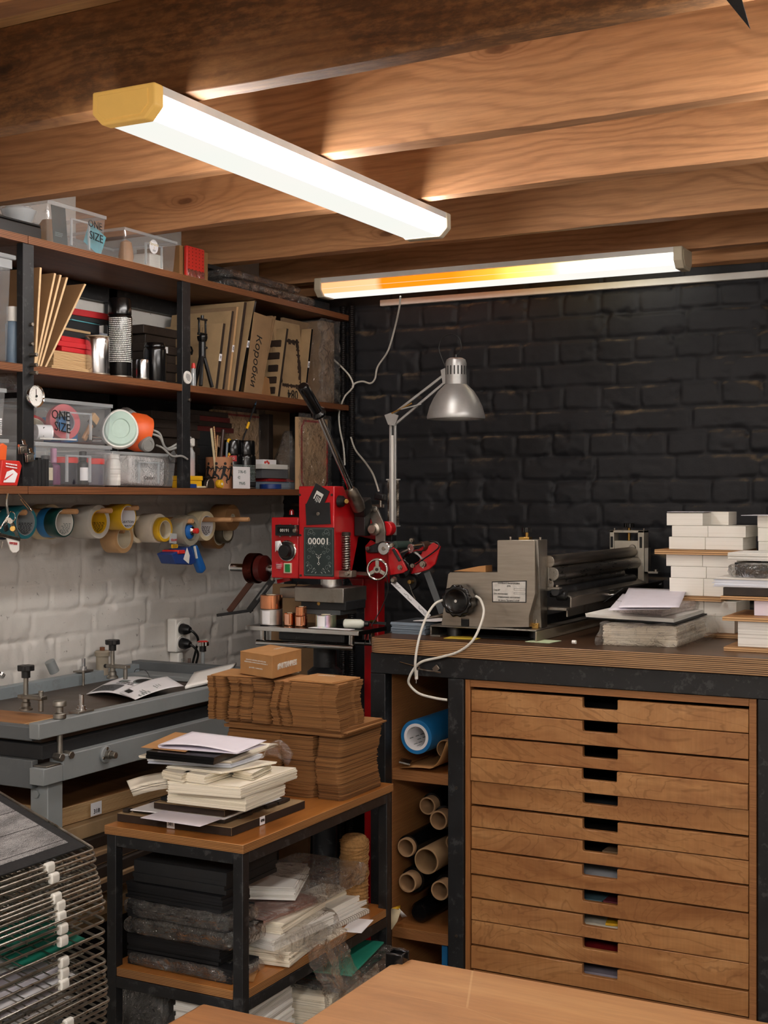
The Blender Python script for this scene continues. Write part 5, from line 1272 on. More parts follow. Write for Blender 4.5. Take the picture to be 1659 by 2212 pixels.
q = pf(620,1190,YF); dk = MB().lathe(q+Vector((0,.004,0)),(0,-1,0),[(0,0),(.0305,0),(.031,.004),(.028,.006),(0,.006)],48).build('dial_ring', M['chrome'], cb)
MB().lathe(q+Vector((0,-.002,0)),(0,-1,0),[(0,0),(.0275,0),(.027,.004),(.021,.007),(.019,.016),(.017,.019),(0,.019)],36).build('dial_knob', M['black_plastic'], cb)
m = MB()
for k in range(22):
    an = R(-50+k*280/21); u=Vector((math.cos(an),0,math.sin(an))); n=Vector((-math.sin(an),0,math.cos(an)))*.0005; o=q+Vector((0,-.0064,0))
    m.add([o+u*.022-n,o+u*.0262-n,o+u*.0262+n,o+u*.022+n],[(0,1,2,3)])
m.build('dial_marks', M['white_ink'], cb)
q = pf(602,1181,YF-.012); m=MB(); m.add([q+Vector((-.012,0,.016)),q+Vector((.006,0,.018)),q+Vector((.013,0,.004)),q+Vector((.002,-.003,-.014)),q+Vector((-.006,0,-.010)),q+Vector((-.012,0,-.016))],[(0,1,2,3,4,5)]); m.build('sticky_tag', M['white_paper'], cb, solid=.0006)
bx('switch_frame', M['cap'], 612.5, 628, 1216.5, 1238, YF-.003, .008, .001, cb)
bx('rocker_switch', pm('157a3c',.3), 615, 625.5, 1219, 1235.5, YF-.0065, .006, .0015, cb)
q = pf(603,1223,YF+.0035); m=MB()
for an in range(12): pass
m.add([q+Vector((x,0,zz)) for x,zz in ((0,-.015),(.012,-.002),(.014,.006),(.010,.012),(.004,.011),(0,.006),(-.004,.011),(-.010,.012),(-.014,.006),(-.012,-.002))],[tuple(range(10))]); m.build('heart_sticker', pm('e0455a',.5), cb, solid=.0004)
scribble(MB(), q+Vector((-.009,-.0004,.006)),(1,0,0),(0,0,1),.018,3,.005).build('sticker_print', M['white_ink'], cb)
q = pf(630,1112,YF+.05); MB().lathe(q,(0,0,1),[(0,0),(.008,0),(.007,.012),(.003,.016),(0,.016)],18).build('pilot_lamp', pm('8c1016',.2,coat=.5), cb)
# printed card and notes on the front
cd_ = bx('ornament_card', M['dark_card'], 656, 721, 1139.5, 1244, YF-.0035, .003, .0008)
A = pf(656,1244,YF-.004); B = pf(721,1139.5,YF-.004); cx_, cz_ = (A.x+B.x)/2, (A.z+B.z)/2; W, H_ = B.x-A.x, B.z-A.z
text('00001', M['white_ink'], cd_, (cx_,YF-.0035,A.z+H_*.71), (1,0,0),(0,0,1), .027, 'card_numerals', width=W*.66, bold=.0003)
m = MB(); o = Vector((cx_,YF-.0042,cz_))
def stroke(pts, w):
    for p_,q_ in zip(pts,pts[1:]):
        d=Vector((q_[0]-p_[0],0,q_[1]-p_[1]))
        if d.length<1e-6: continue
        n=Vector((-d.z,0,d.x)).normalized()*w/2; P0=o+Vector((p_[0],0,p_[1])); P1=o+Vector((q_[0],0,q_[1])); m.add([P0-n,P1-n,P1+n,P0+n],[(0,1,2,3)])
w2,h2 = W*.46,H_*.47
stroke([(-w2,-h2),(w2,-h2),(w2,h2),(-w2,h2),(-w2,-h2)],.0007)
for s in (-1,1):
    for (u,v,r0,t) in ((.25,.40,.010,1),(.33,.36,.006,-1),(.16,.36,.006,1),(.22,.10,.009,-1),(.30,.02,.008,1),(.18,-.02,.006,-1),(.28,-.32,.009,1),(.16,-.38,.006,-1),(.36,-.24,.006,1),(.34,.16,.006,1),(.12,.12,.006,1),(.33,-.12,.007,-1)):
        c0=(s*u*W,v*H_); pts=[(c0[0]+s*t*r0*(1-k/16)*math.cos(k*.55),c0[1]+r0*(1-k/16)*math.sin(k*.55)) for k in range(14)]; stroke(pts,.0008)
m.build('curl_ornament', M['grey_ink'], cd_)
m = MB()
stroke([(0,-.010),(0,-.030)],.0013); stroke([(-.007,-.013),(0,-.020),(.007,-.013)],.0012); stroke([(-.010,-.006),(-.004,-.010)],.0012); stroke([(.010,-.006),(.004,-.010)],.0012); stroke([(-.004,-.034),(0,-.030),(.004,-.034),(0,-.038),(-.004,-.034)],.0012)
for s in (-1,1):
    for u,v in ((.36,-.40),(.24,-.43),(.12,-.44),(.40,-.30),(.18,-.36)): stroke([(s*u*W,v*H_),(s*(u-.04)*W,(v+.03)*H_)],.0011)
m.build('white_ornament', M['white_ink'], cd_)
q = pf(687,1075,YF-.003); c1 = MB().ob(q,(.052,.0012,.068),(0,R(28),0)).build('black_note_card', M['black_matte'], pr)
m = MB(); Mr = Matrix.Rotation(R(28),3,'Y')
for x,zz,wd,hh in ((0,.012,.026,.010),(-.011,.0,.004,.018),(-.004,-.004,.002,.016),(.001,-.005,.002,.018),(.006,-.004,.002,.014),(.011,-.001,.003,.020),(.001,-.020,.002,.004),(.007,-.019,.002,.004)):
    m.add([q+Mr@Vector((x+i*wd/2,-.0011,zz+j*hh/2)) for i,j in ((-1,-1),(1,-1),(1,1),(-1,1))],[(0,1,2,3)])
m.build('white_motif', M['white_ink'], c1)
q = pf(687,1110,YF-.0046); e_ = MB().ob(q,(.082,.0016,.062),(0,R(-3),0)).build('black_envelope', M['black_matte'], pr, bevel=.0005)
MB().add([q+Vector((-.04,-.0014,.030)),q+Vector((.04,-.0014,.030)),q+Vector((.02,-.0014,-.003)),q+Vector((-.02,-.0014,-.003))],[(0,1,2,3)]).build('envelope_flap', pm('101113',.6), e_)
MB().cyl(q+Vector((.001,-.003,0)),q+Vector((.001,-.001,0)),.0055,n=20).build('snap_button', M['steel'], e_, bevel=.0008)
m=MB()
for px,py in ((648,1069),(717,1069),(649,1156),(650,1243),(718,1244)): qq=pf(px,py); m.cyl(qq-Vector((0,.003,0)),qq,.0035,n=10)
m.build('screw', M['darkedge'], pr)
# spring, flank bracket
q0, q1 = P(748,1232,x=HX1+.016), P(748,1158,x=HX1+.016)
hp=[]; N=14
for k in range(N*10+1):
    t_=k/(N*10); an=2*PI*N*t_; hp.append(q0.lerp(q1,t_)+Vector((.011*math.cos(an),.011*math.sin(an),0)))
MB().sweep(hp,.0026,6).build('return_spring', M['steel_dark'], pr)
MB().cyl(q1,q1+Vector((0,0,.012)),.013,n=18).build('spring_cap', M['darkedge'], pr, bevel=.002)
MB().ob(q0+Vector((-.004,0,-.010)),(.060,.03,.020)).build('spring_bracket', M['steel'], pr, bevel=.002)
MB().cyl(q0+Vector((.012,-.012,-.008)),q0+Vector((.012,-.022,-.008)),.007,n=12).build('bracket_bolt', M['steel'], pr, bevel=.001)
# main column and foot (red, to the floor)
ca, cb2 = P(786,1300,y=-.60), P(817,1300,y=-.60)
CX0, CX1 = ca.x, cb2.x
zc = Zy(800,1128,-.60)
MB().box(CX0,CX1,-.60,-.555,.03,zc).build('column', M['red'], pr, bevel=.004)
MB().prism([(YF+.1,zB+.02),(-.52,zB-.03),(-.52,zB+.16),(-.62,zB+.17),(YF+.14,zB+.12)],'x',HX0+.02,HX1).build('head_arm', M['red'], pr, bevel=.003)
MB().prism([(CX0-.06,zB-.0),(CX0,zB-.09),(CX0,zB+.03),(CX0-.06,zB+.03)],'y',-.605,-.545).build('column_gusset', M['red'], pr, bevel=.002)
MB().box(CX0-.20,CX1+.02,-.86,-.50,0.001,.03).build('floor_plate', M['red'], pr, bevel=.003)
# lever
l0, l1, l2, l3 = P(776,1098,x=HX1+.03), P(760,1062,x=HX1+.03), P(688,893,x=HX1+.03), P(653,833,x=HX1+.03)
MB().cyl(l1,l2,.0085,n=18).build('lever_rod', M['chrome'], pr)
MB().lathe(l0,(l1-l0),[(0,0),(.020,0),(.021,.02),(.0175,(l1-l0).length),(.012,(l1-l0).length+.012),(0,(l1-l0).length+.012)],28).build('lever_socket', M['steel'], pr)
L=(l3-l2).length; MB().lathe(l2,(l3-l2),[(0,-.004),(.021,-.004),(.022,.004),(.019,.008),(.0155,.012),(.016,L*.5),(.0165,L-.006),(.012,L),(0,L)],28).build('lever_grip', M['black_gloss'], pr)
q=P(783,1095,x=HX1+.03); MB().ob(q,(.04,.05,.045),(R(20),0,0)).build('lever_pivot', M['black_plastic'], pr, bevel=.004)
q=P(783,1130,x=HX1+.02); MB().ob(q,(.036,.036,.075)).build('pivot_post', M['black_plastic'], pr, bevel=.002)
q=P(733,1083,x=HX1+.004); MB().lathe(q,(1,0,0),[(0,0),(.018,0),(.016,.012),(.009,.016),(.009,.022),(0,.022)],20).build('flank_knob', M['black_plastic'], pr); MB().cyl(q+Vector((.02,0,0)),q+Vector((.03,-.01,0)),.007,n=12).build('knob_tip', M['brass'], pr, bevel=.001)
# grey link plate
lk=[(786,1092),(812,1094),(829,1130),(832,1148),(831,1174),(811,1174),(810,1148),(800,1118),(784,1108)]
yl=-.72; pts=[P(x,y,y=yl) for x,y in lk]
MB().prism([(p.x,p.z) for p in pts],'y',yl,yl+.008).build('link_plate', M['steel_worn'], pr, bevel=.001)
for px,py,r0,mt in ((800,1098,.006,'steel'),(812,1102,.006,'steel'),(774,1108,.008,'brass')): q=P(px,py,y=yl); MB().cyl(q-Vector((0,.006,0)),q,r0,n=16).build('link_bolt',M[mt],pr,bevel=.001)
q=P(811,1143,y=yl); MB().lathe(q,(0,-1,0),[(0,0),(.018,0),(.019,.012),(.012,.016),(.012,.026),(0,.026)],28).build('link_roller', M['steel'], pr)
q=P(832,1142,y=yl+.02); MB().cyl(q+Vector((0,0,0)),q+Vector((0,.03,0)),.022,n=24).build('red_knob', M['red'], pr, bevel=.003)
# right-hand foil unwinder: red plate, rollers, handwheel
yu=-.70; rp=[(788,1180),(800,1166),(838,1190),(852,1212),(866,1222),(880,1225),(905,1212),(912,1190),(935,1172),(951,1180),(940,1218),(927,1230),(905,1237),(875,1242),(846,1242),(824,1240),(793,1240)]
pts=[P(x,y,y=yu) for x,y in rp]; MB().prism([(p.x,p.z) for p in pts],'y',yu,yu+.008).build('roller_plate', M['red'], pr, bevel=.002)
rp=[(838,1176),(858,1188),(880,1232),(870,1238),(843,1243),(838,1215)]
pts=[P(x,y,y=yu-.03) for x,y in rp]; MB().prism([(p.x,p.z) for p in pts],'y',yu-.03,yu-.022).build('front_plate', M['red'], pr, bevel=.002)
pts=[P(x,y,y=yu-.02) for x,y in ((788,1188),(793,1182),(824,1168),(850,1170),(852,1182),(815,1194),(793,1194))]
MB().prism([(p.x,p.z) for p in pts],'y',yu-.02,yu-.012).build('tension_arm', M['black_steel'], pr, bevel=.002)
def rol(nm,px,py,r0,y0,y1,mat,dx=0):
    q=P(px,py,y=y0); return MB().lathe(q,(dx,1,0),[(0,0),(r0*.9,0),(r0,.002),(r0,y1-y0),(0,y1-y0)],32).build(nm,mat,pr)
rol('guide_roller',828,1185,.0195,yu-.05,yu+.02,M['silver'])
q=P(828,1185,y=yu-.052); MB().cyl(q,q+Vector((0,.004,0)),.006,n=16).build('roller_axle',M['steel'],pr,bevel=.001)
q0,q1=P(852,1178,y=yu-.02),P(884,1177,y=yu+.05); MB().cyl(q0,q1,.0125,n=20).build('guide_roller',pm('3a4a44',.4),pr)
q0,q1=P(888,1184,y=yu-.05),P(942,1176,y=yu+.05); MB().cyl(q0,q1,.0118,n=24).build('guide_roller',M['chrome'],pr); MB().pipe(q0.lerp(q1,-.02),q0.lerp(q1,.03),.0125,.008,24).build('roller_end',M['silver'],pr)
q2=q0.lerp(q1,.4); q3=q0.lerp(q1,.66); MB().cyl(q2,q3,.0142,n=24).build('rubber_sleeve',pm('3a2418',.5),pr,bevel=.001)
q0,q1=P(866,1228,y=yu-.02),P(893,1214,y=yu+.06); MB().cyl(q0,q1,.030,n=32).build('foil_core',M['black_gloss'],pr,bevel=.002)
MB().pipe(P(893,1216,y=yu+.0),P(897,1214,y=yu+.01),.036,.030,32).build('foil_core_ring',M['chrome'],pr)
for px,py,r0 in ((912,1219,.009),(863,1226,.008),(890,1222,.006),(846,1177,.005),(888,1167,.006),(793,1185,.006)):
    q=P(px,py,y=yu-.036); MB().lathe(q,(0,1,0),[(0,-.004),(r0*.6,-.004),(r0*.7,0),(r0,0),(r0,.012),(0,.012)],6 if r0==.008 else 20).build('hex_bolt',M['steel'],pr)
q0,q1=P(849,1186,y=yu-.04),P(864,1212,y=yu-.04); MB().bar(q0,q1,.008,.006,(0,1,0)).build('link_arm',M['black_steel'],pr,bevel=.001)
q0,q1=P(862,1196,y=yu-.01),P(884,1186,y=yu-.01); MB().bar(q0,q1,.004,.006,(0,1,0)).build('link_arm',M['steel'],pr)
# belt
bl=[P(x,y,y=yu-.012) for x,y in ((898,1220),(912,1210),(932,1196),(948,1182),(944,1172),(930,1169))]
MB().sweep(bl,.0022,6,sm=5).build('drive_belt',M['black_plastic'],pr)
# handwheel
q=P(815,1230,y=yu-.06); hw=Vector((.25,-1,.0)).normalized(); u_=Vector((1,.25,0)).normalized(); w_=Vector((0,0,1))
m=MB(); m.sweep([q+(u_*math.cos(k*PI/20)+w_*math.sin(k*PI/20))*.0295 for k in range(40)],.0042,10,closed=True); hwh=m.build('handwheel',M['chrome'],pr)
m=MB()
for an in (R(90),R(210),R(330)): m.bar(q,q+(u_*math.cos(an)+w_*math.sin(an))*.027,.011,.006,hw)
m.cyl(q-hw*.006,q+hw*.006,.011,n=20); m.build('handwheel_spoke',M['steel_worn'],hwh,bevel=.001); MB().cyl(q+hw*.004,q+hw*.008,.005,n=14).build('hub_bolt',M['darkedge'],hwh)
MB().bar(P(770,1238,y=yu-.04),P(805,1240,y=yu-.04),.02,.010).build('wheel_bracket',M['steel'],pr,bevel=.001)
q0=P(885,1258,y=yu+.02); MB().lathe(q0,(0,1,0),[(0,0),(.022,0),(.024,.01),(.02,.03),(0,.03)],24).build('rear_knob',M['black_plastic'],pr); q=P(884,1257,y=yu); MB().cyl(q,q+Vector((0,.02,0)),.006,n=14).build('rear_bolt',M['brass'],pr)
# arms right: grey bar down, cross rod, printed foil strip
MB().bar(P(922,1236,y=yu+.02),P(955,1325,y=yu+.02),.020,.005,(0,1,0)).build('support_arm',M['grey_dark'],pr,bevel=.001)
MB().cyl(P(903,1340,y=yu-.03),P(960,1329,y=yu+.04),.0055,n=16).build('cross_rod',M['steel'],pr,bevel=.001)
s0,s1=P(848,1256,y=yu-.035),P(927,1333,y=yu-.015); st=MB().bar(s0,s1,.0012,.0165,(s1-s0).cross(Vector((0,1,0)))).build('foil_strip',M['white_paper'],pr)
d=(s1-s0).normalized(); nrm=d.cross(Vector((0,-1,0))).normalized(); rr=random.Random(9); m=MB()
for c_ in (.1,.42,.8):
    base=s0.lerp(s1,c_); pts=[base+d*(k*.0028-.014)+nrm*rr.uniform(-.0045,.0045)+Vector((0,-.0018,0)) for k in range(12)]
    m.sweep(pts,.0005,4)
m.build('script_print',M['ink'],st)
q=P(851,1253,y=yu-.04); MB().lathe(q,(0,-1,0),[(0,0),(.011,0),(.006,.01),(0,.01)],8).build('wing_nut',M['steel'],pr)
MB().sweep([P(884,1262,y=yu+.02),P(890,1280,y=yu+.02),P(897,1294,y=yu+.02)],.0011,6).build('tension_wire',M['steel'],pr)
# left-hand foil unwinder
yv=-.80; q0=P(500,1226,y=yv); q1=P(592,1214,y=yv); 
q0=Vector((q0.x,yv,q0.z)); q1=Vector((q1.x,yv,q0.z-.0))
ax=Vector((1,0,0)); fu=MB().cyl(q0,q1,.0125,n=24).build('foil_shaft',M['chrome'],pr,bevel=.0015); MB().cyl(q0-Vector((.002,0,0)),q0+Vector((.004,0,0)),.0115,n=24).build('shaft_end',M['white_plastic'],fu)
sx=Xy(534,yv); MB().pipe((sx,yv,q0.z),(sx+.012,yv,q0.z),.022,.0125,32).build('shaft_collar',M['silver'],pr,bevel=.002)
MB().lathe((sx+.012,yv,q0.z),(1,0,0),[(.0128,0),(.046,0),(.046,.030),(.0128,.030)],44).build('foil_reel',M['maroon'],pr)
MB().lathe((sx+.045,yv,q0.z),(1,0,0),[(.0128,0),(.040,0),(.040,.02),(.02,.026),(.0128,.03)],40).build('foil_reel',pm('4a1512',.35),pr)
MB().bar((sx+.005,yv-.02,q0.z-.012),(sx+.03,yv-.03,q0.z-.03),.004,.004).build('collar_pin',M['steel'],pr)
MB().bar(P(556,1240,y=yv+.0),P(494,1322,y=yv+.0),.019,.005,(0,1,0)).build('support_arm',pm('4a2a1c',.45),pr,bevel=.001)
a0,a1=P(590,1250,y=yv-.03),P(537,1320,y=yv-.03); la=MB().bar(a0,a1,.019,.005,(0,1,0)).build('slotted_arm',M['black_steel'],pr,bevel=.001)
MB().bar(a0.lerp(a1,.2)-Vector((0,.003,0)),a0.lerp(a1,.65)-Vector((0,.003,0)),.005,.001,(0,1,0)).build('arm_slot',pm('6a6a68',.5),la)
MB().cyl(a0+Vector((0,-.006,0)),a0,.006,n=14).build('arm_bolt',M['steel'],la,bevel=.001)
MB().bar(P(470,1329,y=yv-.02),P(545,1318,y=yv-.02),.014,.009).build('guide_bar',M['black_steel'],pr,bevel=.002)
MB().bar(P(600,1256,y=yv),P(628,1250,y=yv),.010,.012).build('guide_link',M['red'],pr,bevel=.001)
# ram, heated plate, die
rx=(HX0+HX1)/2; zr=zB
MB().lathe((rx,YF+.09,zr-.034),(0,0,1),[(0,0),(.033,0),(.033,.034),(0,.034)],36).build('ram',M['silver'],pr)
MB().lathe((rx,YF+.09,zr-.034),(0,0,1),[(.030,-.001),(.041,-.001),(.041,.007),(.034,.007)],36).build('ram_ring',M['cream_tape'],pr)
yh=YF+.01
bx('heater_plate',M['steel_worn'],636,742,1271,1299,yh,.14,.002); bx('heater_side_arm',M['steel_worn'],604,640,1270,1291,yh+.03,.08,.002)
bx('insulation_plate',M['black_matte'],650,747,1299.5,1315,yh+.01,.12,.002); q=pf(688,1304,yh+.008); MB().cyl(q,q+Vector((0,.006,0)),.005,n=12).build('plate_bolt',M['brass'],pr)
bx('die_holder',M['grey_dark'],660,735,1315.5,1326,yh+.02,.10,.002); bx('type_die',M['steel'],684,722,1326,1338,yh+.03,.08,.001)
m=MB(); c0,c1_=pf(640,1258,yh+.05),pf(650,1268,yh+.05); m.sweep([c0+Vector((.0035*k*.4,0,-.004*k)) + Vector((.005*math.cos(k*1.3),.005*math.sin(k*1.3),0)) for k in range(9)],.0016,6,sm=3); m.build('heater_cable',M['wire'],pr)
# work table with rails
ty=YF-.06; z_t=Zy(650,1357,ty)
bl_,br_=P(532,1357,y=ty),P(768,1367,y=ty)
tp=MB().box(bl_.x,P(775,1360,y=ty).x,ty,ty+.17,z_t-.013,z_t-.0004).build('work_table',M['black_gloss'],pr,bevel=.001)
MB().box(bl_.x-.001,P(775,1360,y=ty).x+.001,ty-.003,ty,z_t-.013,z_t).build('table_edge',M['chrome'],pr,bevel=.001)
m=MB()
zq=Zy(650,1394,ty); MB().cyl((bl_.x+.03,ty+.012,zq),(P(760,1400,y=ty).x,ty+.012,zq),.0085,n=16).build('table_rail',M['chrome'],pr)
MB().cyl((bl_.x+.03,ty+.15,zq+.0),(P(760,1400,y=ty).x,ty+.15,zq),.0085,n=16).build('table_rail',M['chrome'],pr)
for px in (560,752): x_=P(px,1380,y=ty).x; MB().cyl((x_,ty+.02,zq),(x_,ty+.02,z_t-.013),.0085,n=16).build('rail_post',M['chrome'],pr); MB().cyl((x_,ty+.14,zq),(x_,ty+.14,z_t-.013),.0085,n=16).build('rail_post',M['chrome'],pr)
MB().box(rx-.11,rx+.11,ty+.03,ty+.14,z_t-.04,z_t-.014).build('table_carrier',M['black_steel'],pr,bevel=.003)
MB().lathe((rx,YF+.05,.03),(0,0,1),[(0,0),(.075,0),(.075,.02),(.036,.05),(.036,z_t-.19),(.052,z_t-.185),(.052,z_t-.165),(.034,z_t-.15),(.034,z_t-.071),(0,z_t-.071)],36).build('pedestal',M['black_steel'],pr)
MB().cyl((rx-.02,YF+.05-.05,z_t-.145),(rx+.10,YF,z_t-.142),.005,n=12).build('clamp_handle',M['brass'],pr)
MB().bar(P(770,1342,y=-.66),P(834,1347,y=-.62),.006,.008).build('side_rod',M['black_steel'],pr); q=P(806,1342,y=-.66); MB().cyl(q-Vector((.01,0,0)),q+Vector((.01,0,0)),.004,n=10).build('side_nut',M['brass'],pr)
cb_=[P(835,1242,y=-.74),P(838,1275,y=-.74),P(826,1310,y=-.74),P(808,1342,y=-.75),P(794,1368,y=-.80),P(788,1390,y=-.9)]
MB().sweep(cb_,.0017,6,sm=6).build('power_cable',M['cable_black'],pr)
# things lying on the work table
ztt=z_t+.0006
def foil(label,px,r,h,mat,z0,yy,group='foil rolls on the press table',extra=None):
    q=P(px,1340,y=yy); t=thing('foil_roll',label,'foil roll',(q.x,yy+r,z0),group)
    MB().lathe((q.x,yy+r,z0),(0,0,1),[(r*.45,0),(r-.001,0),(r,.001),(r,h-.001),(r-.001,h),(r*.45,h),(r*.45,0)],44).build('foil',mat,t)
    MB().pipe((q.x,yy+r,z0),(q.x,yy+r,z0+h+.0006),r*.44,r*.36,28).build('core',M['cap'],t)
    if extra: 
        u=Vector((.3,-1,0)).normalized(); c=Vector((q.x,yy+r,z0+h*.5)); tt=Vector((1,.3,0)).normalized()
        n=8; m=MB(); vs=[]
        for i in range(n+1):
            a=R(-110+45*i/n)
            for k in (-.42,.42): vs.append((q.x+math.cos(a)*(r+.0007),yy+r+math.sin(a)*(r+.0007),z0+h*(.5+k)))
        m.add(vs,[(2*i,2*i+2,2*i+3,2*i+1) for i in range(n)]); m.build('loose_end',extra,t)
    return t
foil('silver white foil roll standing beneath the copper roll at the left of the press table',573,.033,.046,metal('pale_foil','c9c7c4',.35,.1),ztt,ty+.02,extra=M['white_paper'])
foil('large copper foil roll standing on top of the silver white roll',573,.033,.040,M['copper'],ztt+.0475,ty+.02)
foil('small copper roll with matt label lying left of the two stacked small ones',619,.017,.036,M['copper'],ztt,ty+.04,extra=pm('d9a184',.5))
foil('small copper roll at the bottom of the two stacked small ones',644,.0175,.030,M['copper'],ztt,ty+.03,extra=pm('d9a184',.5))
foil('small copper roll on top of the two stacked small ones',644,.0168,.026,M['copper'],ztt+.0312,ty+.0305)
def holo():
    t=NT('rainbow_foil'); v=t.coords((1,1,1)); sp=t.n('ShaderNodeSeparateXYZ'); tc=t.n('ShaderNodeTexCoord'); t.l(tc.outputs['Object'],sp.inputs[0])
    hsv=t.n('ShaderNodeCombineColor',mode='HSV'); t.l(t.math('FRACT',t.math('MULTIPLY',sp.outputs[0],42.0)),hsv.inputs[0]); hsv.inputs[1].default_value=.28; hsv.inputs[2].default_value=.85
    return t.bsdf(hsv.outputs[0],.22,.9)
foil('rainbow silver foil roll in the middle of the press table',692,.031,.036,holo(),ztt,ty+.03,extra=M['white_paper'])
q=P(760,1353,y=ty+.035); bt=thing('squeeze_bottle','translucent white bottle lying on its side at the right of the press table','bottle',(q.x,ty+.05,ztt))
MB().lathe((q.x-.034,ty+.05,ztt+.0135),(1,.25,0),[(0,0),(.010,0),(.0132,.003),(.0132,.05),(.008,.058),(.006,.060),(0,.060)],24).build('body',pm('d9dccf',.35,spec=.6),bt); 
MB().lathe((q.x-.034+.0588,ty+.05+.0147,ztt+.0135),(1,.25,0),[(0,0),(.0072,0),(.0065,.012),(0,.012)],20).build('cap',M['black_plastic'],bt)
one(MB().ob((P(716,1360,y=ty+.02).x,ty+.02,ztt+.0006),(.14,.03,.001),(0,0,R(-4))),'paper_strip',M['white_paper'],'thin white paper strip lying under the rolls on the press table','paper')
# cardboard lying behind the press
xa,xb=P(575,1300,y=-.42).x,P(668,1300,y=-.42).x
one(MB().prism([(-.44,.001),(-.425,.001),(-.365,P(620,1262,y=-.38).z),(-.38,P(620,1262,y=-.38).z)],'x',xa,xb),'cardboard_sheet',M['cardboard'],'sheet of brown cardboard standing behind the left side of the press','cardboard',bevel=.001)
# ---------------- desk lamp ----------------
LY=-.64
dl=thing('desk_lamp','silver spring arm lamp with a round shade in front of the black brick wall','lamp',P(849,1158,y=LY))
def lp(px,py,y=LY): return P(px,py,y=y)
e=lp(858,905); b0=lp(849,1156)
for dx in (-.0075,.0075):
    MB().bar(Vector((b0.x+dx,LY,b0.z-.0)),Vector((b0.x+dx,LY,e.z)),.0075,.0075,(0,1,0)).build('lower_arm',M['alu'],dl,bevel=.001)
MB().bar(Vector((b0.x,LY,b0.z-.002)),Vector((b0.x,LY,b0.z+.3)),.006,.010,(0,1,0)).build('cable_strip',M['white_plastic'],dl)
for dx in (-.014,.016):
    pts=[]; n=150
    z0_=lp(849,1136).z; z1_=lp(849,1036).z
    for k in range(n): 
        t_=k/(n-1); an=k*1.6; pts.append(Vector((b0.x+dx+.004*math.cos(an),LY+.004*math.sin(an),z0_+(z1_-z0_)*t_)))
    MB().sweep(pts,.0011,5).build('arm_spring',M['steel'],dl)
MB().bar(Vector((b0.x-.022,LY,z1_)),Vector((b0.x+.024,LY,z1_)),.006,.004).build('spring_hook',M['alu'],dl); MB().bar(Vector((b0.x-.022,LY,z0_)),Vector((b0.x+.024,LY,z0_)),.006,.004).build('spring_hook',M['alu'],dl)
f=lp(962,808); g=lp(843,900)
MB().bar(g,f,.0075,.0075,(0,1,0)).build('upper_arm',M['alu'],dl,bevel=.001); MB().bar(lp(856,915),lp(966,822),.0075,.0075,(0,1,0)).build('upper_arm',M['alu'],dl,bevel=.001)
MB().prism([(lp(x,y).x,lp(x,y).z) for x,y in ((834,897),(848,892),(864,898),(856,920),(842,918))],'y',LY-.011,LY-.008).build('elbow_plate',M['alu'],dl); 
MB().bar(lp(846,893,LY-.012),lp(890,871,LY-.012),.004,.003,(0,1,0)).build('spring_rod',M['brass'],dl); MB().bar(lp(866,884,LY-.014),lp(910,873,LY-.014),.0035,.003,(0,1,0)).build('spring_rod',M['alu'],dl)
MB().prism([(lp(x,y).x,lp(x,y).z) for x,y in ((955,800),(966,795),(972,826),(960,832))],'y',LY-.012,LY+.012).build('head_joint',M['alu'],dl,bevel=.001)
sc_=lp(985,900); sx,sz=sc_.x,sc_.z
k_=lambda px: abs(P(985+px,900,y=LY).x-sx)
r_=lambda px: px*.001385
zz=lambda py: P(985,py,y=LY).z
prof=[(r_(61),zz(905)-sz),(r_(62),zz(901)-sz),(r_(60),zz(893)-sz),(r_(56),zz(878)-sz),(r_(48),zz(861)-sz),(r_(38),zz(845)-sz),(r_(27),zz(834)-sz),(r_(23),zz(830)-sz)]
inner=[(a_-.0015,h_-.001) for a_,h_ in prof][::-1]
MB().lathe((sx,LY,sz),(0,0,1),prof+inner+[prof[0]],64).build('shade',M['alu'],dl)
prof=[(r_(23),zz(830)-sz),(r_(22.5),zz(800)-sz),(r_(22.5),zz(785)-sz),(r_(20),zz(777)-sz),(r_(14),zz(773.5)-sz),(0,zz(773)-sz)]
nk=MB().lathe((sx,LY,sz),(0,0,1),[(r_(23.5),zz(831.5)-sz),(r_(24),zz(830)-sz)]+prof,48).build('shade_neck',M['alu'],dl)
m=MB()
for k in range(18):
    an=2*PI*k/18+.1; u=Vector((math.cos(an),math.sin(an),0)); tt=Vector((-u.y,u.x,0)); c=Vector((sx,LY,0))+u*(r_(22.5)+.0004)
    m.add([c+tt*s*.0019+Vector((0,0,zq_)) for s,zq_ in ((-1,zz(810)),(1,zz(810)),(1,zz(791)),(-1,zz(791)))],[(0,1,2,3)])
m.build('vent_slot',M['ink'],nk)
MB().cyl((sx,LY,zz(773)),(sx,LY,zz(766)),.006,n=14).build('cable_gland',M['black_plastic'],dl)
MB().sweep([Vector((sx,LY,zz(770))),lp(996,752),lp(991,730),lp(974,722),lp(956,730),lp(948,750),lp(953,770),lp(962,792)],.0018,8,sm=6).build('lamp_cable',M['cable_black'],dl)
MB().lathe((sx,LY,sz+.01),(0,0,1),[(0,0),(.02,.01),(.028,.03),(.02,.05),(0,.06)],24).build('bulb',M['white_plastic'],dl)
MB().ob(lp(842,1163),(.03,.03,.024)).build('clamp',M['black_steel'],dl,bevel=.002)
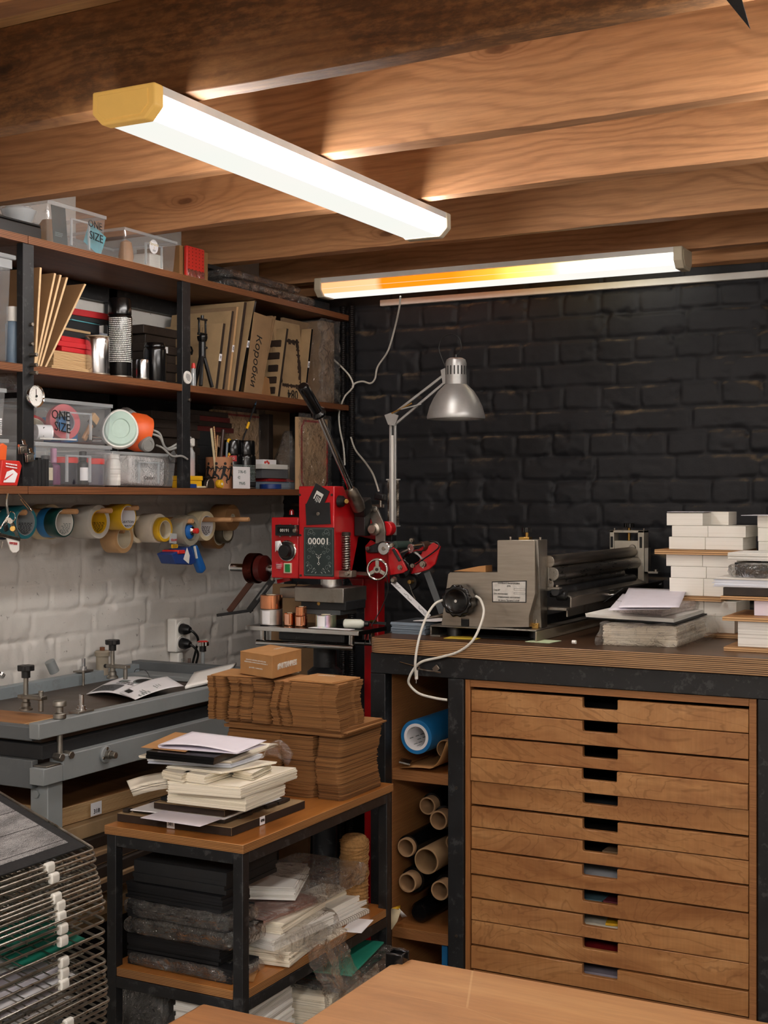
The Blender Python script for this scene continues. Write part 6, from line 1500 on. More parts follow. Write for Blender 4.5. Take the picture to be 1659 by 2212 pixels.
# white cables in the corner
def cable(label,pts,r0,y=None,x=None,name='power_cable',mat=None,cat='cable',group=None,ys=None):
    q=[P(px,py,y=(ys[i] if ys else y),x=x) for i,(px,py) in enumerate(pts)]
    return one(MB().sweep(q,r0,8,sm=8),name,mat or M['cable_white'],label,cat,group)
cable('white cable looping from the orange lamp down to the corner pipes',[(865,640),(862,668),(852,712),(838,758),(816,792),(810,818),(800,828),(783,824),(767,828),(761,836)],.0032,ys=[-.2,-.16,-.1,-.07,-.05,-.045,-.045,-.045,-.05,-.052],group='white cables in the corner')
cable('white cable from behind the wrapped board down to the corner pipes',[(722,778),(738,793),(755,812),(763,832),(758,842),(744,858),(733,890),(734,925),(742,965),(745,1005)],.0032,y=-.052,group='white cables in the corner')
cable('white cable hanging from the corner pipes to the lamp clamp by the press',[(758,945),(768,972),(790,1000),(806,1025),(818,1060)],.0032,ys=[-.06,-.1,-.2,-.35,-.5],group='white cables in the corner')
q=P(822,1073,y=-.66); t=thing('clamp_screw','small black knob and wing nut above the press lever link','knob',q); MB().ob(q,(.032,.026,.020),(0,R(10),0)).build('knob',M['black_plastic'],t,bevel=.004); MB().cyl(q-Vector((0,0,.03)),q,.004,n=12).build('rod',M['steel'],t); MB().ob(q-Vector((0,0,.028)),(.024,.004,.010)).build('wing_nut',M['steel'],t,bevel=.001)
# ---------------- sockets on the white wall ----------------
q=P(378,1390,x=.03); so=thing('socket_block','white double wall socket with two black plugs on the white brick wall','socket',(.01,q.y,q.z))
ya,yb=P(360,1390,x=.008).y,P(403,1390,x=.03).y; z0,z1=P(380,1408,x=.03).z,P(380,1336,x=.03).z
MB().box(.008,.046,ya,yb,z0,z1).build('housing',M['white_plastic'],so,bevel=.005,seg=3)
for py,nm in ((1358,'upper'),(1389,'lower')):
    c=P(391,py,x=.046); MB().lathe((.046,c.y,c.z),(1,0,0),[(0,.001),(.021,.001),(.023,.003),(.024,0),(0,0)],32).build('socket_ring',M['white_plastic'],so)
    MB().lathe((.048,c.y,c.z),(1,0,-.1),[(0,0),(.017,0),(.018,.004),(.016,.022),(.010,.034),(0,.036)],24).build('plug',M['black_plastic'],so)
    pts=[Vector((.078,c.y,c.z-.002)),Vector((.092,c.y+.008,c.z-.012)),Vector((.095,c.y+.025,c.z-.035)),Vector((.075,c.y+.04,c.z-.075)),Vector((.055,c.y+.045,c.z-.14)),Vector((.05,c.y+.046,c.z-.25))]
    MB().sweep(pts,[.006,.0055]+[.0036]*34 if False else .0040,8,sm=6).build('plug_cable',M['cable_black'],so)
y0,y1=P(366,1430,x=.008).y,P(394,1430,x=.04).y; ad=MB().box(.008,.044,y0,y1,P(380,1443,x=.03).z,z0-.002).build('adapter_box',M['white_plastic'],so,bevel=.004,seg=3)
scribble(MB(),(.0445,y0+.012,P(380,1425,x=.04).z),(0,1,0),(0,0,1),.02,3,.005).build('printed_text',M['grey_ink'],ad)
# ---------------- grey steel proofing press ----------------
XR=.575; XL=.04; Y0=-1.93; Y1=-.90; ZT_=.90
gp=thing('proof_press','grey painted steel proofing press with flat bed along the white wall','press',(.3,-1.45,0))
hF=.036
G_=M['grey_paint']
MB().box(XR-.03,XR,Y0-.012,Y1,ZT_-hF,ZT_).build('frame_rail',G_,gp,bevel=.0025)
MB().box(XL,XL+.03,Y0,Y1,ZT_-.040,ZT_-.004).build('frame_rail',pm('858f93',.5,0,.1,8,.15,90,dirt=.7),gp,bevel=.0025)
MB().box(XL,XR-.031,Y0,Y0+.03,ZT_-.043,ZT_-.012).build('frame_end',M['grey_dark'],gp,bevel=.002)
MB().box(XL,XR-.031,Y1-.04,Y1,ZT_-.030,ZT_+.004).build('frame_end',M['grey_dark'],gp,bevel=.002)
MB().box(XL+.05,XR-.032,Y1-.12,Y1-.045,ZT_-.035,ZT_-.022).build('bed_step',G_,gp,bevel=.002)
MB().box(XL+.031,XR-.031,Y0+.031,Y1-.041,ZT_-.052,ZT_-.036).build('bed_plate',pm('4a3c32',.4,.2,.15,5,.1),gp,bevel=.001)
MB().box(XL,XR-.012,Y0+.012,Y1,ZT_-.085,ZT_-.053).build('black_base',M['black_matte'],gp,bevel=.001)
MB().box(XR-.03,XR+.012,Y0+.055,Y1,ZT_-.138,ZT_-.080).build('lower_beam',G_,gp,bevel=.002)
MB().box(XR-.03,XR+.012,Y0-.010,Y0+.054,ZT_-.138,ZT_-.100).build('beam_end',G_,gp,bevel=.002)
MB().box(XL,XR-.031,Y0,Y0+.02,ZT_-.150,ZT_-.086).build('end_plate',M['grey_dark'],gp,bevel=.002)
MB().box(XL,XL+.03,Y0,Y1,ZT_-.138,ZT_-.086).build('lower_beam',G_,gp,bevel=.002)
# leg
la,lb=P(58,1700,y=Y0+.02),P(117,1700,y=Y0+.02)
lgx0,lgx1=la.x,min(lb.x,XR)
for yy in (Y0+.021,Y1-.10):
    l=MB().box(lgx1-.055,lgx1-.004,yy,yy+.05,.001,ZT_-.139).build('leg',G_,gp,bevel=.002)
    if yy<-1.5:
        q=P(76,1682,y=yy); MB().lathe((lgx1-.036,yy+.001,ZT_-.165),(0,-1,0),[(0,0),(.010,0),(.010,.006),(0,.008)],6).build('hex_bolt',G_,l)
    MB().box(XL+.005,XL+.055,yy,yy+.05,.001,ZT_-.139).build('leg',G_,gp,bevel=.002)
# spindle block at the near corner
def at(px,py,x=None,y=None,z=None): return P(px,py,x=x,y=y,z=z)
xs=XR-.010; ys=P(129,1600,x=xs).y
MB().cyl((xs,ys,ZT_-.098),(xs,ys,ZT_+.030),.0068,n=16).build('spindle',M['steel_worn'],gp)
MB().lathe((xs,ys,ZT_+.001),(0,0,1),[(0,0),(.0150,0),(.0150,.011),(.008,.013),(.008,.026),(.0155,.028),(.0155,.038),(.014,.040),(0,.040)],28).build('spindle_knob',M['steel_worn'],gp,bevel=.001)
MB().box(XR-.028,XR+.010,Y0+.002,Y0+.05,ZT_-.0995,ZT_-.096).build('spindle_seat',M['steel_worn'],gp,bevel=.001)
for dy in (-.016,.016): MB().cyl((xs-.0,ys+dy,ZT_-.083),(xs+.026,ys+dy-.004,ZT_-.083),.009,n=6).build('hex_nut',M['steel_worn'],gp,bevel=.001)
# flange with hex shaft
c=P(226,1629,x=XR+.012); fl=MB().lathe((XR+.012,c.y,c.z),(1,0,0),[(0,0),(.019,0),(.020,.002),(.020,.006),(.018,.008),(0,.008)],36).build('shaft_flange',G_,gp)
MB().cyl((XR+.02,c.y,c.z),(XR+.032,c.y,c.z),.010,n=24).build('shaft_collar',M['steel_worn'],fl,bevel=.001); MB().cyl((XR+.032,c.y,c.z),(XR+.046,c.y,c.z),.0085,n=6).build('hex_shaft',M['steel_worn'],fl,bevel=.001)
for an in (R(90),R(210),R(330)): MB().lathe((XR+.02,c.y+.014*math.cos(an),c.z+.014*math.sin(an)),(1,0,0),[(0,.0015),(.0035,.0015),(.004,0)],14).build('flange_screw',M['steel'],fl)
# clamping knobs
def knob(px,pyt,pyb,x,cap,rodm,r0=.021,foot=True,flutes=8):
    t_=P(px,pyt,x=x); b_=P(px,pyb,x=x); X_,Y_=x,t_.y; zb,zt=b_.z,t_.z
    MB().cyl((X_,Y_,zb),(X_,Y_,zt-.016),.0058,n=16).build('clamp_rod',rodm,gp)
    m=MB(); n=flutes*8; pr_=[]
    for k in range(n):
        a=2*PI*k/n; rr=r0*(1-.07*(1+math.cos(flutes*a))); pr_.append((X_+rr*math.cos(a),Y_+rr*math.sin(a)))
    m.prism(pr_,'z',zt-.013,zt); kb=m.build('clamp_knob',M['black_plastic'] if cap!='chrome' else M['chrome'],gp,bevel=.0015)
    MB().cyl((X_,Y_,zt-.03),(X_,Y_,zt-.013),.0105,n=18).build('knob_neck',M['black_plastic'],kb,bevel=.001)
    if cap=='chrome': MB().lathe((X_,Y_,zt+.0002),(0,0,1),[(0,.002),(.014,.002),(.017,0)],24).build('red_cap',M['red_plastic'],kb)
    if foot: MB().lathe((X_,Y_,zb-.004),(0,0,1),[(0,0),(.016,0),(.016,.004),(.011,.009),(.011,.018),(.0085,.020),(.0085,.030),(0,.030)],20).build('clamp_foot',M['steel_worn'],gp)
    return X_,Y_,zb,zt
X1,Y1_,zb,zt=knob(56,1437,1530,.39,'black',M['steel_worn'])
MB().ob((X1+.02,Y1_,zb+.028),(.075,.022,.009)).build('clamp_bar',M['steel_worn'],gp,bevel=.0015); MB().cyl((X1+.047,Y1_,zb-.004),(X1+.047,Y1_,zb+.045),.006,n=16).build('clamp_stud',M['steel_worn'],gp,bevel=.001)
X2,Y2_,zb,zt=knob(243,1382,1462,.24,'black',M['steel_worn'])
MB().ob((X2+.02,Y2_,zb+.030),(.070,.022,.009)).build('clamp_bar',M['steel_worn'],gp,bevel=.0015); MB().cyl((X2+.045,Y2_,zb-.004),(X2+.045,Y2_,zb+.03),.006,n=16).build('clamp_stud',M['steel_worn'],gp,bevel=.001)
knob(438,1386,1447,.24,'chrome',M['grey_paint'],.019,False,12)
# beige cap fitting at the wall
c=P(221,1446,x=.055); X_,Y_=.055,c.y; 
MB().lathe((X_,Y_,ZT_-.02),(0,0,1),[(0,0),(.0185,0),(.0185,.055),(.022,.056),(.0225,.068),(.019,.072),(0,.072)],28).build('cap_fitting',pm('8e8575',.6,0,.15,30,.2),gp)
MB().lathe((X_,Y_,ZT_+.052),(0,0,1),[(0,0),(.008,0),(.008,.010),(0,.010)],6).build('rusty_plug',pm('6b3e22',.7),gp)
MB().cyl((X_+.0175,Y_-.007,ZT_+.008),(X_+.0195,Y_-.008,ZT_+.008),.006,n=16).build('fitting_hole',M['ink'],gp)
MB().cyl(P(118,1452,x=.05),P(107,1428,x=.045),.0145,n=20).build('tube_stub',G_,gp,bevel=.001)
MB().cyl(P(0,1461,x=.05),P(3,1455,x=.05),.012,n=20).build('tube_stub',M['chrome'],gp)
# bolts with fork clamps
def bolt(px,py,x,h,zr):
    q=P(px,py,x=x); X_,Y_=q.x,q.y
    MB().ob((X_,Y_,zr+.003),(.030,.055,.005)).build('fork_clamp',M['steel_worn'],gp,bevel=.001)
    MB().lathe((X_,Y_,zr+.0056),(0,0,1),[(0,0),(.013,0),(.013,.003),(.010,.003),(.010,.010),(.006,.011),(.006,h),(0,h+.002)],20).build('bolt',M['silver'],gp)
bolt(176,1500,XR-.025,.036,ZT_)
bolt(180,1442,.055,.034,ZT_-.002)
q=P(180,1470,x=.085); MB().cyl((q.x,q.y,ZT_-.035),(q.x,q.y,ZT_+.004),.004,n=12).build('clamp_stud',M['steel'],gp)
q=P(409,1446,x=.20); MB().cyl((q.x,q.y,ZT_-.03),(q.x,q.y,ZT_+.012),.005,n=12).build('clamp_stud',pm('5a4a44',.5),gp); 
MB().sweep([P(290,1452,x=.2),P(294,1446,x=.2),P(305,1446,x=.22),P(316,1450,x=.25),P(323,1462,x=.28)],.001,6,sm=5).build('thin_wire',M['cable_black'],gp)
# red edged board on the bed
zb_=ZT_-.0355
a,b=P(-20,1546,z=zb_),P(0,1,z=zb_-10)
rb=thing('red_edged_board','wooden board with a red orange edge lying on the near end of the press bed','board',(.35,Y0+.1,zb_))
y0_=Y0+.035; 
MB().box(XL+.06,XR-.10,y0_+.01,y0_+.135,zb_+.0145,zb_+.021).build('wooden_top',M['plyboard'],rb,bevel=.001)
MB().box(XL+.055,XR-.095,y0_+.005,y0_+.140,zb_+.0003,zb_+.014).build('red_edge',M['orange_plastic'],rb,bevel=.002)
# papers on the bed
def sheet(label,pts,z,name='paper_sheet',mat=None,bend=.0,th=.0008,curl=None,cat='paper',group=None):
    c=[P(px,py,z=z) for px,py in pts]; t=thing(name,label,cat,(sum(v.x for v in c)/4,sum(v.y for v in c)/4,z),group)
    def f(u,v):
        p=c[0].lerp(c[1],u).lerp(c[3].lerp(c[2],u),v); p=p.copy(); p.z=z+.0006+(curl(u,v) if curl else bend*math.sin(u*PI)); return p
    m=MB(); m.grid(f,14,10); o=m.build('sheet',mat or M['white_paper'],t,solid=th)
    return t,f
def onsheet(t,f,u0,v0,u1,v1,mat,name='printed_mark',n=6,dz=.0012):
    m=MB(); m.grid(lambda u,v: f(u0+(u1-u0)*u,v0+(v1-v0)*v)+Vector((0,0,dz)),n,n); return m.build(name,mat,t)
def disc_on(t,f,uc,vc,ru,rv,mat,name,dz=.0014):
    m=MB(); vs=[f(uc,vc)+Vector((0,0,dz))]+[f(uc+ru*math.cos(k*PI/14),vc+rv*math.sin(k*PI/14))+Vector((0,0,dz)) for k in range(28)]; m.add(vs,[(0,1+k,1+(k+1)%28) for k in range(28)]); return m.build(name,mat,t)
def lines_on(t,f,u0,v0,w,rows,dv,mat,name='printed_text',seed=2,dz=.0013,hh=.35):
    m=MB(); rr=random.Random(seed)
    for r_ in range(rows):
        u=u0; v=v0+r_*dv
        while u<u0+w*rr.uniform(.7,1):
            l=rr.uniform(.03,.09); m.add([f(a_,b_)+Vector((0,0,dz)) for a_,b_ in ((u,v),(u+l,v),(u+l,v+dv*hh),(u,v+dv*hh))],[(0,1,2,3)]); u+=l+.015
    return m.build(name,mat,t)
zp=ZT_-.0345
t,f=sheet('open white booklet with a dark round print lying on the press bed',[(186,1500),(285,1518),(372,1492),(270,1462)],zp,curl=lambda u,v:.006*math.sin(v*PI)+.010*math.sin(u*PI)+.012*u)
disc_on(t,f,.62,.72,.10,.16,M['ink'],'round_print'); disc_on(t,f,.62,.72,.13,.21,M['grey_ink'],'grey_ring',.0011); onsheet(t,f,.25,.5,.45,.62,M['grey_ink']); lines_on(t,f,.30,.40,.35,2,.07,M['ink'])
onsheet(t,f,.06,.06,.55,.34,M['grey_card'],'grey_picture'); lines_on(t,f,.1,.1,.4,3,.06,M['ink'],seed=6,dz=.0016)
t,f=sheet('white letter sheet with a small printed block lying over the booklet on the press bed',[(258,1496),(292,1515),(397,1490),(361,1466)],zp+.021,curl=lambda u,v:.010*math.sin(v*PI*.8)+.004*u)
onsheet(t,f,.10,.06,.40,.16,M['ink'],'dark_block'); lines_on(t,f,.55,.22,.3,2,.05,M['grey_ink'],seed=4); lines_on(t,f,.55,.5,.25,3,.05,M['grey_ink'],seed=5); lines_on(t,f,.8,.12,.15,4,.06,M['grey_ink'],seed=8)
# stack of white sheets leaning on the rail
a=[P(x_,y_,x=xx) for x_,y_,xx in ((400,1489,XR-.03),(470,1472,XR-.02),(511,1436,.40),(420,1457,.36))]
t=thing('paper_stack','thin stack of white sheets tilted against the far end of the press rail','paper',a[0])
m=MB(); m.grid(lambda u,v:(a[0].lerp(a[1],u)).lerp(a[3].lerp(a[2],u),v),6,6); m.build('sheets',M['paper_pile'],t,solid=.007)
# boards stacked beneath the press
zz=.42; G='wooden plates stacked under the grey press'
fl=[('lowest',.03,M['clichewood'],0,.02),('second',.032,M['clichewood'],.02,-.01),('third',.030,M['clichewood'],-.01,.02),('fourth',.035,M['cardboard'],.035,.0),('fifth',.028,M['darkedge'],.03,.02),('sixth',.034,M['cardboard'],.02,.03),('seventh',.028,M['darkedge'],.0,.0),('eighth',.036,M['clichewood'],-.01,.05),('topmost',.046,M['plyboard'],-.03,.09)]
zz=.36
one(MB().box(.11,.45,-1.84,-1.02,.001,.3595),'storage_crate',M['black_matte'],'black crate carrying the wooden plates beneath the grey press','crate',bevel=.004)
for nm,h,mat,dx,dy in fl:
    o=thing('wooden_plate',nm+' wooden plate of the stack beneath the grey press','plate',(.3,-1.5,zz),G)
    x1=.50+dx; y0=-1.83+dy
    MB().ob(((.09+x1)/2,(y0-1.10)/2,zz+h/2),(x1-.09,-1.10-y0,h-.0008),(0,0,R(dx*60))).build('board',mat,o,bevel=.003)
    if nm in ('fourth','sixth'): MB().ob((x1+.0006,(y0-1.10)/2,zz+h*.42),(.002,(-1.10-y0)*.96,h*.55),(0,0,R(dx*60))).build('dark_edge',M['burn'],o)
    if nm=='topmost':
        q=P(208,1668,x=x1+.004); m=MB().box(x1+.003,x1+.0045,q.y-.02,q.y+.02,zz+.008,zz+.040).build('paper_tag',M['white_paper'],o); text('318',M['ink'],o,(x1+.005,q.y,zz+.018),(0,1,0),(0,0,1),.016,'tag_number')
    zz+=h
# ---------------- workbench with drawers ----------------
YD=-1.05; ZD=1.028
dk=thing('workbench','black steel framed workbench with a thick layered plywood top and open cubbies','workbench',(2.4,-.55,0))
xL=P(793,1390,y=YD).x
# slab with rounded front left corner
r0=.035; xR=3.9
poly=[(xR,YD),(xL+r0,YD)]+[(xL+r0-r0*math.sin(k*PI/16),YD+r0-r0*math.cos(k*PI/16)) for k in range(1,9)]+[(xL,-.015),(xR,-.015)]
MB().prism(poly,'z',ZD-.041,ZD).build('worktop',M['slab_edge'],dk,bevel=.0015)
zb=ZD-.0415; bs=M['black_steel']
yb_=YD+.012
zbb=Zy(1200,1473,yb_)
zbb=zb-.055
MB().box(xL+.004,xR-.02,yb_,yb_+.04,zbb,zb).build('front_beam',bs,dk,bevel=.002)
MB().box(xL+.004,xL+.044,yb_+.041,-.03,zbb,zb).build('side_beam',bs,dk,bevel=.002)
lx0=xL+.004; lx1=P(832,1500,y=yb_).x
mx0,mx1=P(967.5,1600,y=yb_).x,P(1001,1600,y=yb_).x
rx0=P(1637,1700,y=yb_).x
for a,b in ((lx0,lx1),(mx0,mx1),(rx0,rx0+.04)):
    l=MB().box(a,b,yb_,yb_+.04,.001,zbb-.0005).build('leg',bs,dk,bevel=.0015)
    if a==mx0:
        for py in (1702,2022): q=P(986,py,y=yb_); MB().cyl(q,q-Vector((0,.0015,0)),.0042,n=16).build('screw',M['steel_dark'],l)
MB().box(lx0,lx0+.04,-.07,-.03,.001,zbb-.0005).build('leg',bs,dk,bevel=.0015)
MB().box(lx0,lx0+.04,yb_+.041,-.071,.30,.34).build('side_rail',bs,dk,bevel=.0015)
# cubby: side wall, back, shelves
cw=lx1-.016
MB().box(cw-.004,cw+.014,yb_+.045,-.10,.06,zbb-.002).build('cubby_side',M['cabinet'],dk,bevel=.001)
MB().box(cw+.015,mx1,-.10,-.09,.06,zbb-.002).build('cubby_back',M['black_matte'],dk)
zs1=Zy(900,1668,yb_+.03); zs2=Zy(900,2012,yb_+.03)
S1,S2=zs1+.0,zs2+.0
for zz in (S1,S2):
    MB().box(cw+.015,mx1+.0005,yb_+.042,-.101,zz-.030,zz).build('cubby_shelf',M['cabinet'],dk,bevel=.0012)
MB().box(cw-.004,mx1,yb_+.045,-.10,.03,.058).build('cubby_shelf',M['cabinet'],dk,bevel=.001)
# small hooks on the beam
hk=MB(); q0,q1=P(903,1445,y=yb_-.004),P(953,1453,y=yb_-.012); hk.cyl(q0,q1,.0028,n=10); hk.cyl(q0,P(901,1465,y=yb_-.004),.0028,n=10); hk.cyl(P(864,1430,y=yb_-.003),P(908,1442,y=yb_-.003),.002,n=8); hk.build('cable_hook',M['chrome'],dk)
MB().ob(P(942,1444,y=yb_-.006),(.018,.006,.014),(0,R(-40),0)).build('wing_screw',M['steel'],dk,bevel=.001)
# ---------------- drawer cabinet ----------------
yc=YD+.020
fx0,fx1=P(997,1700,y=yc).x,P(1634,1700,y=yc).x
zt=zbb-.0015
dcab=thing('drawer_cabinet','plywood flat file cabinet with twelve shallow notched drawers in the workbench','cabinet',((fx0+fx1)/2,-.6,.1))
tw=.014
fx0=mx1+.0015
zl=.16; fx1=min(fx1,rx0-.0015)
MB().box(fx0,fx0+tw,yc,-.12,zl,zt).build('side_panel',M['cabinet_v'] if 'cabinet_v' in M else M['cabinet'],dcab,bevel=.001)
MB().box(fx1-tw-.003,fx1,yc,-.12,zl,zt).build('side_panel',M['cabinet'],dcab,bevel=.001)
MB().box(fx0+tw+.0005,fx1-tw-.0035,yc,-.12,zt-.018,zt).build('top_panel',M['cabinet'],dcab,bevel=.001)
MB().box(fx0+tw+.0005,fx1-tw-.0035,-.14,-.121,zl,zt-.019).build('back_panel',M['black_matte'],dcab)
MB().box(fx0+tw+.0005,fx1-tw-.0035,yc+.02,-.145,zl-.002,zl+.012).build('bottom_panel',M['cabinet'],dcab,bevel=.001)
dx0,dx1=fx0+tw+.002,fx1-tw-.005
ztop=zt-.026; 
tops=[125,240,365,482,605,730,848,965,1095,1220,1340,1468,1595]
zs=[Zy(1013,1440+t_/2.443,yc) for t_ in tops]
off=ztop-zs[0]; zs=[q+off for q in zs]
gaps=[0,.0012,.004,.001,.001,.0045,.001,.003,.0035,.003,.001,.0035]
nx0,nx1=P(1257,1500,y=yc).x,P(1333,1500,y=yc).x
names=['top','second','third','fourth','fifth','sixth','seventh','eighth','ninth','tenth','eleventh','bottom']
for k in range(12):
    za,zb2=zs[k+1]+.0012,zs[k]-gaps[k]
    pro=(0,-.001,.001,-.006,.001,0,.001,-.003,0,.001,.001,-.002)[k]
    nh=.026; rr=.005
    n0,n1=nx0,nx1
    poly=[(dx0,za),(dx1,za),(dx1,zb2),(n1,zb2),(n1,zb2-nh+rr)]+[(n1-rr+rr*math.cos(a_),zb2-nh+rr+rr*math.sin(a_)) for a_ in [-k2*PI/8 for k2 in range(1,5)]]+[(n0+rr-rr*math.sin(a_),zb2-nh+rr-rr*math.cos(a_)) for a_ in [k2*PI/8 for k2 in range(0,5)]]+[(n0,zb2)]+[(dx0,zb2)]
    # split in three blocks so the notch is a true cut-out
    d=MB().prism(poly,'y',yc+.003+pro,yc+.019+pro).build('drawer',M['drawer'],dcab,bevel=.0012,ang=30)
    d['label']=names[k]+' drawer with a notched front'
    MB().box(dx0+.01,dx1-.01,yc+.0195+pro,-.20,za+.001,za+.006).build('drawer_bottom',M['darkedge'],d)
    MB().box(dx0+.004,dx0+.014,yc+.0195+pro,-.20,za+.0065,zb2-.006).build('drawer_side',M['cabinet'],d)
    MB().box(dx1-.014,dx1-.004,yc+.0195+pro,-.20,za+.0065,zb2-.006).build('drawer_side',M['cabinet'],d)
def indrawer(k,name,label,cat,mat,h,x0,x1,dy=.012,rz=0):
    za=zs[k+1]+.0080; o=MB().ob(((x0+x1)/2,yc+.03+dy+.16,za+h/2),(x1-x0,.32,h),(0,0,R(rz))); return one(o,name,mat,label,cat,bevel=.001)
w=nx1-nx0
indrawer(0,'film_bag',"crumpled clear bag showing through the notch of the top drawer",'bag',M['black_paper'],.018,nx0-.1,nx1+.1)
indrawer(4,'grey_sheets','grey sheets showing through the notch of the fifth drawer','paper',M['steelblue_pile'],.019,nx0-.1,nx1-.015,rz=4)
indrawer(6,'brown_folder','brown folder showing through the notch of the seventh drawer','folder',M['mdf'],.020,nx0+w*.42,nx1+.1)
indrawer(7,'white_sheets','white edged sheets showing through the notch of the eighth drawer','paper',M['bluish_pile'],.018,nx0-.1,nx1+.1)
indrawer(8,'red_folder','dark red folder showing through the notch of the ninth drawer','folder',pm('6b2a34',.5),.021,nx0+w*.45,nx1+.1)
indrawer(8,'teal_folder','blue grey folder left of the dark red one in the ninth drawer','folder',pm('54707a',.5),.019,nx0-.1,nx0+w*.42)
indrawer(9,'cream_pad','cream pad showing through the notch of the tenth drawer','paper pad',M['cream_pile'],.019,nx0-.1,nx1+.1)
za=zs[10]+.0275; one(MB().ob((nx0+w*.78,yc+.07,za+.004),(w*.6,.06,.006),(0,0,R(10))),'yellow_card',M['yellow'],'yellow green card lying on the cream pad in the tenth drawer','card')
indrawer(10,'red_book','dark red book with white page edge in the eleventh drawer','book',pm('8c1c22',.5),.020,nx0-.06,nx1+.06)
indrawer(11,'lilac_sheets','lilac grey sheets showing in the notch of the bottom drawer','paper',pm('9b93a0',.7),.021,nx0-.1,nx1+.1)
# ---------------- rolls in the cubbies ----------------
def tube(label,px,py,rpx,yf,L,mat,core,wall=.12,cat='tube',name='paper_tube',group='tubes in the middle cubby',dz=0,dx=0,zfix=None):
    c=P(px,py,y=yf); r=rpx/ (FL/ ((c-CAM).dot(FW)))
    if zfix is not None: c.z=zfix+r
    t=thing(name,label,cat,(c.x,yf+L/2,c.z-r),group); ax=Vector((dx,1,dz)).normalized()
    MB().lathe(c,ax,[(r*(1-wall),0),(r,0),(r,L),(r*(1-wall),L),(r*(1-wall),0)],44).build('tube',mat,t,bevel=.0005)
    MB().lathe(c-ax*.0008,ax,[(r*(1-wall*1.6),0),(r*(1-wall*.9),0),(r*(1-wall*.9),L),(r*(1-wall*1.6),L),(r*(1-wall*1.6),0)],44).build('core',core,t)
    return t,c,r
yt=yb_+.06
# wrapped dark rolls: black sleeve around a tan core
def dark_roll(label,px,py,rcore,rsleeve,yf,rec=.05,L=.55):
    c=P(px,py,y=yf); k=((c-CAM).dot(FW))/FL; rc=rcore*k; rs=rsleeve*k
    t=thing('film_roll',label,'film roll',(c.x,yf+L/2,c.z-rs),'black film rolls in the middle cubby')
    MB().lathe(c,(0,1,0),[(rc*.84,0),(rc,0),(rc,L),(rc*.84,L),(rc*.84,0)],44).build('core',pm('b08d68',.7,0,.08,20,.15),t,bevel=.0006)
    MB().lathe(c+Vector((0,rec,0)),(0,1,0),[(rc*1.01,0),(rs*.97,0),(rs,.004),(rs,L-rec),(rc*1.01,L-rec)],44).build('film',M['black_gloss'],t)
    return t
dark_roll('black film roll uppermost at the back of the middle cubby',923,1741,19,24,yt+.05,.03)
dark_roll('black film roll second from the top at the right of the middle cubby',947,1772,20.5,26,yt+.02,.04)
dark_roll('black film roll at the left of the middle cubby beside the large bare tube',877,1831,20.5,25,yt+.00,.012)
dark_roll('black film roll at the lower left of the middle cubby',880,1907,21,28,yt+.00,.035)
dark_roll('black film roll at the lower right of the middle cubby',950,1924,21,28,yt+.01,.04)
dark_roll('black film roll half hidden behind the leg at the right of the middle cubby',978,1820,17,22,yt+.06,.02)
tube('large bare tan cardboard tube in the middle of the cubby of black rolls',921,1860,28.5,yt+.005,.55,pm('b3936c',.7,0,.08,20,.15),pm('a58560',.7),.07)
# support rolls underneath (bottom layer, mostly hidden)
m=MB(); 
one(MB().lathe((P(905,1962,y=yt+.03).x,yt+.03,S2+.0295),(0,1,0),[(0,0),(.022,0),(.029,.01),(.029,.5),(0,.5)],28),'film_roll',M['black_gloss'],'black wrapped roll lying on the floor of the middle cubby','film roll')
wp=thing('torn_wrapper','torn cream and yellow paper wrapper sticking out of the middle cubby','wrapper',P(850,2000,y=yb_-.01))
m=MB(); g=lambda px,py,yy=0:P(px,py,y=yb_+.02+yy)
m.add([g(846,1962),g(866,1966,-.02),g(858,1990,-.04),g(846,2008,-.045),g(826,2000,-.04),g(826,1992,-.03)],[(0,1,2),(0,2,3),(0,3,4),(0,4,5)])
m.build('paper',M['cream_tape'],wp,solid=.0008)
m=MB(); m.add([g(846,1962,.002),g(850,1960,.01),g(865,1955,.04),g(864,1964,.02)],[(0,1,2,3)]); m.build('yellow_flap',M['yellow'],wp,solid=.0008)
m=MB(); m.add([g(862,1962,.0),g(880,1980,.03),g(868,1982,.02),g(862,1970,.0)],[(0,1,2,3)]); m.build('white_flap',M['white_paper'],wp,solid=.0008)
# blue roll in the upper cubby
zc=S1+.0006
kw=thing('kraft_wrap','brown kraft paper sheet curling under the blue roll in the upper cubby','paper',P(930,1650,y=yt))
def kf(u,v):
    p=P(868+u*100,1652,y=yt-.01); return Vector((p.x, yt-.02+v*.3, zc+.004+.012*math.sin(u*3)*(1-v*.3)*.5+(max(0,u-.62)**2)*.55))
m=MB(); m.grid(kf,20,8); m.build('sheet',M['kraft'],kw,solid=.0012)
MB().ob(P(876,1645,y=yt-.016)+Vector((0,0,-.0)),(.03,.05,.004),(0,R(12),R(20))).build('foil_lining',M['silver'],kw)
t,c,r=tube('large blue protective film roll with a white printed core in the upper cubby',899,1592,37,yt,.55,M['blue_tape'],M['white_paper'],.24,'film roll','film_roll',group=None)
m=MB(); rr=random.Random(3); rin=r*(1-.24*1.6)
for k in range(16):
    a=R(-165+k*20); 
    for j in range(5):
        if rr.random()<.8:
            yy=yt+.01+j*.035+rr.uniform(0,.01); q=[Vector((c.x+rin*.992*math.cos(a+d_),yy+e_,c.z+rin*.992*math.sin(a+d_))) for d_,e_ in ((0,0),(0,.022),(R(5),.022),(R(5),0))]; m.add(q,[(0,1,2,3)])
m.build('core_print',M['grey_ink'],t)
tube('small tan tube half hidden behind the bench leg in the upper cubby',961,1618,20,yt+.05,.4,pm('b08d68',.7),pm('a58560',.7),.08,group=None)
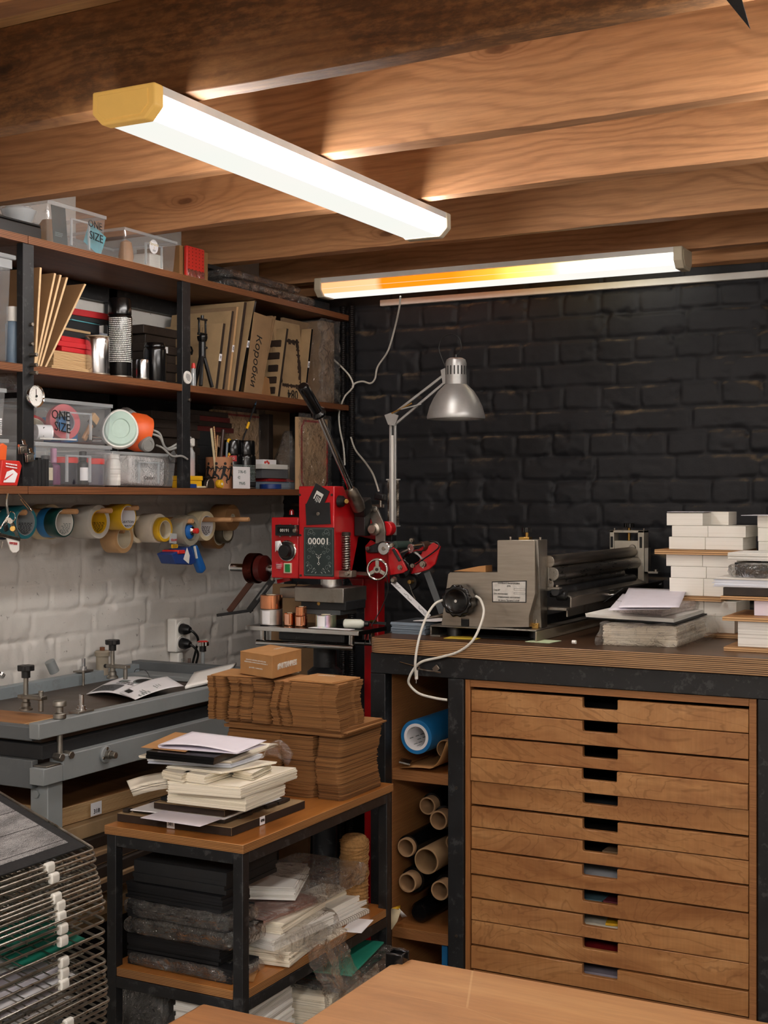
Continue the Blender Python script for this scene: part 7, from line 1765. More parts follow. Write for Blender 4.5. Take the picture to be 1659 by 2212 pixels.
one(MB().box(P(954,2100,y=yt).x,P(966,2100,y=yt).x,yt,yt+.2,.0585,Zy(960,2030,yt)),'blue_carton',M['blue_tape'],'blue carton standing in the lowest cubby beside the bench leg','carton',bevel=.001)
# ---------------- roller gluing machine on the bench ----------------
YM=-.93; zt=ZD+.0005
mc=thing('roller_machine','grey steel roller gluing machine with a black handwheel on the bench','machine',(1.2,-.5,zt))
def mp(px,py,y=YM): return P(px,py,y=y)
def mpoly(lst,y=YM): return [(mp(a,b,y).x,mp(a,b,y).z) for a,b in lst]
zbase=mp(1100,1356).z
# base tray: channel rails
x0,x1=mp(936,1360).x,mp(1165,1370).x
yfar=-.075
zc0=zbase-.031
MB().box(x0,x1,YM-.02,yfar,zbase-.005,zbase-.001).build('base_plate',M['steel_worn'],mc,bevel=.001)
MB().box(x1-.004,x1,YM-.02,yfar,zc0,zbase-.0055).build('base_flange',pm('a59a86',.45,.6,.1,12,.1),mc,bevel=.001)
MB().box(x0,x0+.004,YM-.02,yfar,zc0+.004,zbase-.0055).build('base_flange',M['steel_worn'],mc,bevel=.001)
MB().box(x0,x0+.03,YM-.02,yfar,zc0,zc0+.0035).build('base_flange',M['steel_worn'],mc)
for px,yy in ((1000,YM+.03),(1172,YM+.06),(1172,yfar-.06),(1000,yfar-.06)):
    xx=x0+.05 if px<1100 else x1-.03
    MB().lathe((xx,yy,zt),(0,0,1),[(0,0),(.022,0),(.02,zbase-zt-.006),(0,zbase-zt-.006)],20).build('rubber_foot',M['black_plastic'],mc)
# near housing
prof=[(953,1352),(968,1240),(972,1236),(1074,1236),(1074,1168),(1076,1166.5),(1153,1166.5),(1155,1170),(1156,1283),(1143,1330),(1143,1355),(1013,1355),(1013,1336),(996,1336),(996,1353)]
MB().prism(mpoly(prof),'y',YM,YM+.004).build('front_cover',M['steel'],mc,bevel=.001)
back=[(968,1240),(1074,1236),(1074,1168),(1153,1166.5),(1156,1283),(1143,1330),(1143,1355),(953,1352)]
body=MB().prism(mpoly(back),'y',YM+.0045,YM+.070).build('gear_housing',M['steel'],mc,bevel=.0015)
q=mpoly([(1156,1166.5),(1156,1355)]); MB().prism([(YM+.004,q[0][1]),(YM+.074,q[0][1]),(YM+.074,zbase),(YM+.03,zbase)],'x',q[0][0]-.03,q[0][0]+.006).build('side_plate',M['steel_worn'],mc,bevel=.001)
# plate with cyrillic text
pl=MB().prism(mpoly([(1063,1256),(1138,1254),(1137,1302),(1064,1301)]),'y',YM-.0018,YM-.0002).build('name_plate',M['black_plastic'],mc)
pl2=MB().prism(mpoly([(1065,1258),(1136,1256),(1135.5,1300),(1066,1299)]),'y',YM-.0024,YM-.0018).build('plate_face',pm('c9c6bf',.5,0,.12,60,.05,dirt=.25),mc)
def pt(s,px,py,size,w=None,al='CENTER'): text(s,M['ink'],mc,mp(px,py)+Vector((0,-.0026,0)),(1,0,0),(0,0,1),size,'plate_text',ext=.0002,align=al,width=w)
pt('КЛЕЕМАЗАТЕЛЬНАЯ МАШИНА',1100,1260,.0065,.062); pt('(БМ)',1100,1266,.005)
pt('Сер.№',1067,1274,.006,al='LEFT'); pt('Дата изготовления',1067,1282,.0058,.040,'LEFT'); pt('Оборудование изготовлено',1100,1290,.0060,.064); pt('по заказу "Броника" в КНР',1100,1297,.0060,.060)
m=MB()
for a,b in (((1111,1271),(1135,1276)),((1111,1280),(1135,1284))):
    u,v=mp(*a),mp(*b)
    for e0,e1 in (((u.x,u.z),(v.x,u.z)),((v.x,u.z),(v.x,v.z)),((v.x,v.z),(u.x,v.z)),((u.x,v.z),(u.x,u.z))):
        m.bar((e0[0],YM-.0028,e0[1]),(e1[0],YM-.0028,e1[1]),.0004,.0004,(0,1,0))
m.build('plate_boxes',M['ink'],mc)
# black fluted handwheel
q=mp(994,1297,YM-.02); m=MB(); n=12*8; pr_=[]
r0=.0445
for k in range(n):
    a=2*PI*k/n; rr=r0*(1-.045*(1+math.cos(12*a))); pr_.append((q.x+rr*math.cos(a),q.z+rr*math.sin(a)))
m.prism(pr_,'y',YM-.045,YM-.008); hw=m.build('handwheel',M['black_gloss'],mc,bevel=.004,seg=3)
MB().lathe((q.x,YM-.0452,q.z),(0,-1,0),[(.034,0),(.034,.003),(.031,.004),(.026,.0015),(0,.001)],40).build('wheel_face',M['black_gloss'],hw)
MB().lathe((q.x,YM-.047,q.z),(0,-1,0),[(0,0),(.004,0),(.004,.003),(0,.003)],12).build('wheel_screw',M['silver'],hw)
MB().cyl((q.x,YM-.008,q.z),(q.x,YM,q.z),.014,n=20).build('wheel_shaft',M['steel'],mc)
MB().prism(mpoly([(996,1338),(1012,1338),(1012,1352),(996,1352)]),'y',YM+.001,YM+.0044).build('cover_slot',M['ink'],mc)
# top bolts and adjusting screw
zt1=mp(1110,1167).z
for px in (1103,1167):
    u=mp(px,1160,YM+.03); MB().cyl((u.x,YM+.03,zt1),(u.x,YM+.03,zt1+.008),.0035,n=12).build('top_bolt',M['steel'],mc,bevel=.0008)
u=mp(1135,1150,YM+.035); MB().ob((u.x,YM+.035,zt1+.004),(.03,.024,.008)).build('brass_block',M['brass'],mc,bevel=.001); MB().cyl((u.x+.004,YM+.035,zt1+.008),(u.x+.004,YM+.035,zt1+.020),.0045,n=12).build('adjust_rod',M['brass'],mc)
def knob(x,y,z,r,h,nm='adjust_knob'):
    m=MB(); n=10*6; pr=[]
    for k in range(n): a=2*PI*k/n; rr=r*(1-.06*(1+math.cos(10*a))); pr.append((x+rr*math.cos(a),y+rr*math.sin(a)))
    m.prism(pr,'z',z,z+h); return m.build(nm,M['black_gloss'],mc,bevel=.001)
knob(u.x+.004,YM+.035,zt1+.020,.0125,.013)
# rollers run towards the wall
xr=mp(1184,1200).x; yn=YM+.074; yf=-.115
def roller(px,py,r,mat,nm='roller',dx=0,dz=0,y0=yn,y1=yf):
    a=P(px,py,y=y0+.004); MB().cyl((a.x,y0,a.z),(a.x+dx,y1,a.z+dz),r,n=32).build(nm,mat,mc,bevel=.001); return a
ra=roller(1186,1213,.0165,M['steel'])
rb_=roller(1194,1240,.0185,M['steel_dark'])
rc_=roller(1184,1262,.0175,M['steel_dark'],y1=yf-.12)
rd=roller(1200,1278,.012,M['black_steel'],y1=yf-.05)
# far bearing block
yb2=-.115
far=[(1317,1146),(1392,1146),(1390,1152),(1392,1258),(1375,1262),(1366,1262),(1366,1246),(1366,1160),(1330,1160),(1330,1240),(1318,1240)]
fx=lambda px,py: (P(px,py,y=yb2).x,P(px,py,y=yb2).z)
xa,za_=fx(1317,1262); xb2,zb3=fx(1391,1146)
fb=MB().box(xa,xa+.014,yb2,yb2+.05,zbase-.001,zb3).box(xb2-.020,xb2,yb2,yb2+.05,zbase-.001,zb3).box(xa,xb2,yb2,yb2+.05,zb3-.008,zb3).box(xa+.014,xb2-.020,yb2+.002,yb2+.046,zb3-.12,zb3-.033).build('bearing_block',pm('b9b3a4',.45,.4,.1,16,.1,dirt=.5),mc,bevel=.0015)
MB().lathe((ra.x,yb2-.004,ra.z+.012),(0,1,0),[(0,0),(.010,0),(.012,.004),(0,.005)],20).build('bearing_cap',M['steel_dark'],mc)
for s in (xa+.007,xb2-.010): MB().prism([(s-.004,zb3-.02),(s+.004,zb3-.02),(s+.004,zb3-.055),(s-.004,zb3-.055)],'y',yb2-.001,yb2+.001).build('block_slot',M['ink'],fb)
xm=(xa+xb2)/2
MB().cyl((xm,yb2+.025,zb3-.034),(xm,yb2+.025,zb3+.008),.005,n=12).build('adjust_rod',M['brass'],mc); knob(xm,yb2+.025,zb3+.008,.0165,.014)
for s in (xa+.010,xb2-.006): MB().cyl((s,yb2+.02,zb3),(s,yb2+.02,zb3+.006),.003,n=10).build('top_bolt',M['steel'],mc)
MB().box(xb2+.001,xb2+.014,yb2+.0,yb2+.03,zb3-.135,zb3-.055).box(xb2+.001,xb2+.045,yb2,yb2+.03,zb3-.135,zb3-.128).build('angle_bracket',M['steel_worn'],mc,bevel=.001)
MB().cyl((xb2+.035,yb2+.01,zb3-.128),(xb2+.035,yb2+.01,zb3-.122),.006,n=12).build('bracket_bolt',M['steel'],mc)
MB().cyl((xb2+.002,yb2,zb3-.175),(xb2+.04,yb2,zb3-.17),.006,n=12).build('side_rod',M['brass'],mc); MB().lathe((xb2+.04,yb2,zb3-.17),(1,0,0),[(0,0),(.013,0),(.013,.02),(0,.02)],12).build('side_knob',M['black_plastic'],mc)
# near bracket on the side, glue tray and blade
q=P(1184,1268,y=yn); MB().box(q.x-.002,q.x+.003,yn-.002,yn+.02,q.z,q.z+.052).box(q.x-.002,q.x+.032,yn-.002,yn+.02,q.z-.006,q.z).build('angle_bracket',M['steel_worn'],mc,bevel=.001)
MB().cyl((q.x+.022,yn+.008,q.z),(q.x+.022,yn+.008,q.z+.006),.005,n=12).build('bracket_bolt',M['steel'],mc,bevel=.001)
q0=P(1231,1302,y=yn+.03); xt=q0.x
zt2=q0.z+.012
MB().prism([(yn+.03,zt2-.026),(yf-.02,zt2-.022),(yf-.02,zt2-.004),(yn+.03,zt2+.002)],'x',xt,xt+.004).build('doctor_blade',M['steel'],mc,bevel=.0008)
MB().prism([(yn+.03,zt2-.050),(yf-.02,zt2-.045),(yf-.02,zt2-.023),(yn+.03,zt2-.027)],'x',xt-.010,xt-.006).build('lower_blade',M['steel_worn'],mc)
MB().prism([(xt-.07,zt2+.03),(xt,zt2+.004),(xt,zt2),(xt-.07,zt2+.026)],'y',yn+.04,yf-.01).build('feed_plate',M['steel_worn'],mc)
MB().prism([(xt,zt2-.03),(xt+.003,zt2-.03),(xt+.06,zt2+.012),(xt+.058,zt2+.014)],'y',-.55,yf-.02).build('delivery_plate',M['black_steel'],mc)
MB().box(P(1178,1310,y=yn).x,xt,yn+.004,yn+.05,zt2-.032,zt2-.024).build('tray_end',M['steel_worn'],mc,bevel=.001)
q=P(1212,1286,y=yn+.03); MB().lathe((q.x-.03,yn+.03,q.z),(1,0,0),[(0,0),(.006,0),(.006,.018),(.0135,.02),(.0145,.026),(.0135,.045),(0,.045)],16).build('side_knob',M['black_plastic'],mc)
MB().box(x0+.03,x1-.035,yn+.005,yf-.03,zbase-.001,zbase+.025).build('glue_trough',M['black_matte'],mc,bevel=.002)
q=P(1318,1292,y=-.5); MB().cyl((xt+.004,-.50,zt2-.012),(xt+.03,-.50,zt2-.010),.004,n=10).build('blade_stud',M['silver'],mc)
q=mp(1172,1340,YM+.05); MB().ob((x1-.02,YM+.03,zbase+.006),(.018,.02,.014)).build('brass_block',M['brass'],mc,bevel=.001); MB().cyl((x1-.02,YM+.03,zbase+.012),(x1-.02,YM+.03,zbase+.022),.004,n=10).build('base_bolt',M['steel'],mc)
# brown paper lying on the machine's back part
q0,q1=mp(1005,1226,YM+.10),mp(1074,1206,YM+.1); zhh=mp(1000,1236).z
one(MB().prism([(q0.x,zhh+.0008),(q1.x+.0,zhh+.0008),(q1.x,zhh+.018),(q1.x-.02,zhh+.016)],'y',YM+.02,YM+.065),'brown_paper',M['kraft'],'folded brown paper lying on top of the roller machine housing','paper')
# ---------------- things lying on the bench ----------------
q0,q1=P(846,1386,y=-.93),P(920,1386,y=-.93)
gc=thing('grey_cards','stack of grey blue cards at the left end of the bench','card stack',((q0.x+q1.x)/2,-.85,zt)); random.seed(5)
MB().sheets((q0.x+q1.x)/2,-.855,zt,q1.x-q0.x,.15,.032,18,.0025,R(-2)).build('cards',M['steelblue_pile'],gc)
one(MB().ob(((q0.x+q1.x)/2+.045,-.84,zt+.0345),(.085,.11,.0012),(0,R(-2),R(-14))),'paper_sheet',M['white_paper'],'white slip of paper lying on the grey blue cards','paper')
for nm,lab,px,col,yy,w_,rz in (('yellow_note','yellow note sheet sticking out beneath the roller machine','970','d8b93a',-.975,.09,5),('green_note','pale green note beneath the right front foot of the machine','1175','cfe0b8',-.96,.07,-6),('black_sheet','black sheet lying beneath the roller machine base','1060','17181a',-.95,.16,3)):
    p=P(int(px),1385,z=zt); one(MB().ob((p.x,yy+.03 if nm!='black_sheet' else yy+.05,zt+.0005+(.0012 if nm=='black_sheet' else 0)),(w_,.07,.0008),(0,0,R(rz))),nm,pm(col,.7),lab,'paper')
# white cable over the front of the bench
mach_cable=[(957,1296),(938,1306),(920,1335),(905,1380),(897,1430),(899,1465)]
ysx=[YM-.035,YM-.05,YM-.09,YM-.13,YD-.03,YD-.02]
cable('white charging cable hanging from the handwheel over the bench edge',[(1028,1288),(1038,1296),(1045,1320),(1038,1350),(1020,1385),(990,1408),(950,1420),(915,1428),(898,1440),(885,1462),(884,1478),(905,1498),(940,1508),(966,1512)],.0034,ys=[YM-.03,YM-.04,YM-.07,YM-.10,YD-.012,YD-.012,YD-.012,YD-.012,YD-.014,YD-.02,YD-.015,YD-.012,YD-.01,YD-.006])
cc=cable('white cable with a slim plug hanging in front of the bench beam',mach_cable,.0034,ys=ysx)
q=P(899,1466,y=YD-.02); MB().cyl(q+Vector((0,0,.022)),q-Vector((-.001,0,.002)),.0045,n=12).build('plug',M['white_plastic'],cc,bevel=.001); MB().cyl(q-Vector((0,0,.002)),q-Vector((0,0,.012)),.002,n=10).build('plug_pin',M['chrome'],cc)
# papers in bags at the right front
def pile(label,name,pts,z0,h,n,mat,jit=.002,rj=.01,cat='paper stack',group=None):
    c=[P(px,py,z=z0) for px,py in pts]; t=thing(name,label,cat,((c[0].x+c[2].x)/2,(c[0].y+c[2].y)/2,z0),group); m=MB(); k=len(c)
    for i in range(n):
        dx,dy=random.uniform(-jit,jit),random.uniform(-jit,jit); a=z0+h*i/n; b=z0+h*(i+.94)/n
        m.add([(v.x+dx,v.y+dy,a) for v in c]+[(v.x+dx,v.y+dy,b) for v in c],[tuple(range(k))[::-1],tuple(range(k,2*k))]+[(q_,(q_+1)%k,k+(q_+1)%k,k+q_) for q_ in range(k)])
    m.build('sheets',mat,t); return t,c
t,c=pile('thick cream paper block wrapped in a clear bag at the front of the bench','paper_pack',[(1303,1393),(1462,1398),(1560,1362),(1420,1352)],zt,.052,14,M['cream_pile'])
xs_=[v.x for v in c]; ys_=[v.y for v in c]
def bagpoly(c,z0,z1,grow,seed,par,puff=.012,mat=None,nz=7):
    cx=sum(v.x for v in c)/len(c); cy=sum(v.y for v in c)/len(c); k=len(c); N=18; vs=[]; fs=[]
    rr=np.random.default_rng(seed)
    for j in range(nz+1):
        tt=j/nz; zz=z0+.0006+(z1-z0)*tt
        for e in range(k):
            for i in range(N):
                p=c[e].lerp(c[(e+1)%k],i/N); d=Vector((p.x-cx,p.y-cy,0)); L=d.length; d/=L
                w=(float(fbm(np.array([p.x*22+seed]),np.array([p.y*22+zz*40]),4,seed)[0])-.42)*puff*2.4+rr.uniform(-1,1)*puff*.18
                g=grow*(1.15-.9*abs(tt-.25)) + w
                q=p+d*max(.0015,g); vs.append((q.x,q.y,max(z0+.0006,zz+rr.uniform(-1,1)*puff*.12+(w*.5 if tt>.9 else 0))))
    m2=k*N
    for j in range(nz): fs+=[(j*m2+i,j*m2+(i+1)%m2,(j+1)*m2+(i+1)%m2,(j+1)*m2+i) for i in range(m2)]
    fs+=[tuple(range(nz*m2,(nz+1)*m2))]
    m=MB(); m.add(vs,fs); return m.build('film_bag',mat or M['film'],par,ang=70)
bagpoly(c,zt,zt+.056,.034,3,t,.016)
z2=zt+.0575
t,c=pile('thin black edged card lying on the bagged cream block','black_card',[(1268,1336),(1462,1350),(1555,1320),(1390,1306)],z2,.004,2,M['black_matte'],cat='card')
t,c=pile('flat white cardboard sheets lying on the black edged card','white_boards',[(1265,1333),(1455,1345),(1552,1314),(1388,1304)],z2+.0045,.010,4,M['paper_pile'])
z3=z2+.0155
t,c=pile('pale bundle in a clear bag beneath the folded white sheet on the bench','paper_pack',[(1335,1322),(1430,1332),(1535,1308),(1430,1299)],z3,.022,6,pm('e3d6d6',.8))
bagpoly(c,z3,z3+.026,.012,6,t,.012)
z4=z3+.0275
def top_sheet(label,pts,z,dz):
    c=[P(px,py,z=z) for px,py in pts]; t=thing('paper_sheet',label,'paper',((c[0].x+c[2].x)/2,(c[0].y+c[2].y)/2,z)); m=MB(); m.grid(lambda u,v:(c[0].lerp(c[1],u)).lerp(c[3].lerp(c[2],u),v)+Vector((0,0,.0006+dz(u,v))),10,10); m.build('sheet',M['lilac_paper'],t,solid=.0012); return t
top_sheet('lower white sheet peeping out beneath the folded top sheet on the bench',[(1314,1318),(1448,1316),(1470,1292),(1345,1286)],z4,lambda u,v:.004*v)
top_sheet('folded white sheet topmost on the bagged papers at the front of the bench',[(1336,1312),(1467,1312),(1484,1284),(1358,1280)],z4+.0065,lambda u,v:.013*v)
one(MB().pipe(P(1241,1387,y=-1.0)-Vector((.006,0,0)),P(1241,1387,y=-1.0)+Vector((.004,0,0)),.0048,.0022,20),'white_ring',M['white_plastic'],'tiny white tube end lying left of the clear bag on the bench','ring')
# ---------------- white paper blocks on plywood boards ----------------
G='white paper blocks in the tall stack'
YS=-.60; ords=['left','right']
def block(label,x0,x1,y0,y1,z0,z1,group=G,mat=None,rz=0,name='paper_block'):
    return one(MB().ob(((x0+x1)/2,(y0+y1)/2,(z0+z1)/2),(x1-x0,y1-y0,z1-z0-.0006),(0,0,R(rz))),name,mat or M['block_pile'],label,'paper block',group,bevel=.001)
def board(label,x0,x1,y0,y1,z0,h):
    return one(MB().box(x0,x1,y0,y1,z0,z0+h-.0005),'plywood_board',M['plytray'],label,'board','plywood boards between the paper blocks',bevel=.0008)
M['plytray']=ply('plywood_tray',hx('b88a5c'),hx('a87848'),hx('8f6236'),hx('d2a878'),hx('7d5630'),'x',.006,.55)
sx=lambda px:P(px,1200,y=YS).x
z0=zt
zl=lambda py:Zy(1500,py,YS)
dep=.16
board('lowest plywood board under the tall stack of white paper blocks',sx(1452),sx(1640),YS-.03,YS+.22,z0,.010); z0+=.010
x0b,xmb,x1b=sx(1445),sx(1525),sx(1592)
lv=[('lowest',zl(1330),0),('second',zl(1297),4)]
zz=z0
for nm,zv,d in lv:
    for s,(a,b) in (('left',(sx(1446+d),sx(1516+d))),('right',(sx(1517+d),sx(1589+d-2)))): block(f'{s} white block in the {nm} row from the bottom of the tall stack',a,b,YS,YS+dep,zz,zv)
    zz=zv
board('middle plywood board in the tall stack of white paper blocks',sx(1436),sx(1562),YS-.02,YS+.20,zz,.012); zz+=.012
rows=[('third',zl(1249),1446,1520,1592),('fourth',zl(1224),1449,1526,1598),('fifth',zl(1198),1439,1518,1592)]
for nm,zv,a,b,c_ in rows:
    block(f'left white paper block in the {nm} row up the tall stack',sx(a),sx(b)-.001,YS,YS+dep,zz,zv); block(f'right white paper block in the {nm} row up the tall stack',sx(b),sx(c_),YS,YS+dep,zz,zv); zz=zv
board('upper plywood board jutting out left from the tall stack of white blocks',sx(1417),sx(1600),YS-.015,YS+.20,zz,.0135); zz+=.0135
rows=[('sixth',zl(1160),1445,1524,1605),('seventh',zl(1135.5),1451.5,1529.5,1611)]
for nm,zv,a,b,c_ in rows:
    block(f'left white paper block in the {nm} row up the tall stack',sx(a),sx(b)-.001,YS,YS+dep,zz,zv); block(f'right white paper block in the {nm} row up the tall stack',sx(b),sx(c_),YS,YS+dep,zz,zv); zz=zv
block('topmost white paper block at the front left of the tall stack',sx(1440),sx(1518),YS,YS+.09,zz,zl(1108)); block('topmost white paper block at the back of the tall stack',sx(1452)+.02,sx(1532)+.03,YS+.095,YS+.19,zz,zl(1106))
one(MB().ob((sx(1480),YS+.045,zl(1106.5)+.0006),(.10,.10,.001),(0,0,R(2))),'paper_sheet',M['lilac_paper'],'loose thin sheet lying on the topmost white block','paper')
# far right stack
zz=zt
xq=sx(1641)
YS2=-.62
sx2=lambda px:P(px,1200,y=YS2).x
zl2=lambda py:Zy(1650,py,YS2)
one(MB().box(sx2(1630),sx2(1760),YS2-.02,YS2+.2,zt,zt+.010),'plywood_board',M['plytray'],'plywood board carrying the white blocks cut by the right picture edge','board','plywood boards between the paper blocks',bevel=.0008)
zz=zt+.0105
for nm,py,a in (('lowest',1330,1643),('second',1290,1640),('third',1250,1643),('fourth',1215,1642),('fifth',1190,1644),('sixth',1170,1638),('seventh',1140,1637),('topmost',1114,1636)):
    zv=zl2(py); block(f'{nm} white block in the stack cut by the right picture edge',sx2(a),sx2(a+110),YS2,YS2+.17,zz,zv,'white blocks at the right edge'); zz=zv
one(MB().ob((sx2(1680),YS2+.06,zz+.0008),(.18,.17,.001),(0,0,0)),'paper_sheet',M['lilac_paper'],'thin sheet lying on the stack cut by the right picture edge','paper')
# near right stack on two boards
YN=-.93; nx=lambda px:P(px,1390,y=YN).x; nz=lambda py,px=1620:Zy(px,py,YN)
board('bottom plywood board of the near stack at the right edge of the bench',nx(1563),nx(1760),YN,YN+.26,zt,.011)
z0=zt+.011; z1=nz(1343)
block('large lined white paper block between the two lower boards at the right edge',nx(1592),nx(1720),YN+.008,YN+.2,z0,z1,'near right blocks',M['paper_pile'])
board('second plywood board of the near stack at the right edge of the bench',nx(1560),nx(1760),YN,YN+.24,z1,.010)
z0=z1+.010; z1=Zy(1640,1297,YN+.06)
block('lilac white paper block on the second board at the right edge',P(1629,1300,y=YN+.06).x,nx(1740),YN+.06,YN+.2,z0,z1,'near right blocks',pm('e4dcea',.8,0,.03,20,.05))
board('third plywood board of the near stack, beneath the black plate',P(1556,1290,y=YN+.05).x,nx(1760),YN+.05,YN+.24,z1,.009); z0=z1+.009
o=block('black letterpress plate between the top board and the bluish sheets',P(1562,1270,y=YN+.06).x,nx(1740),YN+.06,YN+.22,z0,z0+.021,'flat things in the near right stack',M['darkedge'],name='letterpress_plate'); z0+=.0215
def slabs(label,name,px,h,mat,n,dy=.06,jit=.003,cat='paper stack'):
    global z0
    a=P(px,1250,y=YN+dy).x; t=thing(name,label,cat,(a+.12,YN+.14,z0)); MB().sheets(a+.13,YN+dy+.085,z0,.26,.17,h,n,jit,0,.02).build('sheets',mat,t); z0+=h+.0008; return t
slabs('bluish white paper sheets lying on the black plate in the near right stack','paper_stack',1541,.018,M['bluish_pile'],8)
slabs('thin white board beneath the black bagged pack','white_board',1548,.005,M['paper_pile'],2)
t=slabs('black pack wrapped in crinkled clear film in the near right stack','black_pack',1588,.037,M['black_gloss'],2,.065,.001,'pack')
xa=P(1572,1250,y=YN+.06).x; bag(xa,xa+.32,YN+.055,YN+.25,z0-.040,z0-.001,.008,12,par=t)
z0+=.004
slabs('white wrapped sheets on top of the black bagged pack at the right edge','paper_stack',1571,.019,M['paper_pile'],5,.07)
# ---------------- small steel table with paper stacks ----------------
TX0,TX1,TY0,TY1,TZ=.768,1.125,-1.953,-1.290,.70
tb=thing('side_table','low black steel table with an orange brown plywood top and one lower shelf','table',((TX0+TX1)/2,(TY0+TY1)/2,0))
MB().box(TX0,TX1,TY0,TY1,TZ-.019,TZ).build('tabletop',M['tabletop'],tb,bevel=.0015)
w=.024; bs=M['black_steel']; i=.004
X0,X1,Y0_,Y1_=TX0+i,TX1-i,TY0+i,TY1-i
for x in (X0,X1-w):
    for y in (Y0_,Y1_-w): MB().box(x,x+w,y,y+w,.001,TZ-.0195).build('leg',bs,tb,bevel=.0015)
LZ=.398
for z1 in (TZ-.0197,LZ-.0195):
    for y in (Y0_,Y1_-w): MB().box(X0+w+.0005,X1-w-.0005,y,y+w,z1-w,z1).build('rail',bs,tb,bevel=.001)
    for x in (X0,X1-w): MB().box(x,x+w,Y0_+w+.0005,Y1_-w-.0005,z1-w,z1).build('rail',bs,tb,bevel=.001)
sp=[(X0+w+.001,Y0_+.001),(X1-w-.001,Y0_+.001),(X1-w-.001,Y0_+w+.001),(X1-.001,Y0_+w+.001),(X1-.001,Y1_-w-.001),(X1-w-.001,Y1_-w-.001),(X1-w-.001,Y1_-.001),(X0+w+.001,Y1_-.001),(X0+w+.001,Y1_-w-.001),(X0+.001,Y1_-w-.001),(X0+.001,Y0_+w+.001),(X0+w+.001,Y0_+w+.001)]
MB().prism(sp,'z',LZ-.019,LZ).build('lower_shelf',M['tabletop'],tb,bevel=.001)
e=.0006
def quad(pts,z): return [P(px,py,z=z) for px,py in pts]
def fourth(L,F,Rr): return L+(Rr-F)
def slab_(label,name,cat,L,F,Rr,z0,h,mat,n=1,jit=.0015,group=None,bevel=.0008,zt=True):
    """pile given by its left, front and right top corners in the photo"""
    z=z0+h
    l,f,r=P(*L,z=z),P(*F,z=z),P(*Rr,z=z); b=l+(r-f); c=[f,r,b,l]
    t=thing(name,label,cat,((l.x+r.x)/2,(l.y+r.y)/2,z0),group); m=MB()
    for q in range(n):
        dx,dy=(random.uniform(-jit,jit),random.uniform(-jit,jit)) if n>1 else (0,0); a0=z0+e+(h-e)*q/n; b0=z0+e+(h-e)*(q+.95)/n
        m.add([(v.x+dx,v.y+dy,a0) for v in c]+[(v.x+dx,v.y+dy,b0) for v in c],[(3,2,1,0),(4,5,6,7),(0,1,5,4),(1,2,6,5),(2,3,7,6),(3,0,4,7)])
    m.build('sheets' if n>1 else 'body',mat,t,bevel=bevel if n==1 else 0)
    return t,c
# --- letterpress plate at the bottom with raised black forms
z=TZ
t,c=slab_('large tan letterpress plate with raised black forms lying lowest on the small table','letterpress_plate','plate',(254,1755),(500,1787),(658,1728),z,.020,M['clichewood'])
f,r,b,l=c
def dark_side(t,c,z0,h):
    m=MB(); k=4
    for i_ in range(4):
        a,b_=c[i_],c[(i_+1)%4]; d=(b_-a).normalized(); n=Vector((d.y,-d.x,0))*.0006
        m.add([a+n+Vector((0,0,z0+.0012-a.z)),b_+n+Vector((0,0,z0+.0012-a.z)),b_+n+Vector((0,0,z0+h-.002-a.z)),a+n+Vector((0,0,z0+h-.002-a.z))],[(0,1,2,3)])
    m.build('dark_edge',M['burn'],t)
dark_side(t,c,z,.020)
for (px,py,tx) in ((586,1776,'090'),(369,1781,'301')):
    side=(f,r) if px>500 else (l,f); q=P(px,py,z=z+.0095); d=(side[1]-side[0]).normalized(); n=Vector((d.y,-d.x,0)); 
    # project onto the side plane
    s_=(q-side[0]).dot(d); o_=side[0]+d*s_; o_.z=z+.0105
    m=MB(); m.add([o_+n*.0016+d*a_+Vector((0,0,b_)) for a_,b_ in ((-.010,-.009),(.010,-.009),(.010,.009),(-.010,.009))],[(0,1,2,3)]); m.build('paper_tag',M['white_paper'],t)
    text(tx,M['ink'],t,o_+n*.0019,d,(0,0,1),.009,'tag_number')
m=MB(); ux=(r-f); uy=(l-f); zz=z+.0205
for (a0,b0,a1,b1) in ((.06,.10,.22,.30),(.24,.08,.40,.20),(.40,.10,.58,.22),(.60,.08,.74,.22),(.76,.08,.92,.30),(.10,.32,.30,.44),(.84,.34,.94,.60),(.45,.26,.60,.34),(.05,.55,.12,.9),(.30,.88,.6,.94),(.02,.92,.08,.97)):
    p=[f+ux*a+uy*b_ for a,b_ in ((a0,b0),(a1,b0),(a1,b1),(a0,b1))]
    m.add([(v.x,v.y,zz) for v in p]+[(v.x,v.y,zz+.007) for v in p],[(3,2,1,0),(4,5,6,7),(0,1,5,4),(1,2,6,5),(2,3,7,6),(3,0,4,7)])
m.build('raised_forms',M['darkedge'],t,bevel=.001)
m=MB()
for (a0,b0,a1,b1) in ((.18,.16,.42,.30),(.48,.14,.72,.26)):
    p=[f+ux*a+uy*b_ for a,b_ in ((a0,b0),(a1,b0),(a1,b1),(a0,b1))]
    m.add([(v.x,v.y,zz+.0072) for v in p]+[(v.x,v.y,zz+.009) for v in p],[(3,2,1,0),(4,5,6,7),(0,1,5,4),(1,2,6,5),(2,3,7,6),(3,0,4,7)])
m.build('brown_forms',M['mdf'],t)
q0=f+ux*.09+uy*.10; text('2025',M['mdf'],t,(f+ux*.14+uy*.20)+Vector((0,0,zz+.0074-f.z)),ux,uy,.020,'raised_numerals',depth_off=.0008)
z=zz+.0078
slab_('lower white sheets jutting left on the letterpress plate of the small table','paper_sheet','paper',(283,1748),(481,1768),(605,1722),z,.0035,M['white_paper'],3,.003)
z+=.0038
slab_('upper white card overhanging the front of the letterpress plate','paper_sheet','paper',(303,1766),(432,1785),(480,1768),z-.0005,.0018,M['lilac_paper'])
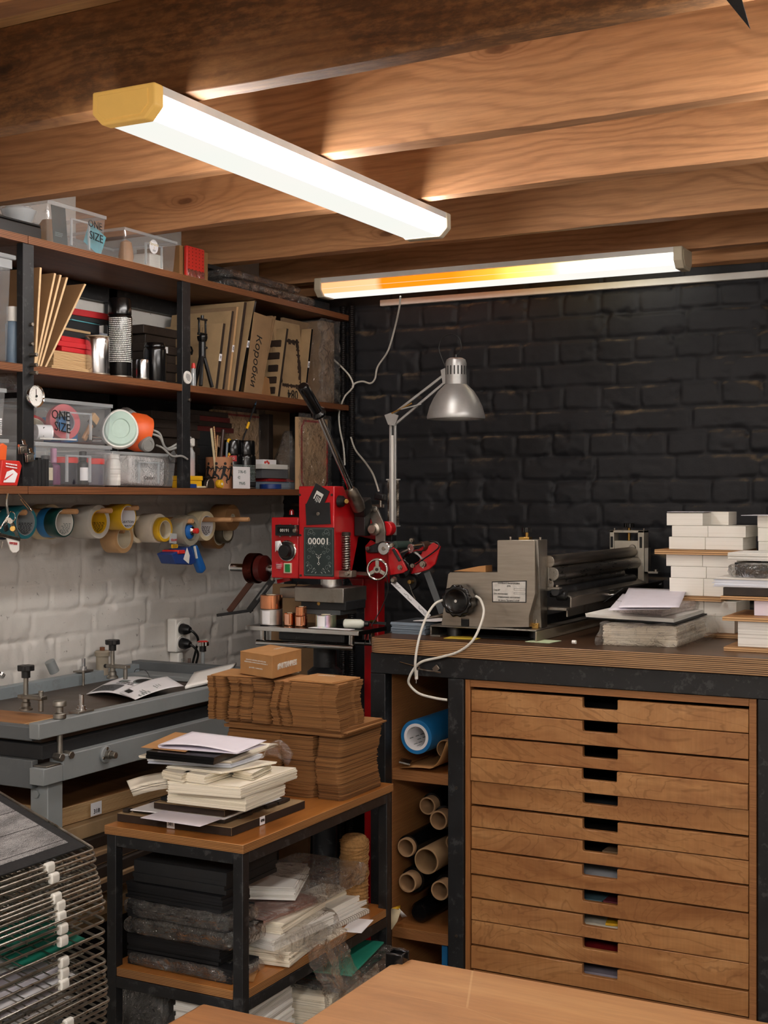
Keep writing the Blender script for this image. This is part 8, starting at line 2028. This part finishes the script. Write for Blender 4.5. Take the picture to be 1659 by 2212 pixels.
t,c=slab_('small dark wooden block with a black relief top in the white stack','letterpress_block','plate',(333,1731),(485,1749),(595,1704),z+.0015,.016,M['clichewood'])
dark_side(t,c,z+.0015,.016); z+=.0185
slab_('black ridged relief plate directly under the cream paper','relief_plate','plate',(347,1721),(487,1740),(585,1700),z,.008,M['black_matte']); z+=.009
slab_('lowest cream paper block in the stack on the small table','paper_block','paper stack',(360,1703),(529,1722),(614,1688),z,.030,M['cream_pile'],10,.003); z+=.0308
slab_('wide cream paper block in the middle of the stack, jutting right','paper_block','paper stack',(363,1687),(520,1700),(641,1658),z,.024,M['cream_pile'],8,.0025); 
# bent cream booklet sticking out left
t=thing('cream_booklet','cream booklet bending down at the left side of the paper stack','booklet',P(320,1700,z=z))
A,B,C_,D=P(281,1694,z=z+.006),P(362,1685,z=z+.018),P(372,1668,z=z+.018),P(352,1668,z=z+.018)
m=MB(); m.grid(lambda u,v:(A.lerp(B,u)).lerp((A+(D-B)*1.0).lerp(D,u),v)+Vector((-.0,0,-.010*(1-u)**2)),10,4); m.build('pages',M['cream_pile'],t,solid=.018)
m=MB()
for k in (-.4,.1): m.grid(lambda u,v:A.lerp(B,u)+Vector((0,-.0008,-.010*(1-u)**2-.005+k*.01+v*.0009)),10,1)
m.build('page_gaps',M['burn'],t)
z+=.0248
G='cream offcuts in the paper stack'
for k,(L,F,Rr,h,lab) in enumerate((((352,1663),(395,1672),(440,1655),.018,'cream offcut pile at the left of the upper stack'),((396,1668),(443,1675),(505,1655),.018,'cream offcut pile with a curved front in the middle of the upper stack'),((502,1662),(545,1670),(585,1650),.016,'cream offcut pile at the right of the upper stack'))):
    slab_(lab,'paper_offcuts','paper stack',L,F,Rr,z,h,M['cream_pile'],9,.003,G)
z+=.0188
slab_('broad cream sheet lying on the offcuts, jutting right','paper_sheet','paper',(360,1655),(480,1668),(598,1646),z,.004,M['cream_pile'],2,.003); z+=.0045
slab_('stack of pale grey white sheets under the clear sleeves','paper_stack','paper stack',(318,1640),(498,1650),(568,1628),z,.010,M['bluish_pile'],4,.003); z+=.0106
t,c=slab_('white sheets in a clear sleeve curling at the right of the stack','sleeved_sheets','paper stack',(300,1632),(500,1644),(600,1606),z,.006,M['cream_pile'],2,.002)
q=[P(560,1640,z=z),P(622,1640,z=z-.012),P(634,1612,z=z+.004),P(585,1604,z=z+.01)]
m=MB(); m.grid(lambda u,v:(q[0].lerp(q[1],u)).lerp(q[3].lerp(q[2],u),v)+Vector((0,0,.012*math.sin(u*PI)-.016*u*u)),12,8); m.build('clear_sleeve',M['film_soft'],t,ang=70)
q=[P(292,1640,z=z),P(380,1640,z=z),P(390,1618,z=z),P(318,1620,z=z)]
m=MB(); m.grid(lambda u,v:(q[0].lerp(q[1],u)).lerp(q[3].lerp(q[2],u),v)+Vector((0,0,.006-.010*(1-u)**2)),8,6); m.build('clear_sleeve',M['film_soft'],t,ang=70)
z+=.007
t,c=slab_('flat black pack under the folded white sheet on the small table','black_pack','pack',(316,1622),(462,1636),(540,1606),z,.016,M['black_gloss'],2,.002); z+=.0166
slab_('brown kraft sheet peeping out left beneath the folded white sheet','kraft_sheet','paper',(304,1614),(400,1624),(470,1590),z,.0012,M['kraft']); z+=.0018
t=thing('folded_sheet','large folded white sheet lying topmost on the stack of the small table','paper',P(450,1605,z=z))
c=[P(343,1608,z=z+.008),P(512,1627,z=z+.002),P(576,1599,z=z+.010),P(415,1580,z=z+.012)]
m=MB(); m.grid(lambda u,v:(c[0].lerp(c[1],u)).lerp(c[3].lerp(c[2],u),v)+Vector((0,0,.007*math.sin(u*PI)*(1-v))),14,10); m.build('upper_leaf',M['lilac_paper'],t,solid=.0008)
c2=[v-Vector((0,0,v.z-z-.0008)) for v in c]
m=MB(); m.grid(lambda u,v:(c2[0].lerp(c2[1],u)).lerp(c2[3].lerp(c2[2],u),v),4,4); m.build('lower_leaf',M['lilac_paper'],t,solid=.0006)
m=MB(); m.grid(lambda u,v:(c[0].lerp(c2[0]+Vector((.0,0,0)),v)).lerp((c[3]).lerp(c2[3],v),u)+Vector((-.003*math.sin(v*PI),0,0)),6,5); m.build('fold',M['lilac_paper'],t,solid=.0006)
# --- kraft box blanks in bundles
yk=-1.548; kx=lambda px,y=yk:P(px,1500,y=y).x
def bundle(label,xa,xb,y0,y1,z0,z1,n,prof,seed,group):
    rr=random.Random(seed); t=thing('kraft_bundle',label,'cardboard stack',((xa+xb)/2,(y0+y1)/2,z0),group); m=MB(); ph=rr.uniform(0,6)
    cx,cy=(xa+xb)/2,(y0+y1)/2
    for k in range(n):
        tt=k/n; sx=.0035*math.sin(tt*7+ph)+rr.uniform(-.0016,.0016); sy=.004*math.sin(tt*5+ph*2)+rr.uniform(-.0020,.0020); rz=rr.uniform(-.012,.012); co,si=math.cos(rz),math.sin(rz)
        a=z0+e+(z1-z0-e)*k/n; b_=z0+e+(z1-z0-e)*(k+.86)/n
        pts=[(cx+(x*(xb-xa)/2)*co-(y*(y1-y0)/2)*si+sx, cy+(x*(xb-xa)/2)*si+(y*(y1-y0)/2)*co+sy) for x,y in prof]; q=len(pts)
        m.add([(x,y,a) for x,y in pts]+[(x,y,b_) for x,y in pts],[tuple(range(q))[::-1],tuple(range(q,2*q))]+[(i_,(i_+1)%q,q+(i_+1)%q,q+i_) for i_ in range(q)])
    m.build('cardboard_blanks',M['kraft_pile'],t); return t
plain=[(-1,-.94),(-.94,-1),(.94,-1),(1,-.94),(1,1),(-1,1)]
tabs=[(-1,-.9),(-.82,-1),(-.15,-1),(-.10,-.86),(.15,-.86),(.2,-1),(.8,-1),(1,-.88),(1,1),(-1,1)]
notch=[(-1,-1),(.3,-1),(.4,-.86),(1,-.86),(1,-.2),(.92,-.1),(.92,.4),(1,.5),(1,1),(-1,1)]
rnd=[(-1,-.8),(-.95,-.95),(-.8,-1),(.7,-1),(.9,-.93),(1,-.75),(1,1),(-1,1)]
ZL,ZU0,ZU1=TZ+.150,.868,.972
ykl=-1.522
bundle('lower left bundle of flat kraft blanks, mostly hidden by the white paper stack',kx(485,ykl),kx(603,ykl),ykl+.01,-1.32,TZ,ZL,50,plain,1,'lower kraft bundles')
bundle('lower middle bundle of flat kraft blanks right of the white paper stack',kx(606,ykl),kx(679,ykl),ykl,-1.33,TZ,ZL-.006,50,rnd,2,'lower kraft bundles')
bundle('lower right bundle of flat kraft blanks at the end of the small table',kx(681,ykl),kx(737,ykl),ykl,-1.335,TZ,ZL,50,rnd,3,'lower kraft bundles')
random.seed(4)
t=thing('kraft_flats','few loose kraft flats between the lower and upper bundles','cardboard stack',(kx(650),-1.43,ZL)); m=MB()
m.sheets((kx(480)+kx(735))/2,-1.43,ZL+e,kx(735)-kx(480),.20,ZU0-ZL-e-.0005,5,.006,0,.03); m.build('cardboard_blanks',M['kraft_pile'],t)
for k,(a,b_,pr,lab,dy) in enumerate(((447,483,tabs,'first upper kraft bundle from the left, beside the press rail',.0),(489,542,tabs,'second upper kraft bundle from the left',.004),(544,583,rnd,'third upper kraft bundle, below the printed carton',-.002),(585,627,tabs,'fourth upper kraft bundle from the left',.0),(628,727,notch,'large rightmost upper kraft bundle',.0))):
    bundle(lab,kx(a),kx(b_)-.001,yk+dy,yk+.125,ZU0,ZU1,44,pr,10+k,'upper kraft bundles')
t=thing('kraft_flats','loose kraft flats with white print lying on top of the upper bundles','cardboard stack',(kx(600),-1.48,ZU1)); m=MB()
m.sheets(kx(500),yk+.07,ZU1+e,.14,.12,.004,2,.003,R(10),.03); m.sheets(kx(670),yk+.065,ZU1+e,.125,.115,.005,3,.003,R(-4),.04); m.build('cardboard_blanks',M['kraft'],t)
for px_,py_,s in ((525,1452,3),(615,1450,5),(690,1458,7)):
    q=P(px_,py_,z=ZU1+.0062); scribble(MB(),q,(1,.15,0),(-.15,1,0),.045,3,.006,seed=s).build('white_print',M['white_ink'],t)
ZC=ZU1+.0070
cf,cl_,cr=P(588,1467,z=ZC),P(519,1455,z=ZC),P(651,1450,z=ZC)
def carton():
    t=thing('carton','closed kraft carton with white print standing on the upper kraft bundles','box',((cl_.x+cr.x)/2,(cl_.y+cr.y)/2,ZC)); b=cl_+(cr-cf); h=.053
    cc=[cf,cr,b,cl_]; m=MB(); m.add([(v.x,v.y,ZC+.0003) for v in cc]+[(v.x,v.y,ZC+h) for v in cc],[(3,2,1,0),(4,5,6,7),(0,1,5,4),(1,2,6,5),(2,3,7,6),(3,0,4,7)]); m.build('box_body',M['kraft'],t,bevel=.0012)
    cen=(cf+b)/2; up=Vector((0,0,1))
    m=MB(); q=[cen+(v-cen)*1.006 for v in cc]; m.add([(v.x,v.y,ZC+h*.985) for v in q]+[(v.x,v.y,ZC+h+.0015) for v in q],[(3,2,1,0),(4,5,6,7),(0,1,5,4),(1,2,6,5),(2,3,7,6),(3,0,4,7)]); m.build('lid_edge',M['kraft'],t,bevel=.0008)
    dr=(cr-cf).normalized(); dl_=(cf-cl_).normalized()
    text('#PARTISANPRESS',M['white_ink'],t,(cf+cr)/2+up*h*.48,dr,(0,0,1),.0185,'printed_text',width=(cr-cf).length*.66,bold=.0004)
    mid=(cf+cl_)/2
    for zz_,s,w_ in ((.70,'инструкция внутри коробки',.62),(.60,'с любовью напечатано в типографии',.72),(.36,'сделано с душой',.42)): text(s,M['white_ink'],t,mid+up*h*zz_,-dl_,(0,0,-1),.0045,'printed_text',width=(cf-cl_).length*w_,ext=.0002)
    scribble(MB(),(cen+dr*.012)+up*(h+.0018),dr,Vector((-dr.y,dr.x,0)),.05,2,.006).build('printed_text',M['white_ink'],t)
carton()
# --- lower shelf: black packs at the left
z=LZ+e; random.seed(21)
G='black bagged packs on the lower shelf'
for k,(nm,h,x0,x1,dy,rz,mat) in enumerate((('lowest',.030,.806,1.078,.00,-2,M['black_paper']),('second',.034,.803,1.040,.01,2,M['black_paper']),('third',.036,.806,1.080,.02,-1,M['black_gloss']),('fourth',.036,.806,1.065,.00,2,M['black_paper']),('fifth',.034,.800,1.050,.01,-1,M['black_paper']),('topmost',.046,.812,1.050,.03,1,M['black_matte']))):
    lab=nm+' black paper pack in the dark pile beneath the small tabletop'
    t=thing('black_pack',lab,'pack',((x0+x1)/2,-1.80,z),G); m=MB()
    dp=.10 if k<5 else .20; m.sheets((x0+x1)/2,-1.921+dp/2+dy*.4,z,x1-x0,dp,h,5,.002,R(rz*.5),.008); m.build('black_sheets',mat,t)
    if k in (2,3): bag(x0-.006,x1+.008,-1.922,-1.822+dy*.3,z,z+h+.001,.007,30+k,par=t)
    if k==0: bag(x0-.0,x1+.01,-1.922,-1.825,z,z+h,.006,37,par=t)
    z+=h+.0015
one(MB().ob((1.05,-1.86,LZ+.002),(.08,.10,.0012),(0,0,R(25))),'brown_envelope',M['kraft'],'brown paper corner lying flat at the front of the lower shelf','paper')
# right part of the lower shelf
zq=LZ+e; G='bagged white papers on the lower shelf'
def packB(label,name,x0,x1,y0,y1,h,n,mat,rz=0,bagp=None,cat='paper stack',g=G,jit=.003,dz=.001):
    global zq
    t=thing(name,label,cat,((x0+x1)/2,(y0+y1)/2,zq),g); m=MB(); m.sheets((x0+x1)/2,(y0+y1)/2,zq,x1-x0,y1-y0,h,n,jit,R(rz),.012).build('sheets',mat,t)
    if bagp: bag(x0-.012,x1+.012,y0-.015,y1+.015,zq,zq+h+.001,.010,bagp,par=t,rz=R(rz))
    zq+=h+dz; return t
packB('cream paper sheets in a clear bag lying lowest right of the front table leg','paper_pack',.935,1.115,-1.62,-1.50,.002,1,M['cream_pile'])
zq=LZ+e+.0025
t=packB('cream sheets in a large clear bag whose end hangs over the shelf edge','paper_pack',.90,1.118,-1.80,-1.60,.030,9,M['cream_pile'],8)
# bag end drooping over the edge
def droop(u,v):
    y=-1.79+.20*u; s=v*.19
    x=1.10+min(s,.05)+ (0 if s<.05 else (s-.05)*.22); zz_=LZ+.034-(0 if s<.05 else (s-.05)*.92)
    w_=(float(fbm(np.array([u*7.]),np.array([v*7.]),4,77)[0])-.45)*.028*(.4+v)
    return (x+w_+.008, y+.02*math.sin(v*3)*(1 if u<.5 else -1)+w_*.6+.05*v, zz_+w_*.3)
m=MB(); m.grid(droop,20,26); m.build('film_bag',M['film_soft'],t,ang=70)
t=packB('white sheets in a clear bag in the middle of the lower shelf pile','paper_pack',.88,1.105,-1.785,-1.56,.026,8,M['paper_pile'],-6); bag(.89,1.116,-1.79,-1.55,zq-.058,zq,.010,41,par=t,rz=R(4))
t=packB('cream sheets with a brown edged bag below the pink folder','paper_pack',.86,1.09,-1.77,-1.55,.024,7,M['cream_pile'],5)
t=packB('dusty pink folder in a clear bag on the bagged white papers','pink_folder',.86,1.075,-1.79,-1.58,.012,2,pm('9a6a5e',.5),-8,44,'folder')
zq+=.004
t=packB('white paper block lying askew at the top of the lower shelf pile','paper_pack',.84,1.035,-1.70,-1.50,.030,10,M['paper_pile'],22); bag(.93,1.10,-1.60,-1.42,zq-.05,zq+.004,.016,47,par=t)
# notebooks at the right
def nb(label,L,F,Rr,z0,h,mat,n=6):
    return slab_(label,'notebook','notebook',L,F,Rr,z0,h,mat,n,.001,'white notebooks on the lower shelf')
t,c=nb('spiral bound white notebook lying lowest at the right end of the lower shelf',(640,1995),(715,2002),(797,1962),LZ+e,.012,M['paper_pile'])
f,r,b,l=c; m=MB(); d=(r-f); n_=18; out=Vector((d.y,-d.x,0)).normalized()
for k in range(n_):
    o_=f+d*((k+.5)/n_); o_.z=LZ+.007; m.sweep([o_+out*(.006*math.cos(a*PI/5)-.001)+Vector((0,0,.0065*math.sin(a*PI/5))) for a in range(10)],.0008,5,closed=True)
m.build('spiral_wire',M['wire'],t)
nb('white notebook on top of the spiral bound one',(645,1977),(712,1983),(792,1943),LZ+.0135,.012,M['paper_pile'])
nb('uppermost of the white notebooks at the right end of the lower shelf',(655,1962),(706,1968),(787,1928),LZ+.0262,.014,M['block_pile'])
t,c=slab_('pale book with cream page edge lying behind the white notebooks','book','book',(610,1945),(672,1952),(757,1914),LZ+.0408,.016,M['cream_pile'],5,.001)
one(MB().ob((P(780,2000,z=LZ+.002).x-.01,P(780,2000,z=LZ+.002).y,LZ+.0012),(.05,.10,.001),(0,0,R(12))),'paper_slip',M['white_paper'],'white paper slip beneath the spiral bound notebook','paper')
# twine spool
cs=P(778,1960,z=LZ); sx_,sy_=1.045,-1.345
m=MB(); prof=[(0,0)]; H=.178; n=40
for k in range(n+1): 
    zz_=H*k/n; prof.append((.0335+.0016*(k%2)+(.0-.010*max(0,(k-n+4)/4)**2 if k>n-4 else 0),zz_))
prof+=[(.012,H+.001),(.012,H-.03),(0,H-.03)]
sc=thing('twine_spool','tall spool of brown twine at the far right of the lower shelf','spool',(sx_,sy_,LZ+e))
m.lathe((sx_,sy_,LZ+e),(0,0,1),prof,40); m.build('twine_body',M['twine'],sc)
m=MB(); rr=random.Random(2)
for k in range(26):
    a0=rr.uniform(0,6.28); z0_=rr.uniform(.01,H-.02); sl=rr.choice((-1,1))*rr.uniform(.02,.05); pts=[]
    for q in range(14):
        a=a0+q*.25; zz_=min(H-.004,max(.003,z0_+sl*q/13)); pts.append((sx_+.0362*math.cos(a),sy_+.0362*math.sin(a),LZ+e+zz_))
    m.sweep(pts,.0013,5)
m.build('twine_strand',M['twine'],sc)
# beneath the table: piles on the floor
def floorbox(label,name,cat,x0,x1,y0,y1,z0,z1,mat,rz=0,n=1,group=None):
    t=thing(name,label,cat,((x0+x1)/2,(y0+y1)/2,z0),group); m=MB()
    if n>1: m.sheets((x0+x1)/2,(y0+y1)/2,z0+e,x1-x0,y1-y0,z1-z0-e,n,.004,R(rz),.012)
    else: m.ob(((x0+x1)/2,(y0+y1)/2,(z0+z1)/2),(x1-x0,y1-y0,z1-z0-2*e),(0,0,R(rz)))
    m.build('sheets' if n>1 else 'body',mat,t,bevel=.002 if n==1 else 0); return t
floorbox('tall white paper pile on the floor under the front of the small table','paper_pile','paper stack',.93,1.09,-1.92,-1.70,.001,.345,M['paper_pile'],3,30)
t=floorbox('dark bag lying on the floor under the left of the small table','dark_bag','bag',.78,.885,-1.90,-1.66,.001,.335,M['black_matte']); bag(.77,.895,-1.915,-1.64,.001,.345,.012,51,par=t)
floorbox('pale paper pile on the floor under the right of the small table','paper_pile','paper stack',.93,1.13,-1.64,-1.36,.001,.285,M['cream_pile'],6,26)
t=floorbox('green card lying on the bagged pile beneath the lower shelf','green_card','card',.95,1.15,-1.60,-1.36,.322,.328,M['green_card'],10)
t=floorbox('dark card pile directly under the green card beneath the small table','dark_cards','card stack',.95,1.14,-1.61,-1.37,.287,.3215,M['black_paper'],8,6); bag(.93,1.17,-1.63,-1.33,.286,.318,.012,53,par=t)
# ---------------- wire print drying rack ----------------
rk=thing('drying_rack','steel wire drying rack with many tilted shelves and white plastic clips at lower left','rack',(.75,-2.55,0))
ys_img=[610,650,700,770,820,860,890,930,975,1015,1060,1115,1215,1310,1390,1480,1565,1625,1680,1730,1785,1830,1890,1940,1995,2070,2130,2190]
xs_img=[812,825,835,838,850,865,873,875,885,893,915,905,905,910,905,905,918,930,920,932,938,930,950,935,925,930,930,925]
slope=[.595,.57,.56,.55,.54,.53,.52,.51,.50,.49,.47,.46,.45,.44,.44,.44,.44,.44,.44,.44,.44,.44,.44,.44,.44,.44,.44,.44]
clips=[0,2,4.6,5.6,7.5,8.6,10.3,11.2,13,14,22.5,24]
XK=1.0
def rod(m,pts,r=.0026): m.sweep(pts,r,7)
clip_rows={0:(105,),2:(115,),5:(120,),7:(128,),9:(130,),11:(134,),12:(134,),14:(136,),15:(136,),16:(136,),22:(146,),24:(144,)}
for k,(yi,xi,sl) in enumerate(zip(ys_img,xs_img,slope)):
    px,py=xi/3.95,1680+yi/3.95
    # corner on the vertical plane through the shelf ends
    c=P(px,py,y=-2.26); d=(c-CAM).dot(FW)
    t_=(px-PX)/FL
    u_=(py-PY)/FL
    kx_=(.885-.465*t_*-1*-1) if False else (.8854+t_*.4648)
    s=sl*kx_-u_*.4648          # rise per metre of the tilted shelf
    s=max(.05,min(.40,s))
    L=.62; W=.62; r=.0125
    ex=Vector((-math.cos(math.atan(s)),0,math.sin(math.atan(s)))); ey=Vector((0,-1,0))
    g=lambda a,b:c+ex*a+ey*b
    m=MB()
    pts=[g(r,0)]+[g(r-r*math.sin(q*PI/8),r-r*math.cos(q*PI/8)) for q in range(1,4)]+[g(0,r),g(0,W-r)]+[g(r-r*math.cos(q*PI/8),W-r+r*math.sin(q*PI/8)) for q in range(1,4)]+[g(r,W),g(L,W),g(L,0)]
    m.sweep(pts,.0027,8,closed=True)
    sh_=m.build('wire_shelf',M['wire'],rk)
    sh_['label']=None or 'one tilted wire shelf'
    del sh_['label']
    m=MB(); nz=Vector((ex.z*-1*-1,0,0))
    n_=11
    for q in range(1,n_):
        a=L*q/n_; rod(m,[g(a,.002)-Vector((0,0,.0035)),g(a,W-.002)-Vector((0,0,.0035))],.0016)
    for q in range(1,9):
        b=W*q/9; rod(m,[g(.002,b)-Vector((0,0,.0062)),g(L,b)-Vector((0,0,.0062))],.0014)
    m.build('cross_wires',M['wire'],sh_)
    for cx_ in clip_rows.get(k,()):
        # find distance along the front rod seen at this column
        lo,hi=0,W
        for _ in range(30):
            mid=(lo+hi)/2; v=g(0,mid)-CAM; pxm=PX+FL*v.dot(RT)/v.dot(FW)
            if pxm>cx_: lo=mid
            else: hi=mid
        o=g(0,lo); cm=MB()
        pr_=[(-.0045,-.0115),(.0045,-.0115),(.0065,-.006),(.0060,.0045),(.003,.0075),(-.003,.0075),(-.0060,.0045),(-.0062,-.006)]
        cm.prism([(o.x+a_+.001,o.z+b_-.001) for a_,b_ in pr_],'y',o.y-.010,o.y+.010)
        cb=cm.build('plastic_clip',M['clipw'] if 'clipw' in M else M['white_plastic'],rk,bevel=.003,seg=3)
# frame of the rack (posts at the hinge side and back)
for y in (-2.27,-2.87): MB().bar((.365,y,0.001),(.365,y,1.05),.03,.03,(0,1,0)).build('rack_post',M['black_steel'],rk,bevel=.002)
for y in (-2.27,-2.87): MB().bar((.365,y,.02),(1.02,y,.02),.03,.03).build('rack_foot',M['black_steel'],rk,bevel=.002)
# print on the top shelf
def plane_of(k):
    px,py=xs_img[k]/3.95,1680+ys_img[k]/3.95; c=P(px,py,y=-2.26); t_=(px-PX)/FL; u_=(py-PY)/FL; s=max(.05,min(.40,slope[k]*(.8854+t_*.4648)-u_*.4648)); a=math.atan(s)
    return c,Vector((-math.cos(a),0,math.sin(a))),Vector((0,-1,0)),Vector((math.sin(a),0,math.cos(a)))
def on(k,px,py,h=0):
    c,ex,ey,n=plane_of(k); r=FW+RT*((px-PX)/FL)+Vector((0,0,(PY-py)/FL)); d=((c+n*h)-CAM).dot(n)/r.dot(n); return CAM+r*d
c,ex,ey,n=plane_of(0)
t=thing('mounted_print','grey engraving print on a black mount lying on the top shelf of the drying rack','print',c+ex*.2+ey*.2)
g=lambda a,b,h:c+ex*a+ey*b+n*h
def quad3(a0,a1,b0,b1,h,th):
    v=[g(a0,b0,h),g(a1,b0,h),g(a1,b1,h),g(a0,b1,h)]; w_=[p+n*th for p in v]; m=MB(); m.add(v+w_,[(3,2,1,0),(4,5,6,7),(0,1,5,4),(1,2,6,5),(2,3,7,6),(3,0,4,7)]); return m
quad3(.010,.42,.016,.52,.0035,.003).build('black_mount',M['black_matte'],t,bevel=.0005)
def engr():
    t=NT('engraved_print'); v=t.coords((1,1,1),False)
    wv=t.n('ShaderNodeTexWave',wave_type='BANDS',bands_direction='X',i_Scale=150,i_Distortion=9,i_Detail=4,i_Detail_Scale=1.2); t.l(v,wv.inputs['Vector'])
    bl=t.noise(t.coords((14,3,14),False),2,5,.65); pk=t.noise(t.coords((60,30,60),False),4,4,.7)
    col=t.ramp(t.math('ADD',t.math('MULTIPLY',wv.outputs['Fac'],.35),t.math('ADD',t.math('MULTIPLY',bl,.9),t.math('MULTIPLY',pk,.25))),[(.50,(.03,.03,.03)),(.74,(.14,.14,.14)),(.98,(.50,.49,.49))])
    tc=t.n('ShaderNodeTexCoord'); sp=t.n('ShaderNodeSeparateXYZ'); t.l(tc.outputs['Object'],sp.inputs[0])
    ln=t.math('LESS_THAN',t.math('FRACT',t.math('MULTIPLY_ADD',sp.outputs[0],17.0)),.035)
    return t.bsdf(t.mix(ln,col,(.015,.015,.015)),.6)
quad3(.034,.39,.040,.50,.0067,.0008).build('engraving',engr(),t)
quad3(.017,.05,.05,.10,.0072,.0004) 
# sheets of paper on lower shelves
for k,(a0,a1,b0,b1,lab,mat) in {13:(.10,.33,.20,.55,'grey printed sheet on a middle shelf of the drying rack','lilac_paper'),15:(.06,.33,.14,.55,'white sheet on the rack shelf above the green card level','white_paper'),17:(.04,.33,.07,.55,'broad white sheet on a lower shelf of the drying rack','lilac_paper'),18:(.03,.33,.05,.55,'white sheet one shelf below the broad one on the drying rack','white_paper'),20:(.05,.33,.06,.55,'lilac white sheet on a low shelf of the drying rack','lilac_paper'),22:(.04,.33,.05,.55,'white sheet on the low rack shelf beside the plastic clips','white_paper'),24:(.06,.33,.08,.55,'white sheet near the bottom of the drying rack','white_paper')}.items():
    c,ex,ey,n=plane_of(k); g=lambda a,b,h:c+ex*a+ey*b+n*h
    one(quad3(a0,a1,b0,b1,.0034,.0008),'paper_sheet',M[mat],lab,'paper','sheets on the drying rack')
for k,(a0,a1,b0,b1,lab) in {12:(.02,.09,.08,.22,'upper green card lying at the edge of a rack shelf'),14:(.02,.10,.03,.20,'lower green card lying at the edge of a rack shelf')}.items():
    c,ex,ey,n=plane_of(k); g=lambda a,b,h:c+ex*a+ey*b+n*h
    one(quad3(a0,a1,b0,b1,.0034,.0010),'green_card',M['green_card'],lab,'card','green cards on the drying rack')
# ---------------- foreground tables ----------------
ZT2=.75
cA=P(889,2071,z=ZT2); 
ft=thing('worktable','worn varnished plywood worktable in the foreground','table',(cA.x+.5,cA.y-.4,0))
nA=P(842,2083,z=ZT2)
poly=[(cA.x-.0,cA.y),(cA.x+1.35,cA.y),(cA.x+1.35,cA.y-.85),(nA.x-.0,cA.y-.85),(nA.x,nA.y),(cA.x-.012,nA.y+.004)]
MB().prism(poly[::-1],'z',ZT2-.024,ZT2).build('tabletop',M['bench'],ft,bevel=.003)
for x in (cA.x+.02,cA.x+1.28):
    for y in (cA.y-.08,cA.y-.8): MB().box(x,x+.05,y,y+.05,.001,ZT2-.0245).build('leg',M['black_steel'],ft,bevel=.002)
ZT3=.725
cB=P(437,2163,z=ZT3)
rt=thing('side_board_table','lower reddish brown table leaf cut by the bottom picture edge','table',(cB.x-.1,cB.y-.3,0))
MB().box(cB.x-.0,nA.x-.004,cB.y-.62,cB.y,ZT3-.022,ZT3).build('tabletop',M['leaf'],rt,bevel=.008)
for y in (cB.y-.09,cB.y-.55): MB().box(cB.x+.03,cB.x+.075,y,y+.045,.001,ZT3-.0225).build('leg',M['black_steel'],rt,bevel=.002)
q=P(868,2068,z=ZT2)
tr=thing('black_tray','tiny black plastic corner piece with a hollow at the back corner of the worktable','tray',(q.x,q.y,ZT2))
x0,x1=P(851,2066,y=q.y).x,P(887,2066,y=q.y).x
m=MB(); hh=.013; w_=.004; d_=.024; y0=nA.y+.0065
m.box(x0,x1,y0,y0+w_,ZT2-.010,ZT2+hh).box(x0,x1,y0+d_-w_,y0+d_,ZT2-.010,ZT2+hh).box(x0,x0+w_,y0+w_,y0+d_-w_,ZT2-.010,ZT2+hh).box(x1-w_,x1,y0+w_,y0+d_-w_,ZT2-.010,ZT2+hh).box(x0+w_,x1-w_,y0+w_,y0+d_-w_,ZT2-.010,ZT2+.006); m.build('tray_body',M['black_gloss'],tr,bevel=.0015)
